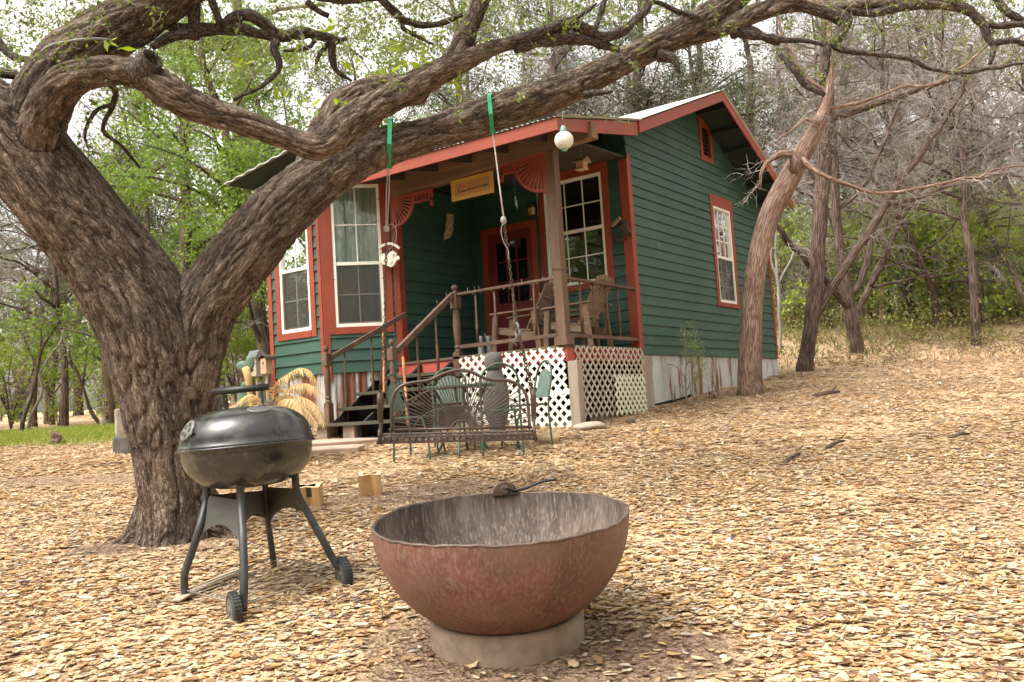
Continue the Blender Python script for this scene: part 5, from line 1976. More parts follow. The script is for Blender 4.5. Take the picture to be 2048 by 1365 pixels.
lid_o = lid.build("lid", M['black'], GR, smooth=True)
bw = MB()
bp_ = [(GRr + .008, .0), (GRr + .014, -.008), (GRr + .004, -.014), (GRr - .008, -.012)] + [((GRr - .008) * math.cos(t) ** .58, -.014 - .225 * math.sin(t) ** .95) for t in np.linspace(.06, math.pi / 2 - .001, 20)]
bw.lathe([(max(r, 1e-5), z) for r, z in bp_], 72, MG)
bw.build("bowl", M['black'], GR, smooth=True)


def onlid(ax_, ay_, lift=.0):
    r = math.hypot(ax_, ay_)
    rr = np.array([p_[0] for p_ in lp_[3:]])[::-1]
    zz = np.array([p_[1] for p_ in lp_[3:]])[::-1]
    z = np.interp(r, rr, zz)
    e = .01
    g = (np.interp(r + e, rr, zz) - np.interp(r - e, rr, zz)) / (2 * e)
    nrm = Vector((-g * ax_ / (r + 1e-6), -g * ay_ / (r + 1e-6), 1)).normalized()
    return MG @ (Matrix.Translation(Vector((ax_, ay_, z)) + nrm * lift) @ nrm.to_track_quat('Z', 'Y').to_matrix().to_4x4())


vm = onlid(-.245, -.235, -.002)
vt = MB()
vt.lathe([(.062, -.01), (.062, .006), (.055, .009), (0, .009)], 24, vm)
vt.boxm(vm @ Matrix.Translation((.065, -.02, .006)), .03, .02, .006)
vo_ = vt.build("vent", M['vent'], lid_o)
vh = MB()
for k in range(5):
    a_ = k * 2 * math.pi / 5
    vh.lathe([(.013, .006), (.013, .0105), (0, .0106)], 10, vm @ Matrix.Translation((.034 * math.cos(a_), .034 * math.sin(a_), 0)))
vh.build("vent_hole", M['cable'], vo_)
bdg = MB()
bm_ = onlid(.135, -.20, .0)
bdg.lathe([(.062, -.008), (.062, .003), (.056, .006), (0, .006)], 28, bm_ @ Matrix.Diagonal((1.05, .72, 1, 1)))
bdg.build("badge", M['badge'], lid_o)
hd = MB()
ha, hb = MG @ Vector((-.175, .0, .312)), MG @ Vector((.145, .0, .312))
hd.tube([ha, hb], .0195, 14)
hd_o = hd.build("handle", M['cable'], lid_o, smooth=True)
for x in (-.115, .105):
    hp = MB()
    hp.tube([MG @ Vector((x, 0, .19)), MG @ Vector((x, 0, .34))], .008, 8)
    hp.lathe([(.016, .196), (.014, .212), (.008, .218)], 10, MG @ Matrix.Translation((x, 0, 0)))
    hp.lathe([(.011, .325), (.014, .332), (.010, .342), (0, .345)], 8, MG @ Matrix.Translation((x, 0, 0)))
    hp.build("handle_post", M['black_leg'], lid_o)


def foot(px, py):
    p_ = gp(px, py)
    return p_


f1, f2, f3, f4 = foot(371, 1200), foot(487, 1236), foot(688, 1168), foot(549, 1138)
f2[2] += .03
f3[2] += .06


def dof(p_): return (p_ - CAM) @ FW


d1, d2, d3, d4 = (dof(f) for f in (f1, f2, f3, f4))
TOPS = {}
legs = [
    (f1, [(413, 962, GD - .02), (413, 1000, GD - .02), (398, 1060, d1 - .02), (382, 1110, d1), (369, 1150, d1)]),
    (f2, [(480, 962, GD - .22), (482, 1010, GD - .24), (486, 1080, d2 + .1), (488, 1160, d2 + .02)]),
    (f3, [(590, 945, GD - .0), (594, 985, GD), (612, 1020, GD + .02), (640, 1070, d3), (670, 1125, d3)]),
    (f4, [(529, 955, GD + .22), (533, 1020, GD + .26), (541, 1080, d4 - .1)]),
]
LEG = []
for f, pts in legs:
    P_ = [at(*p_) for p_ in pts] + [f]
    LEG.append(P_)
    MB().curve(P_, .0215 if f is not f4 else .019, 12, .04).build("leg", M['black_leg'], GR, smooth=True)


def wheel(px, py, d, ax_):
    c = at(px, py, d)
    Mw = Matrix.Translation(c) @ Vector(ax_).to_track_quat('Z', 'Y').to_matrix().to_4x4()
    t = MB()
    t.lathe([(.045, -.022), (.083, -.024), (.091, -.016), (.093, 0), (.091, .016), (.083, .024), (.045, .022)], 40, Mw)
    for k in range(30):
        a_ = k * 2 * math.pi / 30
        t.boxm(Mw @ Matrix.Rotation(a_, 4, 'Z') @ Matrix.Translation((.0925, 0, 0)), .006, .010, .036)
    w_ = t.build("wheel", M['rubber'], GR)
    h = MB()
    h.lathe([(.062, -.025), (.062, -.015), (.05, -.012), (.03, -.014), (.02, -.03), (.0, -.032)], 24, Mw)
    h.lathe([(.062, .025), (.062, .015), (.05, .012), (.03, .014), (.02, .03), (.0, .032)], 24, Mw)
    for k in range(6):
        h.boxm(Mw @ Matrix.Rotation(k * math.pi / 3, 4, 'Z') @ Matrix.Translation((.042, 0, 0)), .04, .008, .044)
    h.build("hub", M['hub'], w_)


axw = np.array([HR[0] * .86 + HF[0] * .5, HR[1] * .86 + HF[1] * .5, .05])
wheel(469, 1221, d2 - .02, axw)
wheel(688, 1148, d3 + .0, axw)


def panel(A_, B_, tA, bA, tB, bB, arch, name="leg_panel"):
    def onleg(P_, t):
        C_ = catmull(np.array(P_), .02)
        return C_[int(np.clip(t, 0, 1) * (len(C_) - 1))]
    a0, a1, b0, b1 = onleg(A_, tA), onleg(A_, bA), onleg(B_, tB), onleg(B_, bB)
    V, n_ = [], 14
    for t in np.linspace(0, 1, n_):
        top = a0 * (1 - t) + b0 * t
        bot = a1 * (1 - t) + b1 * t
        lift = arch * math.sin(math.pi * t) ** .8
        bot = bot + (top - bot) * lift
        V += [top, bot]
    nrm = np.cross(b0 - a0, a1 - a0)
    nrm /= np.linalg.norm(nrm)
    m_ = len(V)
    V2 = [v + nrm * .003 for v in V]
    fs = []
    for k in range(n_ - 1):
        i0 = 2 * k
        fs += [[i0, i0 + 1, i0 + 3, i0 + 2], [m_ + i0, m_ + i0 + 2, m_ + i0 + 3, m_ + i0 + 1], [i0 + 1, m_ + i0 + 1, m_ + i0 + 3, i0 + 3], [i0, i0 + 2, m_ + i0 + 2, m_ + i0]]
    MB().add(V + V2, fs).build(name, M['ashpanel'], GR)


panel(LEG[0], LEG[1], .16, .52, .17, .56, .42)
panel(LEG[3], LEG[2], .10, .50, .16, .44, .38)
panel(LEG[1], LEG[3], .15, .42, .14, .45, .3)
panel(LEG[0], LEG[3], .15, .42, .14, .45, .3)
rk = MB()
R1, R2, R3, R4 = LEG[0][-1] + [0, 0, .05], LEG[1][-1] + [0, 0, .03], LEG[2][-1] + [0, 0, .02], LEG[3][-1] + [0, 0, .07]
for a_, b_ in ((R1, R2), (R2, R3), (R3, R4), (R4, R1)): rk.tube([a_, b_], .0045, 6)
for t in np.linspace(.12, .88, 9): rk.tube([R1 * (1 - t) + R2 * t, R4 * (1 - t) + R3 * t], .003, 5)
rk.build("bottom_rack", M['wire'], GR, smooth=True)
sk = MB()
sk.bar(gp(352, 1212) + [0, 0, .025], gp(420, 1178) + [0, 0, .035], .06, .012)
sk.bar(gp(420, 1178) + [0, 0, .035], gp(500, 1150) + [0, 0, .05], .075, .012)
tag(sk.build("wood_slat", M['weathered'], None, bevel=.004), "long thin weathered slat lying on the leaves under the kettle grill", "board")

yaw0_ = math.atan2(HR[1], HR[0])
# ------------------------------------------------------------------ bow-tie clay blocks
def block(px, py, wd, hh, rot, label, hole_dark):
    p_ = gp(px, py)
    t = thing("clay_block", label, "block", p_, 0, None)
    Mx = Matrix.Translation(p_) @ Matrix.Rotation(yaw0_ + rot, 4, 'Z') @ Matrix.Rotation(.20, 4, 'X')
    dpt = wd * .74
    def outline(w, d_, nk):
        w, d_ = w / 2, d_ / 2
        n_ = 7
        top = [(-w + 2 * w * k / (n_ * 2), d_ - nk * math.exp(-((k / (n_ * 2) - .5) / .2) ** 2)) for k in range(n_ * 2 + 1)]
        return [(x, -y) for x, y in top] + [(x, y) for x, y in reversed(top)]
    o = outline(wd, dpt, dpt * .24)
    inn = outline(wd * .64, dpt * .52, dpt * .16)
    k = len(o)
    V = []
    for (z, ol) in ((-.04, o), (hh, o), (hh, inn), (hh - .10, inn)):
        V += [tuple(Mx @ Vector((x, y, z))) for x, y in ol]
    body = MB()
    body.add(V[:2 * k], [[i_, (i_ + 1) % k, k + (i_ + 1) % k, k + i_] for i_ in range(k)])
    body.build("block_body", M['tan'], t)
    body = MB()
    body.add(V[k:3 * k], [[i_, (i_ + 1) % k, k + (i_ + 1) % k, k + i_] for i_ in range(k)])
    body.build("block_rim", M['tan_rim'], t)
    body = MB()
    body.add(V[2 * k:], [[i_, (i_ + 1) % k, k + (i_ + 1) % k, k + i_] for i_ in range(k)] + [[k + i_ for i_ in range(k)]])
    body.build("block_hollow", M['soil'] if hole_dark else M['tan'], t)
    if hole_dark:
        s_ = MB()
        s_.hexa([tuple(Mx @ Vector(v)) for v in ((.0, -dpt * .40, .09), (.045, -dpt * .42, .09), (.045, -dpt * .36, .09), (0, -dpt * .36, .09),
                                                 (.0, -dpt * .40, hh - .004), (.045, -dpt * .42, hh - .004), (.045, -dpt * .36, hh - .004), (0, -dpt * .36, hh - .004))])
        s_.build("dark_slot", M['soil'], t)
    return t


block(742, 990, .185, .19, .12, "tan hollow clay block standing upright on the leaves left of the fire bowl", False)
block(618, 1012, .215, .17, .02, "tan clay block with a dark slot, partly behind the grill leg", True)

# ------------------------------------------------------------------ porch furniture and ornaments
def slat_chair(label, loc, rz):
    t = thing("porch_chair", label, "chair", (0, 0, 0))
    w = .56
    s = MB()
    for k in range(6): s.hexa([(-w / 2, -.28 + k * .085, .385 - k * .012), (w / 2, -.28 + k * .085, .385 - k * .012), (w / 2, -.205 + k * .085, .375 - k * .012), (-w / 2, -.205 + k * .085, .375 - k * .012),
                               (-w / 2, -.28 + k * .085, .405 - k * .012), (w / 2, -.28 + k * .085, .405 - k * .012), (w / 2, -.205 + k * .085, .395 - k * .012), (-w / 2, -.205 + k * .085, .395 - k * .012)])
    s.box(-w / 2 - .02, w / 2 + .02, -.31, -.285, .32, .405)
    for x in (-w / 2 - .01, w / 2 + .01): s.bar((x, -.29, .355), (x, .30, .24), .025, .09)
    s.build("seat", M['chairwood'], t)
    b = MB()
    for k in range(6):
        x = -.235 + k * .094
        b.bar((x, .14, .30), (x * 1.08, .50, 1.0 - .02 * abs(k - 2.5)), .066, .018, (0, -1, .4))
    b.bar((-.27, .23, .45), (.27, .23, .45), .02, .06, (0, -.4, 1))
    b.bar((-.29, .40, .80), (.29, .40, .80), .02, .06, (0, -.4, 1))
    b.build("backrest", M['chairwood'], t)
    for x in (-.33, .33):
        a_ = MB()
        a_.hexa([(x - .05, -.34, .575), (x + .05, -.34, .575), (x + .035, .40, .605), (x - .035, .40, .605), (x - .05, -.34, .597), (x + .05, -.34, .597), (x + .035, .40, .627), (x - .035, .40, .627)])
        a_.build("arm", M['chairwood'], t)
        for (y0, z0, y1) in ((-.27, .575, -.33), (.30, .60, .36)):
            l_ = MB()
            l_.bar((x, y1, 0), (x, y0, z0), .028, .075, (0, 1, 0))
            l_.build("leg", M['chairwood'], t)
    t.location = [float(c) for c in loc]
    t.rotation_euler = (0, 0, rz)
    return t


c_ = onplane(1040, 660, 1, .95)
slat_chair("slatted wooden porch chair in front of the red door, behind the baluster rail", (c_[0] + .02, .98, 0.002), -math.pi / 2 + .25)
c_ = onplane(1143, 660, 1, 1.05)
slat_chair("slatted wooden porch chair with reclined back under the double window by the corner post", (c_[0] + .05, 1.10, 0.002), -math.pi / 2 + .1)
t = thing("side_table", "small dark wooden side table between the two porch chairs", "table", (-.72, 1.45, 0))
s = MB()
for k in range(5): s.box(-.95 + k * .1, -.86 + k * .1, 1.22, 1.68, .50, .52)
s.build("table_top", M['chairwood'], t)
for x, y in ((-.93, 1.25), (-.49, 1.25), (-.93, 1.65), (-.49, 1.65)):
    MB().box(x - .02, x + .02, y - .02, y + .02, .002, .50).build("leg", M['chairwood'], t)
s = MB()
s.box(-.93, -.49, 1.26, 1.64, .36, .498)
s.build("apron", M['rail'], t)
for px, lean, lb in ((962, .0, "tall narrow grey tapered vase standing upright on the porch"), (972, .07, "grey tapered vase leaning to the left beside an upright one on the porch")):
    p0 = onplane(px, 690, 1, .85)
    vz = MB()
    Mv = Matrix.Translation((p0[0], .85 + (.1 if lean else 0), .0)) @ Matrix.Rotation(-lean, 4, 'Y')
    vz.lathe([(.062, 0), (.058, .02), (.040, .30), (.036, .335), (.030, .335), (.034, .28), (.04, .05), (0, .04)], 16, Mv)
    tag(vz.build("vase", M['greyvase'], None, smooth=True), lb, "vase")

# cottage name board
sx_ = [onplane(903, 362, 1, -.03), onplane(985, 345, 1, -.03), onplane(987, 387, 1, -.03), onplane(904, 405, 1, -.03)]
SG = thing("name_board", "yellow framed board with painted cottage name hanging under the porch beam", "sign", (sx_[3][0], -.03, sx_[3][2]))
x0, x1, z0, z1 = sx_[3][0], sx_[1][0], 2.142, 2.435
s = MB()
s.box(x0, x1, -.036, -.012, z0, z1)
s.build("board", M['sign_frame'], SG, bevel=.004)
s = MB()
s.box(x0 + .062, x1 - .062, -.041, -.030, z0 + .055, z1 - .055)
pnl = s.build("panel", M['sign_panel'], SG, bevel=.002)


def text(body, size, loc, m, parent, rot=(math.pi / 2, 0, 0), shear=.25):
    cu = bpy.data.curves.new("lettering", 'FONT')
    cu.body = body
    cu.size = size
    cu.shear = shear
    cu.extrude = .0015
    cu.align_x = 'LEFT'
    ob_ = bpy.data.objects.new("lettering_tmp", cu)
    COL.objects.link(ob_)
    dg_ = bpy.context.evaluated_depsgraph_get()
    me_ = bpy.data.meshes.new_from_object(ob_.evaluated_get(dg_))
    bpy.data.objects.remove(ob_)
    A = np.array(Matrix.Translation(loc) @ Matrix.Rotation(rot[2], 4, 'Z') @ Matrix.Rotation(rot[0], 4, 'X'))
    me_.transform(Matrix(A.tolist()))
    me_.materials.clear()
    return link("lettering", me_, m, parent)


text("Y", .135, (x0 + .078, -.0425, z0 + .085), M['sign_text'], pnl)
text("ellow", .058, (x0 + .150, -.0425, z0 + .092), M['sign_text'], pnl)
text("Rose", .066, (x0 + .285, -.0425, z0 + .098), M['sign_text'], pnl)
text("Cottage", .066, (x0 + .425, -.0425, z0 + .106), M['sign_text'], pnl)
rs_ = MB()
for (dx, dz, r) in ((.17, .185, .030), (.225, .168, .022), (.38, .178, .020), (.13, .14, .016), (.30, .19, .016)):
    for k in range(6):
        a_ = k * math.pi / 3
        rs_.lathe([(r * .55, 0), (r * .4, .003), (0, .004)], 8, Matrix.Translation((x0 + dx + r * .5 * math.cos(a_), -.0405, z0 + dz + r * .5 * math.sin(a_))) @ Matrix.Rotation(math.pi / 2, 4, 'X'))
rs_.build("painted_rose", M['sign_rose'], pnl)
s = MB()
for x in (x0 + .12, x1 - .12): s.tube([(x, -.02, z1), (x, -.02, z1 + .06)], .003, 5)
s.build("hanger", M['chain'], SG)

# paper lantern under the fascia
lc = onplane(1128, 281, 1, FY - .06)
LN = thing("globe_lantern", "round white ribbed lantern hanging from the corner of the red porch fascia", "lantern", lc)
s = MB()
pr = [(.11 * math.sin(a_) * (1 + .018 * math.cos(a_ * 34)), -.105 * math.cos(a_)) for a_ in np.linspace(.18, math.pi - .22, 60)]
s.lathe(pr, 28, Matrix.Translation(lc))
s.build("globe", M['paper'], LN, smooth=True)
s = MB()
s.lathe([(.0, .10), (.035, .10), (.038, .125), (.026, .15), (.02, .17), (0, .175)], 14, Matrix.Translation(lc))
s.lathe([(.0, -.128), (.03, -.125), (.036, -.10), (0, -.098)], 14, Matrix.Translation(lc))
s.build("cap", M['teal'], LN, smooth=True)
s = MB()
s.curve([lc + [0, 0, .17], lc + [0, -.005, .24], lc + [-.015, .03, .30], lc + [-.02, .055, .36]], .007, 6)
s.build("hook", M['black_leg'], LN)
# hanging birdhouse
bp0 = onplane(1163, 330, 1, .9)
BH = thing("birdhouse", "small wooden birdhouse hanging in front of the double porch window", "birdhouse", bp0)
bx_, bz_ = bp0[0], bp0[2]
s = MB()
s.box(bx_ - .06, bx_ + .06, .85, .96, bz_ - .06, bz_ + .04)
s.build("box", M['birdwood'], BH)
s = MB()
s.hexa([(bx_ - .10, .81, bz_ + .025), (bx_ + .10, .81, bz_ + .025), (bx_ + .10, .905, bz_ + .085), (bx_ - .10, .905, bz_ + .085), (bx_ - .10, .81, bz_ + .037), (bx_ + .10, .81, bz_ + .037), (bx_ + .10, .905, bz_ + .097), (bx_ - .10, .905, bz_ + .097)])
s.hexa([(bx_ - .10, .905, bz_ + .085), (bx_ + .10, .905, bz_ + .085), (bx_ + .10, 1.0, bz_ + .025), (bx_ - .10, 1.0, bz_ + .025), (bx_ - .10, .905, bz_ + .097), (bx_ + .10, .905, bz_ + .097), (bx_ + .10, 1.0, bz_ + .037), (bx_ - .10, 1.0, bz_ + .037)])
s.build("roof", M['birdwood'], BH)
MB().box(bx_ - .045, bx_ + .045, .842, .852, bz_ - .045, bz_ + .02).build("front_panel", M['bird_pink'], BH)
s = MB()
s.box(bx_ - .07, bx_ + .07, .82, .97, bz_ - .075, bz_ - .06)
s.build("floor", M['birdwood'], BH)
s = MB()
s.tube([(bx_, .905, bz_ + .09), (bx_, .90, bz_ + .26)], .0025, 4)
s.build("cord", M['rope'], BH)
# ornaments on the walls
OR = MB()
c = np.array([XC + .05, 1.22, 2.15])
for (y, z, r) in ((.09, .10, .085), (.13, .17, .05), (.05, .17, .055), (.06, .02, .08), (.05, -.06, .085), (0, -.12, .075), (-.05, -.16, .05), (.12, -.02, .05), (-.06, -.20, .03)):
    OR.lathe([(r * math.cos(a_), r * .55 * math.sin(a_)) for a_ in np.linspace(-math.pi / 2, math.pi / 2, 8)], 12, Matrix.Translation(c + [random.uniform(-.01, .02), y, z]) @ Matrix.Rotation(math.pi / 2, 4, 'Y'))
tag(OR.build("wall_ornament", M['beige'], None, smooth=True), "lumpy beige boot-shaped ornament on the dark green porch side wall", "ornament")
wc = onplane(1240, 458, 1, D0 - .05)
WR = thing("twig_ornament", "dark twig arch ornament topped by a small tan strip beside the double porch window", "ornament", wc)
s = MB()
for k in range(16):
    ph = random.uniform(-.02, .02)
    pts = [(wc[0] + (.115 + ph) * math.cos(a_) * (1 + .1 * math.sin(3 * a_ + k)), D0 - .05 + random.uniform(-.02, .02), wc[2] - .02 + (.14 + ph) * math.sin(a_)) for a_ in np.linspace(-2.6, 2.7 + ph * 10, 14)]
    s.curve(pts, random.uniform(.006, .014), 5, .04)
s.bar((wc[0] + .05, D0 - .05, wc[2] + .05), (wc[0] + .15, D0 - .06, wc[2] - .12), .05, .09)
s.build("twig_arch", M['twig'], WR)
s = MB()
s.bar((wc[0] - .12, D0 - .07, wc[2] + .06), (wc[0] + .03, D0 - .07, wc[2] + .155), .02, .055, (0, 0, 1))
st_ = s.build("strip", M['birdwood'], WR, bevel=.005)
s = MB()
for k in range(3):
    s.lathe([(.018, 0), (0, .002)], 10, Matrix.Translation((wc[0] - .09 + k * .045, D0 - .081, wc[2] + .08 + k * .028)) @ Matrix.Rotation(math.pi / 2, 4, 'X'))
s.build("spot", M['twig'], st_)
# white ceramic arch and heart
hc = onplane(781, 512, 1, -.14)
HM = thing("ceramic_ornament", "white ceramic ornament of an arch over a heart shape hanging before the bay corner board", "ornament", hc)


def OP(px, py, o=0.0): return onplane(px, py, 1, -.14 - o)


s = MB()
aa = [OP(758, 496), OP(766, 491), OP(775, 488), OP(783, 488), OP(791, 491), OP(799, 497)]
for k in range(5): s.bar(aa[k], aa[k + 1], .018, .036, (0, 0, 1))
s.build("arch", M['bone'], HM, bevel=.003)
s = MB()
lv2 = [(764, 512), (770, 507), (777, 511), (781, 505), (788, 502), (794, 507), (795, 514), (799, 512), (799, 520), (794, 522), (790, 531), (784, 535), (775, 531), (769, 530), (763, 524), (762, 517)]
P3 = [OP(x, y) for x, y in lv2] + [OP(x, y) + np.array([0, -.025, 0]) for x, y in lv2]
nq = len(lv2)
s.add(P3, [list(range(nq)), list(range(2 * nq - 1, nq - 1, -1))] + [[k, (k + 1) % nq, nq + (k + 1) % nq, nq + k] for k in range(nq)])
for (x, y, r) in ((787, 511, .045), (770, 518, .05), (782, 523, .055), (797, 517, .025)):
    s.lathe([(r * math.cos(a_), .5 * r * math.sin(a_)) for a_ in np.linspace(0, math.pi / 2, 6)], 12, Matrix.Translation(OP(x, y, .02)) @ Matrix.Rotation(math.pi / 2, 4, 'X'))
s.build("heart", M['bone'], HM, smooth=False)
s = MB()
s.lathe([(.010, 0), (0, .003)], 10, Matrix.Translation(OP(787, 510, .048)) @ Matrix.Rotation(math.pi / 2, 4, 'X'))
s.build("hole", M['twig'], HM)
s = MB()
s.curve([OP(783, 489), OP(788, 470), OP(793, 450), OP(788, 435), OP(786, 415)], .003, 4, .03)
s.curve([OP(780, 492), OP(776, 500), OP(772, 508)], .003, 4, .03)
s.build("cord", M['rope'], HM)
# wind chime and wall lamp near the door
wc = onplane(1031, 402, 1, .5)
WCm = thing("wind_chime", "thin bright metal tube chime hanging in the dark porch opening", "wind chime", wc)
s = MB()
s.tube([wc + [0, 0, -.07], wc + [0, 0, .06]], .009, 8)
s.tube([wc + [.02, 0, -.11], wc + [.02, 0, .0]], .006, 8)
s.build("tube", M['tin'], WCm)
s = MB()
s.tube([wc + [0, 0, .06], wc + [0, 0, .48]], .002, 4)
s.build("cord", M['rope'], WCm)
lc = onplane(1062, 420, 1, D0 - .10)
LP_ = thing("wall_lamp", "small brown wall lamp above the right corner of the red door", "lamp", lc)
s = MB()
s.lathe([(.05, -.10), (.065, -.09), (.075, .02), (.05, .07), (.02, .10), (0, .11)], 8, Matrix.Translation(lc))
s.build("shade", M['brass'], LP_)
s = MB()
s.box(lc[0] - .05, lc[0] + .05, D0 - .03, D0 - .015, lc[2] - .06, lc[2] + .12)
s.bar((lc[0], D0 - .02, lc[2] + .06), (lc[0], D0 - .10, lc[2] + .10), .02, .02)
s.build("bracket", M['black_leg'], LP_)
th_ = onplane(1077, 405, 1, D0 - .02)
s = MB()
s.box(th_[0] - .02, th_[0] + .02, D0 - .03, D0 - .014, th_[2] - .20, th_[2] + .15)
tag(s.build("thermometer", M['white'], None, bevel=.004), "narrow white strip thermometer between the red door and the double window", "thermometer")

# orange tool handles leaning on the stairs
for (p0, p1, lb) in (((768, 785, -.85), (766, 650, .02), "orange wooden tool handle standing on an upper stair tread by the bay wall"), ((816, 850, -1.35), (806, 715, -.95), "orange wooden tool handle leaning on the far side of the right stair newel")):
    s = MB()
    s.tube([onplane(p0[0], p0[1], 1, p0[2]), onplane(p1[0], p1[1], 1, p1[2])], .018, 10)
    tag(s.build("tool_handle", M['orange'], None, smooth=True), lb, "tool handle")

# ------------------------------------------------------------------ green patio set behind the swing
def patio_chair(label, loc, rz, g="green metal patio chairs", sheet=True):
    t = thing("patio_chair", label, "chair", (0, 0, 0), 0, g)
    s = MB()
    s.curve([(-.21, .20, .0), (-.20, .19, .44), (-.20, .24, .70), (-.15, .27, .86), (0, .28, .93), (.15, .27, .86), (.20, .24, .70), (.20, .19, .44), (.21, .20, 0)], .012, 7)
    s.build("back_frame", M['patio'], t, smooth=True)
    s = MB()
    n_ = 12
    V = []
    for k in range(n_ + 1):
        x = -.16 + .32 * k / n_
        top = .60 + .24 * math.sqrt(max(0, 1 - (x / .19) ** 2))
        V += [(x, .205, .52), (x, .265, top)]
    for k in range(n_):
        s.add([V[2 * k], V[2 * k + 2], V[2 * k + 3], V[2 * k + 1]], [[0, 1, 2, 3]])
    if sheet: s.build("back_sheet", M['patio_mesh'], t)
    s = MB()
    s.lathe([(.0, .44), (.20, .435), (.225, .44), (.225, .455), (.2, .46), (0, .455)], 24)
    s.build("seat", M['patio'], t)
    for x in (-.19, .19):
        s = MB()
        s.curve([(x * .9, -.13, .44), (x, -.19, .25), (x * 1.1, -.22, 0)], .011, 7)
        s.build("front_leg", M['patio'], t, smooth=True)
    t.location = [float(c) for c in loc]
    t.rotation_euler = (0, 0, rz)
    return t


def UDW(px, d): return W((px - 1024) / F * d, d)


yaw0 = math.atan2(HR[1], HR[0])
patio_chair("green patio chair at the right end of the table, seen edge-on before the white lattice", UDW(1042, 10.2), yaw0 - 1.15)
patio_chair("green patio chair with open arched back before the grey urn", UDW(990, 9.7), yaw0 + math.pi + .1, sheet=False)
patio_chair("green patio chair behind the middle of the table with a broad pale back sheet", UDW(897, 10.5), yaw0 + .15)
patio_chair("green patio chair at the left end of the table by the right stair newel", UDW(826, 9.9), yaw0 + 1.25)
tb0 = UDW(914, 9.95)
PT = thing("patio_table", "green metal patio table standing between the green chairs behind the swing", "table", tb0)
s = MB()
s.lathe([(0, .715), (.37, .715), (.385, .72), (.385, .735), (.37, .742), (0, .742)], 40, Matrix.Translation(tb0))
s.build("table_top", M['patio'], PT)
for k in range(4):
    a_ = k * math.pi / 2 + .5
    s = MB()
    cs = np.array([math.cos(a_), math.sin(a_), 0])
    s.curve([tb0 + cs * .28 + [0, 0, .71], tb0 + cs * .15 + [0, 0, .40], tb0 + cs * .18 + [0, 0, .2], tb0 + cs * .30], .014, 7)
    s.build("leg", M['patio'], PT, smooth=True)
u0 = UDW(985, 10.95)
UR = thing("garden_urn", "grey weathered pot-bellied urn with a capped neck behind the patio chair", "urn", u0)
s = MB()
s.lathe([(.0, .0), (.10, .0), (.11, .05), (.09, .12), (.14, .28), (.162, .45), (.155, .60), (.12, .72), (.09, .78), (.085, .82), (.0, .82)], 24, Matrix.Translation(u0))
s.build("belly", M['greystone'], UR, smooth=True)
s = MB()
s.lathe([(.0, .8), (.09, .80), (.11, .86), (.112, .95), (.09, 1.0), (.05, 1.02), (0, 1.025)], 20, Matrix.Translation(u0))
s.build("neck", M['greystone'], UR, smooth=True)
s = MB()
s.tube([u0 + [-.06, .0, 1.0], u0 + [-.09, -.02, 1.25]], .008, 6)
s.build("rod", M['chain'], UR)


def rock(px, py, r, label, m='stone', sq=(1.3, 1, .7), cat="rock", name="rock", sink=.3):
    p_ = gp(px, py)
    n_, m_ = 14, 9
    V = []
    for a_ in np.linspace(-math.pi / 2, math.pi / 2, m_):
        for b_ in np.linspace(0, 2 * math.pi, n_, False):
            V.append((math.cos(a_) * math.cos(b_), math.cos(a_) * math.sin(b_), math.sin(a_)))
    V = np.array(V)
    V *= (.75 + .5 * fbm(V * 1.6 + random.uniform(0, 50), 3, 3))[:, None]
    V = V * np.array(sq) * r
    A = Matrix.Rotation(random.uniform(0, 6), 3, 'Z')
    V = V @ np.array(A).T + p_ + [0, 0, r * sq[2] * (1 - sink)]
    s = MB()
    s.add(V, [[i_ * n_ + j_, i_ * n_ + (j_ + 1) % n_, (i_ + 1) * n_ + (j_ + 1) % n_, (i_ + 1) * n_ + j_] for i_ in range(m_ - 1) for j_ in range(n_)])
    return tag(s.build(name, M[m], None, smooth=True), label, cat)


rock(1098, 885, .085, "small tan rock lying just right of the swing bench", 'tan_rim', (1.5, 1, .8))
rock(1180, 860, .16, "flat mossy stone at the foot of the corner pier post", 'stone', (1.5, 1, .35))
rock(1262, 848, .05, "small brown clod on the leaves before the cream lattice patch", 'twig', (1.2, 1, .8))
rock(372, 1080 + 60, .03, "small pebble at the foot of the oak", 'stone')
rock(715, 1205, .022, "small pale pebble near the right grill wheel", 'greystone', (1.4, 1, .6))
# flagstones before the stairs
for px, py, w, l, r, lb in ((690, 888, 1.35, .42, .32, "long reddish flagstone at the foot of the stairs"), (640, 905, .95, .42, .05, "reddish flagstone laid in front of the long one, half hidden by the grill")):
    p_ = gp(px, py)
    s = MB()
    poly = [(-w / 2, -l / 2), (-w * .1, -l / 2 - .03), (w / 2, -l / 2 + .04), (w / 2 + .05, l * .1), (w / 2 - .03, l / 2), (-w * .2, l / 2 + .03), (-w / 2 - .04, l / 2 - .02)]
    s.prism(poly, .10, Matrix.Translation(p_ + [0, 0, -.05]) @ Matrix.Rotation(yaw0 + r, 4, 'Z') @ Matrix.Rotation(.06, 4, 'X'))
    tag(s.build("flagstone", M['flag'], None, bevel=.012), lb, "paving stone")

# ------------------------------------------------------------------ dried sago palm and cactus beside the bay
SPm = UDW(598, 10.6)
SGP = thing("sago_palm", "dried golden sago palm with drooping fronds beside the bay skirting", "palm", SPm)


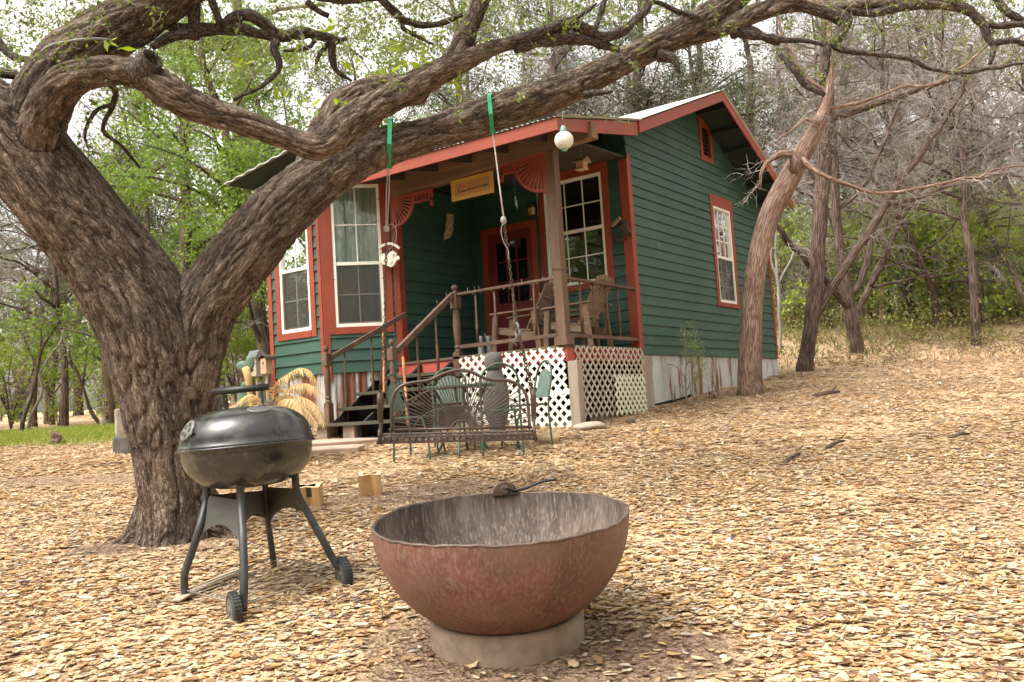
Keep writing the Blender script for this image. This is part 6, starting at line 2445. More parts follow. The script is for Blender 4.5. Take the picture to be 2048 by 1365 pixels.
def frond(P, width, col, nleaf=60):
    Pq = catmull(np.column_stack([P, np.full(len(P), .008)]), .02)
    T, _, _ = frames(Pq[:, :3])
    k = np.linspace(len(Pq) * .12, len(Pq) - 1, nleaf).astype(int)
    V, Tn, n_ = [], [], 0
    up = np.array([0, 0, 1.0])
    for kk in k:
        t = T[kk]
        sd_ = np.cross(t, up)
        sd_ /= np.linalg.norm(sd_) + 1e-9
        fr_ = (kk / len(Pq))
        ln = width * math.sin(math.pi * (.12 + .80 * fr_)) ** .6 * random.uniform(.6, 1.15)
        for sg_ in (-1, 1):
            d_ = sd_ * sg_ * .62 + t * .55 + up * random.uniform(-.75, -.25)
            d_ /= np.linalg.norm(d_)
            o = Pq[kk, :3]
            wv = np.cross(d_, up)
            wv = t * .006
            tip = o + d_ * ln + np.array([0, 0, -ln * .18])
            mid = o + d_ * ln * .55
            V += [o - wv, o + wv, mid + wv * .9, mid - wv * .9, mid - wv * .9, mid + wv * .9, tip + wv * .2, tip - wv * .2]
            Tn += [np.array(col) * random.uniform(.7, 1.2)] * 8
    return np.array(V), np.array(Tn), Pq


base_ = SPm + np.array([0, 0, .32])
dir_r = HR[0], HR[1]


def FP(px, py, d): return at(px, py, d)


FRD = [
    [(545, 820, 10.5), (552, 770, 10.45), (575, 750, 10.4), (600, 737, 10.35), (622, 745, 10.3), (634, 770, 10.25)],
    [(548, 830, 10.5), (565, 790, 10.4), (590, 772, 10.3), (620, 770, 10.2), (645, 790, 10.1)],
    [(550, 835, 10.5), (572, 800, 10.35), (600, 795, 10.2), (630, 810, 10.05), (648, 845, 9.95)],
    [(550, 835, 10.5), (566, 812, 10.3), (590, 806, 10.1), (615, 822, 9.95), (635, 850, 9.85)],
    [(546, 830, 10.5), (560, 806, 10.3), (580, 800, 10.1), (600, 815, 9.9), (612, 850, 9.8)],
    [(540, 835, 10.5), (520, 800, 10.5), (500, 790, 10.5), (480, 800, 10.5)],
    [(552, 840, 10.5), (580, 812, 10.45), (610, 806, 10.4), (636, 820, 10.35), (650, 850, 10.3)],
]
for rows in FRD:
    P = np.array([FP(*r) for r in rows])
    v, tn, Pq = frond(P, .17, (.58, .42, .19))
    MB().tube(Pq[:, :3], np.linspace(.011, .003, len(Pq)), 5).build("frond_stem", M['tan'], SGP, smooth=True)
    me_ = mesh_np("frond", v, np.arange(len(v)).reshape(-1, 4), tint=tn)
    link("frond", me_, M['frond'], SGP)
s = MB()
s.lathe([(.16, -.1), (.17, .12), (.13, .30), (.07, .38), (0, .40)], 14, Matrix.Translation(at(548, 850, 10.5) - [0, 0, .1]))
s.build("stem", M['twig'], SGP)
CT = thing("paddle_plant", "blue green paddle-leaved plant with a yellowed stalk left of the bay", "plant", UDW(495, 10.9))
for (pts, w) in (([(490, 850, 10.9), (488, 800, 10.9), (492, 765, 10.9)], .09), ([(487, 745, 10.9), (490, 735, 10.9), (494, 725, 10.9)], .11), ([(497, 740, 10.85), (500, 725, 10.85), (502, 712, 10.85)], .06)):
    s = MB()
    P = catmull(np.array([np.append(at(*p_), w) for p_ in pts]), .03)
    rr = w * np.sin(np.linspace(.35, math.pi - .25, len(P))) ** .6
    vv, ff, cc = tube_np(P[:, :3], rr, 14)
    cen = np.repeat(P[:, :3], 14, 0)
    dv = vv - cen
    fwv = np.array([HF[0], HF[1], 0])
    vv = cen + dv - (dv @ fwv)[:, None] * fwv * .75
    s.add(vv, ff)
    s.build("paddle", M['cactus'], CT, smooth=True)
s = MB()
s.curve([at(492, 738, 10.85), at(496, 755, 10.8), at(500, 790, 10.8), at(506, 830, 10.8)], [.05, .045, .03, .03], 8)
s.build("dry_stalk", M['tan'], CT, smooth=True)
# birdhouses by the bay's left corner
for (px, py, w, h, lb, tin_) in ((513, 733, .13, .30, "tall pale birdhouse with a striped tin roof left of the bay corner", True), (533, 733, .12, .22, "brown birdhouse with an arched dark roof against the bay corner board", False)):
    c_ = at(px, py, 13.6 if tin_ else 12.9)
    t = thing("birdhouse", lb, "birdhouse", c_ - [0, 0, 1.0])
    s = MB()
    s.box(c_[0] - w / 2, c_[0] + w / 2, c_[1] - w / 2, c_[1] + w / 2, c_[2] - h / 2, c_[2] + h / 2)
    bb_ = s.build("box", M['stone'] if tin_ else M['birdwood'], t, bevel=.01)
    s = MB()
    if tin_:
        for k in range(6):
            s.hexa([(c_[0] - w * .8, c_[1] - w * .7 + k * .012, c_[2] + h / 2 + k * .018 - .02), (c_[0] + w * .8, c_[1] - w * .7 + k * .012, c_[2] + h / 2 + k * .018 - .02), (c_[0] + w * .8, c_[1] + w * .3, c_[2] + h / 2 + k * .018 - .02), (c_[0] - w * .8, c_[1] + w * .3, c_[2] + h / 2 + k * .018 - .02),
                    (c_[0] - w * .8, c_[1] - w * .7 + k * .012, c_[2] + h / 2 + k * .018 - .008), (c_[0] + w * .8, c_[1] - w * .7 + k * .012, c_[2] + h / 2 + k * .018 - .008), (c_[0] + w * .8, c_[1] + w * .3, c_[2] + h / 2 + k * .018 - .008), (c_[0] - w * .8, c_[1] + w * .3, c_[2] + h / 2 + k * .018 - .008)])
        s.build("roof", M['tin'], t)
    else:
        pts = [(c_[0] + w * .72 * math.cos(a_), c_[1], c_[2] + h * .38 + w * .6 * math.sin(a_)) for a_ in np.linspace(0, math.pi, 9)]
        for k in range(8): s.bar(pts[k], pts[k + 1], .012, .16, (0, 1, 0))
        s.build("roof", M['twig'], t)
    s = MB()
    s.lathe([(.018, 0), (0, .004)], 12, Matrix.Translation((c_[0] + HF[0] * -w * .0, c_[1] - w / 2 - .001, c_[2] + h * .18)) @ Matrix.Rotation(math.pi / 2, 4, 'X'))
    s.build("hole", M['cable'], t)
    s = MB()
    s.tube([(c_[0], c_[1], gz(c_[0], c_[1]) - .1), (c_[0], c_[1], c_[2] - h / 2)], .02, 8)
    s.build("pole", M['weathered'], t)
bp_ = W((440 - 1024) / F * 9.5, 9.5)
bp_ = at(424, 806, 9.0)
t = thing("planter_pot", "dark blue glazed pot on a stone foot half hidden behind the oak trunk", "pot", (bp_[0], bp_[1], gz(bp_[0], bp_[1])))
s = MB()
gb_ = gz(bp_[0], bp_[1])
s.lathe([(.06, bp_[2] - .08), (.08, bp_[2] + .0), (.095, bp_[2] + .03), (.10, bp_[2] + .045), (.09, bp_[2] + .045), (.075, bp_[2] + .0), (0, bp_[2] - .02)], 20, Matrix.Translation((bp_[0], bp_[1], 0)))
s.build("pot_bowl", M['bluepot'], t, smooth=True)
s = MB()
s.lathe([(.08, gb_ - .05), (.07, gb_ + .05), (.05, bp_[2] - .16), (.065, bp_[2] - .08), (0, bp_[2] - .08)], 16, Matrix.Translation((bp_[0], bp_[1], 0)))
s.build("pot_foot", M['greystone'], t, smooth=True)

# ------------------------------------------------------------------ left yard: post, pillar, urn, stumps
def post(name, label, cat, px, py0, py1, rpx, m, lean=0):
    b_ = gp(px, py0)
    d_ = (b_ - CAM) @ FW
    top = at(px + lean, py1, d_)
    s = MB()
    r = rpx / F * d_
    Pq = np.linspace(b_ - [0, 0, .1], top, 8)
    Pq += rng.normal(0, r * .12, Pq.shape)
    s.tube(Pq, np.linspace(r * 1.1, r, 8), 9)
    return tag(s.build(name, M[m], None, smooth=False, bco=True), label, cat)


post("fence_post", "dark upright fence post standing in the fresh grass on the left", "fence post", 106, 850, 776, 6, 'cedar_dark', -4)
post("fence_post", "pale slim fence post just left of the dark one in the grass", "fence post", 92, 848, 780, 4.5, 'stone', -2)
post("fence_post", "short grey leaning post nearest the bright track on the left", "fence post", 70, 848, 800, 3.5, 'stone', -10)
post("tree_stump", "short reddish cut stump at the edge of the fresh grass", "stump", 112, 890, 866, 10, 'cedar', 2)
post("tree_stump", "low reddish cut stump beside the cottage skirting", "stump", 1427, 797, 784, 11, 'cedar', 0)
p_ = gp(246, 876)
d_ = (p_ - CAM) @ FW
s = MB()
w_ = 18 / F * d_
h_ = 58 / F * d_
s.boxm(Matrix.Translation(p_ + [0, 0, h_ / 2 - .05]) @ Matrix.Rotation(yaw0 + .5, 4, 'Z'), w_ * 1.5, w_ * 1.5, h_ + .1)
tag(s.build("stone_pillar", M['stone'], None, bevel=.02), "square tan stone pillar just left of the oak trunk", "pillar")
p_ = gp(256, 905)
d_ = (p_ - CAM) @ FW
s = MB()
s.boxm(Matrix.Translation(p_ + [0, 0, .09]) @ Matrix.Rotation(yaw0 - .2, 4, 'Z'), .26, .3, .24)
tag(s.build("stone_block", M['greystone'], None, bevel=.03), "grey cut stone block leaning at the oak trunk's left side", "block")
s = MB()
s.tube([gp(266, 910) + [0, 0, .02], at(272, 880, (gp(266, 910) - CAM) @ FW)], .008, 6)
s.tube([gp(266, 910) + [0, 0, .02], gp(284, 911) + [0, 0, .02]], .008, 6)
tag(s.build("strap", M['lime'], None), "bright lime green strap on the ground at the oak's left side", "strap")
p_ = gp(208, 850)
d_ = (p_ - CAM) @ FW
t = thing("bird_bath", "small pale stone bird bath beyond the pillar on the left", "bird bath", p_)
s = MB()
k_ = d_ / F
s.lathe([(9 * k_, -.05), (8 * k_, 8 * k_), (4 * k_, 12 * k_), (4 * k_, 24 * k_), (6 * k_, 28 * k_), (0, 28 * k_)], 14, Matrix.Translation(p_))
s.build("pedestal", M['stone'], t, smooth=True)
s = MB()
s.lathe([(5 * k_, 27 * k_), (12 * k_, 33 * k_), (13 * k_, 36 * k_), (10 * k_, 35 * k_), (0, 31 * k_)], 16, Matrix.Translation(p_))
s.build("basin", M['stone'], t, smooth=True)

# ------------------------------------------------------------------ trees
def dress(paths, nb, nt, Lb, Lt, rb=.008, rt=.0042, tmin=.2, leaf=0, lcol=None, lsize=.06, grav=-.02, leafmin=0.0, wob=.32, lasp=.45, spread=.05):
    """branchlets and twigs along limb paths, with leaf blades at their ends"""
    o, dr, tt = [], [], []
    for Pq in paths:
        m = max(2, int(nb * max(.3, np.linalg.norm(Pq[-1, :3] - Pq[0, :3]))))
        k = (len(Pq) - 1) * rng.uniform(tmin, 1, m)
        k = k.astype(int)
        T, Nn, Bn = frames(Pq[:, :3])
        a_ = rng.uniform(0, 6.283, m)
        d_ = T[k] * .5 + Nn[k] * np.cos(a_)[:, None] + Bn[k] * np.sin(a_)[:, None]
        o.append(Pq[k, :3])
        dr.append(d_)
    o, dr = np.vstack(o), np.vstack(dr)
    n = len(o)
    v1, q1, P1 = twig_batch(o, dr, rng.uniform(.5, 1.2, n) * Lb, rng.uniform(.6, 1.2, n) * rb, 6, wob, grav, 3)
    k = rng.integers(1, 6, (n, nt))
    o2 = P1[np.arange(n)[:, None], k].reshape(-1, 3)
    dseg = (P1[:, -1] - P1[:, 0])[:, None].repeat(nt, 1).reshape(-1, 3)
    m = len(o2)
    v2, q2, P2 = twig_batch(o2, dseg / (np.linalg.norm(dseg, axis=1)[:, None] + 1e-9) + rng.normal(0, .8, (m, 3)), rng.uniform(.4, 1.3, m) * Lt, rng.uniform(.6, 1.2, m) * rt, 5, wob * 1.1, grav, 3)
    tw = cat_mesh([(v1, q1), (v2, q2)])
    lf = None
    if leaf:
        z0, z1 = P2[..., 2].min(), P2[..., 2].max()
        sel = (P2[:, 2, 2] - z0) / (z1 - z0) > leafmin
        cl = fbm(P2[:, 2] * 1.1, 2, 13) > .42
        sel &= cl
        B = P2[sel][:, 1:].reshape(-1, 3)
        B = np.repeat(B, leaf, 0) + rng.normal(0, spread, (len(B) * leaf, 3))
        n3 = len(B)
        c0, c1 = np.array(lcol[0]), np.array(lcol[1])
        f = rng.uniform(0, 1, (n3, 1)) * .6 + .4 * vnoise(B * 1.7, 4)[:, None]
        L = rng.uniform(.6, 1.3, n3) * lsize
        lf = leaf_quads(B, rng.normal(0, 1, (n3, 3)) + np.array([0, 0, .2]), L, L * lasp, c0 * (1 - f) + c1 * f)
    return tw, lf


def gen_limbs(H, r0, nl, lean, lo=.12, up=.5, spread=.42, wob=.085):
    n = 12
    t = np.linspace(0, 1, n)
    tr = np.column_stack([lean[0] * t ** 1.3 * H + np.cumsum(rng.normal(0, wob, n)) * H / 12, lean[1] * t ** 1.3 * H + np.cumsum(rng.normal(0, wob, n)) * H / 12, t * H, r0 * (1 - t) ** .8 + .015])
    tr[0, :2] = 0
    tr[0, 2] = -.3
    tr[0, 3] *= 1.25
    tr = catmull(tr, .18)
    limbs = []
    for _ in range(nl):
        f = rng.uniform(lo, .97)
        k = int(f * (len(tr) - 1))
        a_ = rng.uniform(0, 6.283)
        Lm = spread * H * (1.05 - .75 * f) * rng.uniform(.6, 1.15)
        d_ = np.array([math.cos(a_), math.sin(a_), up + rng.uniform(-.3, .3)])
        p_ = tr[k, :3].copy()
        P = [p_]
        for _k in range(7):
            d_ = d_ / np.linalg.norm(d_) + rng.normal(0, .16, 3) + np.array([0, 0, -.02])
            p_ = p_ + d_ / np.linalg.norm(d_) * Lm / 7
            P.append(p_)
        rr = np.linspace(min(tr[k, 3] * .55, .02 + .012 * Lm), .006, 8)
        limbs.append(catmull(np.column_stack([np.array(P), rr]), .15))
    return tr, limbs


def wood_mesh(name, trunk, limbs, nside=10):
    s = MB()
    for Pq in trunk: s.tube(Pq[:, :3], Pq[:, 3], nside)
    for Pq in limbs: s.tube(Pq[:, :3], Pq[:, 3], 6)
    return s


JUN = ((.060, .075, .036), (.135, .145, .062))
GRN = ((.085, .16, .02), (.27, .36, .05))
DRYJ = ((.125, .105, .055), (.18, .165, .085))


def template(kind, seed):
    global rng
    rng = np.random.default_rng(seed)
    if kind == 'juniper':
        tr, lb = gen_limbs(rng.uniform(8.5, 11), rng.uniform(.12, .18), 30, rng.uniform(-.14, .14, 2), up=.55, spread=.36)
        tw, lf = dress(lb, 5.0, 8, .85, .42, leaf=3, lcol=JUN, lsize=.075, leafmin=.35, rb=.010, rt=.0055)
        return tr, lb, tw, lf, 'cedar_dark', 'juniper'
    if kind == 'bare':
        tr, lb = gen_limbs(rng.uniform(7.5, 10), rng.uniform(.065, .10), 30, rng.uniform(-.3, .3, 2), lo=.30, up=.35, spread=.40)
        tw, lf = dress(lb, 4.6, 8, .95, .55, leaf=1, lcol=DRYJ, lsize=.06, leafmin=.6, rb=.010, rt=.0062, grav=-.06)
        return tr, lb, tw, lf, 'cedar_dark', 'juniper'
    if kind == 'lean':
        a_ = rng.uniform(0, 6.283)
        tr, lb = gen_limbs(rng.uniform(5.5, 7.5), rng.uniform(.06, .09), 22, (.75 * math.cos(a_), .75 * math.sin(a_)), lo=.2, up=.25, spread=.5, wob=.12)
        st2 = np.array([[0, 0, -.2, .06], [-.3 * math.cos(a_ + .8), -.3 * math.sin(a_ + .8), 1.2, .05], [-.9 * math.cos(a_ + .8), -.9 * math.sin(a_ + .8), 2.6, .04], [-1.9 * math.cos(a_ + .6), -1.9 * math.sin(a_ + .6), 4.2, .02]])
        lb = lb + [catmull(st2, .15)]
        tw, lf = dress(lb, 2.6, 6, 1.0, .6, leaf=1, lcol=DRYJ, lsize=.05, leafmin=.75, rb=.009, rt=.0055, grav=-.08)
        return tr, lb, tw, lf, 'cedar_dark', 'juniper'
    if kind == 'green':
        tr, lb = gen_limbs(rng.uniform(8, 11), rng.uniform(.12, .18), 26, rng.uniform(-.15, .15, 2), up=.7, spread=.36)
        tw, lf = dress(lb, 3.8, 7, .8, .4, leaf=5, lcol=GRN, lsize=.078, rb=.009, rt=.004, spread=.08, lasp=.6)
        return tr, lb, tw, lf, 'cedar_dark', 'leaf'
    if kind == 'bush':
        st, lb = [], []
        for _ in range(9):
            a_ = rng.uniform(0, 6.283)
            P = np.array([[0, 0, -.05, .012], [.1 * math.cos(a_), .1 * math.sin(a_), .5, .010], [.35 * math.cos(a_) * rng.uniform(.5, 1.5), .35 * math.sin(a_), 1.1, .008], [.6 * math.cos(a_), .6 * math.sin(a_), rng.uniform(1.4, 2.2), .004]])
            lb.append(catmull(P, .1))
        tw, lf = dress(lb, 7, 6, .5, .3, leaf=2, lcol=((.20, .29, .04), (.42, .52, .09)), lsize=.066, rb=.004, rt=.0025, spread=.07, lasp=.6)
        return lb[0], lb[1:], tw, lf, 'cedar_dark', 'leaf'


def make_tree(name, cat, tpl):
    tr, lb, tw, lf, bark, lm = tpl
    t = thing(name, None, cat, (0, 0, 0))
    wood_mesh("trunk", [tr], lb).build("trunk" if name != "bush" else "stems", M[bark], t, smooth=True, bco=True)
    link("twigs", mesh_np("twigs", *tw), M['twiggy'], t)
    if lf: link("crown" if name != "bush" else "leaves", mesh_np("crown", lf[0], lf[1], tint=lf[2]), M[lm], t)
    return t


TPL = {}
for kind, seeds, nm, ct in (('juniper', (101, 102, 103, 104), "juniper_tree", "juniper"), ('bare', (201, 202, 203, 204), "bare_tree", "bare tree"), ('lean', (501, 502, 503), "slanting_tree", "bare tree"), ('green', (301, 302, 303), "leafy_tree", "tree"), ('bush', (401, 402), "bush", "bush")):
    TPL[kind] = [make_tree(nm, ct, template(kind, s_)) for s_ in seeds]
rng = np.random.default_rng(77)
USED = set()
CNT = {}


def place(kind, u, d, label, group, scale=1.0, which=None):
    CNT[kind] = CNT.get(kind, -1) + 1
    k = CNT[kind] % len(TPL[kind])
    src = TPL[kind][k]
    if (kind, k) not in USED:
        USED.add((kind, k))
        o = src
    else:
        o = copy_tree(src)
    p_ = W(u, d)
    o.location = (float(p_[0]), float(p_[1]), float(p_[2]))
    o.rotation_euler = (0, 0, random.uniform(0, 6.283))
    s_ = scale * random.uniform(.9, 1.12)
    o.scale = (s_, s_, s_ * random.uniform(.95, 1.08))
    o["label"] = label
    o["group"] = group
    return o


def pu(px, d): return (px - 1024) / F * d


# behind and right of the cottage
for (px, d, k) in ((1500, 27, 'juniper'), (1590, 31, 'bare'), (1660, 24, 'bare'), (1720, 29, 'bare'), (1790, 33, 'juniper'), (1830, 24, 'bare'), (1900, 28, 'bare'), (1960, 34, 'juniper'), (2010, 24, 'bare'), (2090, 27, 'bare'),
                   (2150, 21, 'bare'), (2230, 26, 'juniper'), (1560, 38, 'juniper'), (1760, 42, 'bare'), (2000, 42, 'juniper'), (1620, 27, 'bare'), (1950, 20.5, 'bare'), (1780, 26.5, 'bare')):
    place(k, pu(px, d), d, "dry grey-brown twiggy juniper on the wooded slope right of the cottage", "trees on the slope right of the cottage", 1.05)
for (px, d) in ((1700, 22), (1880, 23), (2080, 21.5), (1960, 25.5)):
    place('lean', pu(px, d), d, "low slanting bare tree with drooping twigs on the right-hand slope", "slanting bare trees on the slope", 1.0)
for (px, d, k) in ((860, 27, 'juniper'), (930, 33, 'juniper'), (1010, 26, 'juniper'), (1090, 31, 'juniper'), (1160, 27, 'bare'), (1230, 33, 'juniper'), (1290, 28, 'juniper'), (1350, 31, 'bare'), (1410, 29, 'juniper'), (1460, 35, 'juniper'), (780, 31, 'juniper'), (1200, 40, 'juniper'), (1050, 40, 'juniper')):
    place(k, pu(px, d), d, "olive juniper whose crown shows above the cottage roof", "trees behind the cottage roof", 1.18)
for (px, d, k) in ((560, 19, 'green'), (640, 24, 'green'), (380, 21, 'green'), (300, 26, 'juniper'), (210, 30, 'green'), (90, 33, 'juniper'), (-40, 29, 'green'), (-160, 32, 'juniper'), (440, 30, 'juniper'), (500, 36, 'juniper'), (700, 38, 'green'), (30, 40, 'juniper'), (150, 42, 'juniper'), (260, 38, 'green'), (600, 33, 'juniper'), (-90, 22, 'green'), (400, 40, 'juniper'),
                   (740, 22, 'green'), (120, 23, 'bare'), (-20, 26, 'bare'), (280, 24, 'bare'), (60, 30, 'bare')):
    place(k, pu(px, d), d, "tree out of view around the viewer, added to darken the porch and fill window reflections", "trees beyond the oak on the left", 1.05)
for (u_, d_, k) in ((-15, 4, 'green'), (-19, 9, 'juniper'), (-17, -3, 'green'), (-12, -9, 'juniper'), (-22, 2, 'juniper'), (-13, 9.5, 'green'), (-6, -14, 'green'), (3, -16, 'juniper'), (-15, 12.5, 'green'), (-19, 11.5, 'green'), (-23, 11, 'green'), (-10, -11, 'green'), (-2, -12, 'juniper'), (6, -11, 'green'), (11, -8, 'green'), (15, -3, 'juniper'), (-15, -8, 'green'), (9, -15, 'green'), (18, 3, 'green'), (0, -19, 'green'), (-7, -19, 'green'), (-13, -14, 'juniper'), (-18, -11, 'green'), (-19, 5.5, 'juniper'), (-14, 1, 'juniper'), (-12, 6, 'green'), (-9, -7, 'juniper'), (-4, -9.5, 'green'), (2, -9, 'juniper'), (8, -7, 'juniper'), (14, -10, 'green'), (20, -2, 'green'), (12, -1, 'green'), (-16, 8, 'green'), (16, 6, 'juniper')):  # unseen trees around the viewer, added to block low light and fill reflections
    place(k, u_, d_, "tree out of view around the viewer, added to darken the porch and fill window reflections", "trees beyond the oak on the left", 1.1)
for (px, d) in ((1590, 24), (1650, 30), (1700, 33), (1740, 29), (1800, 30), (1850, 34), (1900, 31), (1960, 29), (2010, 32), (2060, 28), (1620, 34), (1780, 37), (1940, 37), (2120, 33), (1990, 26), (1570, 29), (1830, 27.5), (1880, 38), (2080, 36), (1820, 24), (1905, 23.5), (1970, 22.8), (2040, 23.5), (1745, 25.5), (1860, 26.5)):
    place('bush', pu(px, d), d, "yellow-green leafy bush in the undergrowth of the right-hand slope", "bushes on the slope", 1.5)
for (px, d) in ((15, 25), (-40, 27), (205, 29), (110, 31), (470, 24), (530, 27), (-90, 21)):
    place('bush', pu(px, d), d, "pale yellow-green bush beyond the left-hand grass", "bushes beyond the grass", 1.25)


# trees drawn one by one
def px_tree(name, label, cat, base, trunk, limbs, bark, nb=5, nt=8, Lb=.7, Lt=.4, leaf=0, lcol=JUN, rb=.008, rt=.005, dd=0.0, tmin=.25, lsize=.06, group=None, leafmin=.3, on_trunk=False):
    g_ = gp(*base)
    d_ = (g_ - CAM) @ FW
    t = thing(name, label, cat, g_, 0, group)
    Pt = catmull(np.array([np.append(at(x, y, d_ + i_ * dd), r * .88 / F * d_) for i_, (x, y, r) in enumerate(trunk)]), .12)
    Pt[0, 2] -= .15
    Pt[:, :3] += (fbm(Pt[:, :3] * 2.0, 2, 17) - .5)[:, None] * .06
    Ls = [catmull(np.array([np.append(at(x, y, d_ + of + i_ * of2), r / F * d_) for i_, (x, y, r) in enumerate(rows)]), .10) for rows, of, of2 in limbs]
    for Pq in Ls:
        Pq[:, :3] += (np.stack([fbm(Pq[:, :3] * 3.1 + 5, 2, 18 + c_) for c_ in range(3)], 1) - .5) * .22 * np.linspace(0, 1, len(Pq))[:, None]
    wood_mesh("trunk", [Pt], Ls, 16).build("trunk", M[bark], t, smooth=True, bco=True)
    if nb:
        tw, lf = dress(Ls + ([Pt[int(len(Pt) * .4):]] if on_trunk else []), nb, nt, Lb, Lt, leaf=leaf, lcol=lcol, rb=rb, rt=rt, tmin=tmin, lsize=lsize, leafmin=leafmin)
        link("twigs", mesh_np("twigs", *tw), M['twiggy'], t)
        if lf: link("crown", mesh_np("crown", lf[0], lf[1], tint=lf[2]), M['juniper'], t)
    return t


px_tree("cedar_tree", "leaning reddish-brown cedar with smooth bark standing against the cottage side wall", "cedar", (1503, 790),
        [(1502, 800, 36), (1502, 770, 29), (1500, 700, 26), (1506, 600, 24), (1520, 500, 23.5), (1540, 430, 24), (1563, 385, 25), (1590, 335, 23), (1615, 290, 20), (1638, 245, 15), (1655, 200, 10), (1662, 130, 7), (1660, 40, 5), (1668, -60, 4)],
        [([(1590, 345, 11), (1592, 322, 11), (1578, 308, 9), (1556, 306, 7), (1540, 312, 4)], -.15, 0),
         ([(1604, 320, 9), (1625, 338, 7), (1648, 352, 5), (1700, 370, 4), (1760, 385, 3.5), (1830, 378, 3), (1900, 360, 2.5), (1980, 345, 2), (2060, 330, 1.5)], -.1, -.1),
         ([(1640, 245, 5), (1606, 240, 3.5), (1580, 262, 2.5), (1552, 280, 1.5)], -.1, -.1), ([(1650, 220, 5), (1720, 205, 4), (1790, 180, 3.2), (1860, 168, 2.6), (1930, 130, 3), (2000, 70, 2)], .1, .05),
         ([(1668, 190, 5), (1640, 175, 4), (1600, 140, 4), (1580, 100, 3.5), (1560, 50, 3), (1545, -10, 2)], .1, .05), ([(1562, 305, 4), (1530, 330, 4), (1518, 380, 2)], -.2, -.05)],
        'cedar', nb=6, nt=7, Lb=.55, Lt=.32, rb=.006, rt=.004)
px_tree("forked_tree", "dark shaggy-barked forked tree just right of the leaning cedar", "juniper", (1612, 742),
        [(1608, 745, 22), (1612, 715, 17), (1622, 650, 16), (1632, 560, 16), (1640, 450, 17), (1648, 330, 17), (1652, 240, 18), (1650, 150, 14), (1652, 60, 11), (1640, -60, 8)],
        [([(1628, 640, 9), (1660, 580, 10), (1700, 520, 9), (1740, 460, 9), (1770, 410, 8), (1810, 350, 8), (1850, 295, 7), (1890, 240, 6), (1930, 170, 5), (1950, 90, 4)], 0, .05), ([(1650, 240, 9), (1700, 225, 9), (1770, 200, 8), (1850, 175, 6), (1930, 150, 5), (2040, 120, 3)], .1, .1), ([(1645, 400, 6), (1600, 380, 5), (1560, 340, 4)], .1, .1),
         ([(1648, 190, 7), (1600, 150, 6), (1560, 80, 4)], 0, .1), ([(1770, 412, 5), (1850, 392, 4), (1950, 352, 4), (2060, 352, 3)], .4, 0)], 'cedar_dark', nb=6, nt=9, Lb=.9, Lt=.5, rb=.009, rt=.006, leaf=1, lcol=DRYJ, on_trunk=True)
px_tree("branching_tree", "dark multi-limbed tree with ivy at its foot behind the forked one", "juniper", (1712, 706),
        [(1716, 708, 16), (1708, 660, 13), (1700, 610, 13), (1690, 560, 12), (1680, 500, 11), (1672, 420, 10), (1668, 330, 9), (1660, 200, 8), (1655, 60, 6)],
        [([(1698, 615, 8), (1672, 585, 8), (1640, 550, 7), (1600, 510, 7), (1565, 470, 6), (1545, 440, 4)], -.4, -.1), ([(1702, 590, 8), (1720, 565, 7), (1735, 520, 7), (1742, 480, 6), (1755, 430, 5), (1770, 390, 4)], 0, .1), ([(1742, 490, 5), (1768, 460, 4), (1785, 400, 4), (1790, 340, 3)], .3, .1),
         ([(1675, 420, 5), (1720, 380, 5), (1760, 300, 4), (1800, 200, 3)], 0, .1)], 'cedar_dark', nb=6, nt=8, Lb=.9, Lt=.5, rb=.009, rt=.006, leaf=1, lcol=DRYJ, on_trunk=True)
px_tree("leaning_tree", "thick dark tree leaning in from the right edge of the wood", "juniper", (2110, 545),
        [(2120, 560, 20), (2060, 460, 17), (2020, 400, 15), (1985, 350, 13), (1960, 290, 11), (1945, 220, 9), (1950, 140, 8), (1970, 60, 6)],
        [([(2000, 375, 7), (1960, 330, 6), (1930, 340, 4), (1900, 380, 3)], 0, .1), ([(1960, 290, 7), (1900, 230, 6), (1860, 140, 5), (1830, 50, 4)], 0, .1), ([(2040, 430, 7), (2060, 360, 6), (2050, 260, 5), (2060, 150, 4)], 0, -.1)], 'cedar_dark', nb=6, nt=9, Lb=1.0, Lt=.55, rb=.010, rt=.006, on_trunk=True)
px_tree("leaning_tree", "ivy-clad trunk slanting up to the left in the right-hand wood", "juniper", (2032, 512),
        [(2035, 515, 13), (1988, 455, 13), (1960, 413, 12), (1943, 380, 10), (1915, 310, 9), (1890, 230, 8), (1880, 120, 6), (1885, 20, 5)], [([(1943, 385, 6), (1900, 330, 5), (1860, 320, 3)], 0, .1), ([(1895, 240, 6), (1830, 200, 5), (1780, 120, 4)], 0, .1)], 'cedar_dark', nb=6, nt=9, Lb=1.0, Lt=.55, rb=.010, rt=.006, on_trunk=True)
px_tree("slanting_tree", "bare trunk lying low and slanting across the green undergrowth", "fallen tree", (2034, 562),
        [(2040, 562, 6), (1990, 550, 7), (1940, 544, 8), (1890, 516, 8), (1850, 500, 7), (1807, 477, 6), (1750, 440, 5), (1710, 413, 4)], [([(1900, 522, 5), (1850, 488, 5), (1800, 470, 3)], .1, 0), ([(1860, 505, 4), (1800, 508, 3), (1750, 495, 2)], .1, 0)], 'cedar_dark', nb=4, nt=6, Lb=.8, Lt=.4)
px_tree("slanting_tree", "thin dark trunk slanting above the fallen one in the undergrowth", "fallen tree", (1985, 530),
        [(1988, 520, 6), (1985, 513, 6), (1932, 477, 8), (1868, 433, 7), (1832, 411, 6), (1780, 375, 5), (1720, 340, 3)], [([(1932, 477, 4), (1880, 485, 4), (1840, 500, 2)], .1, 0)], 'cedar_dark', nb=4, nt=6, Lb=.8, Lt=.4)
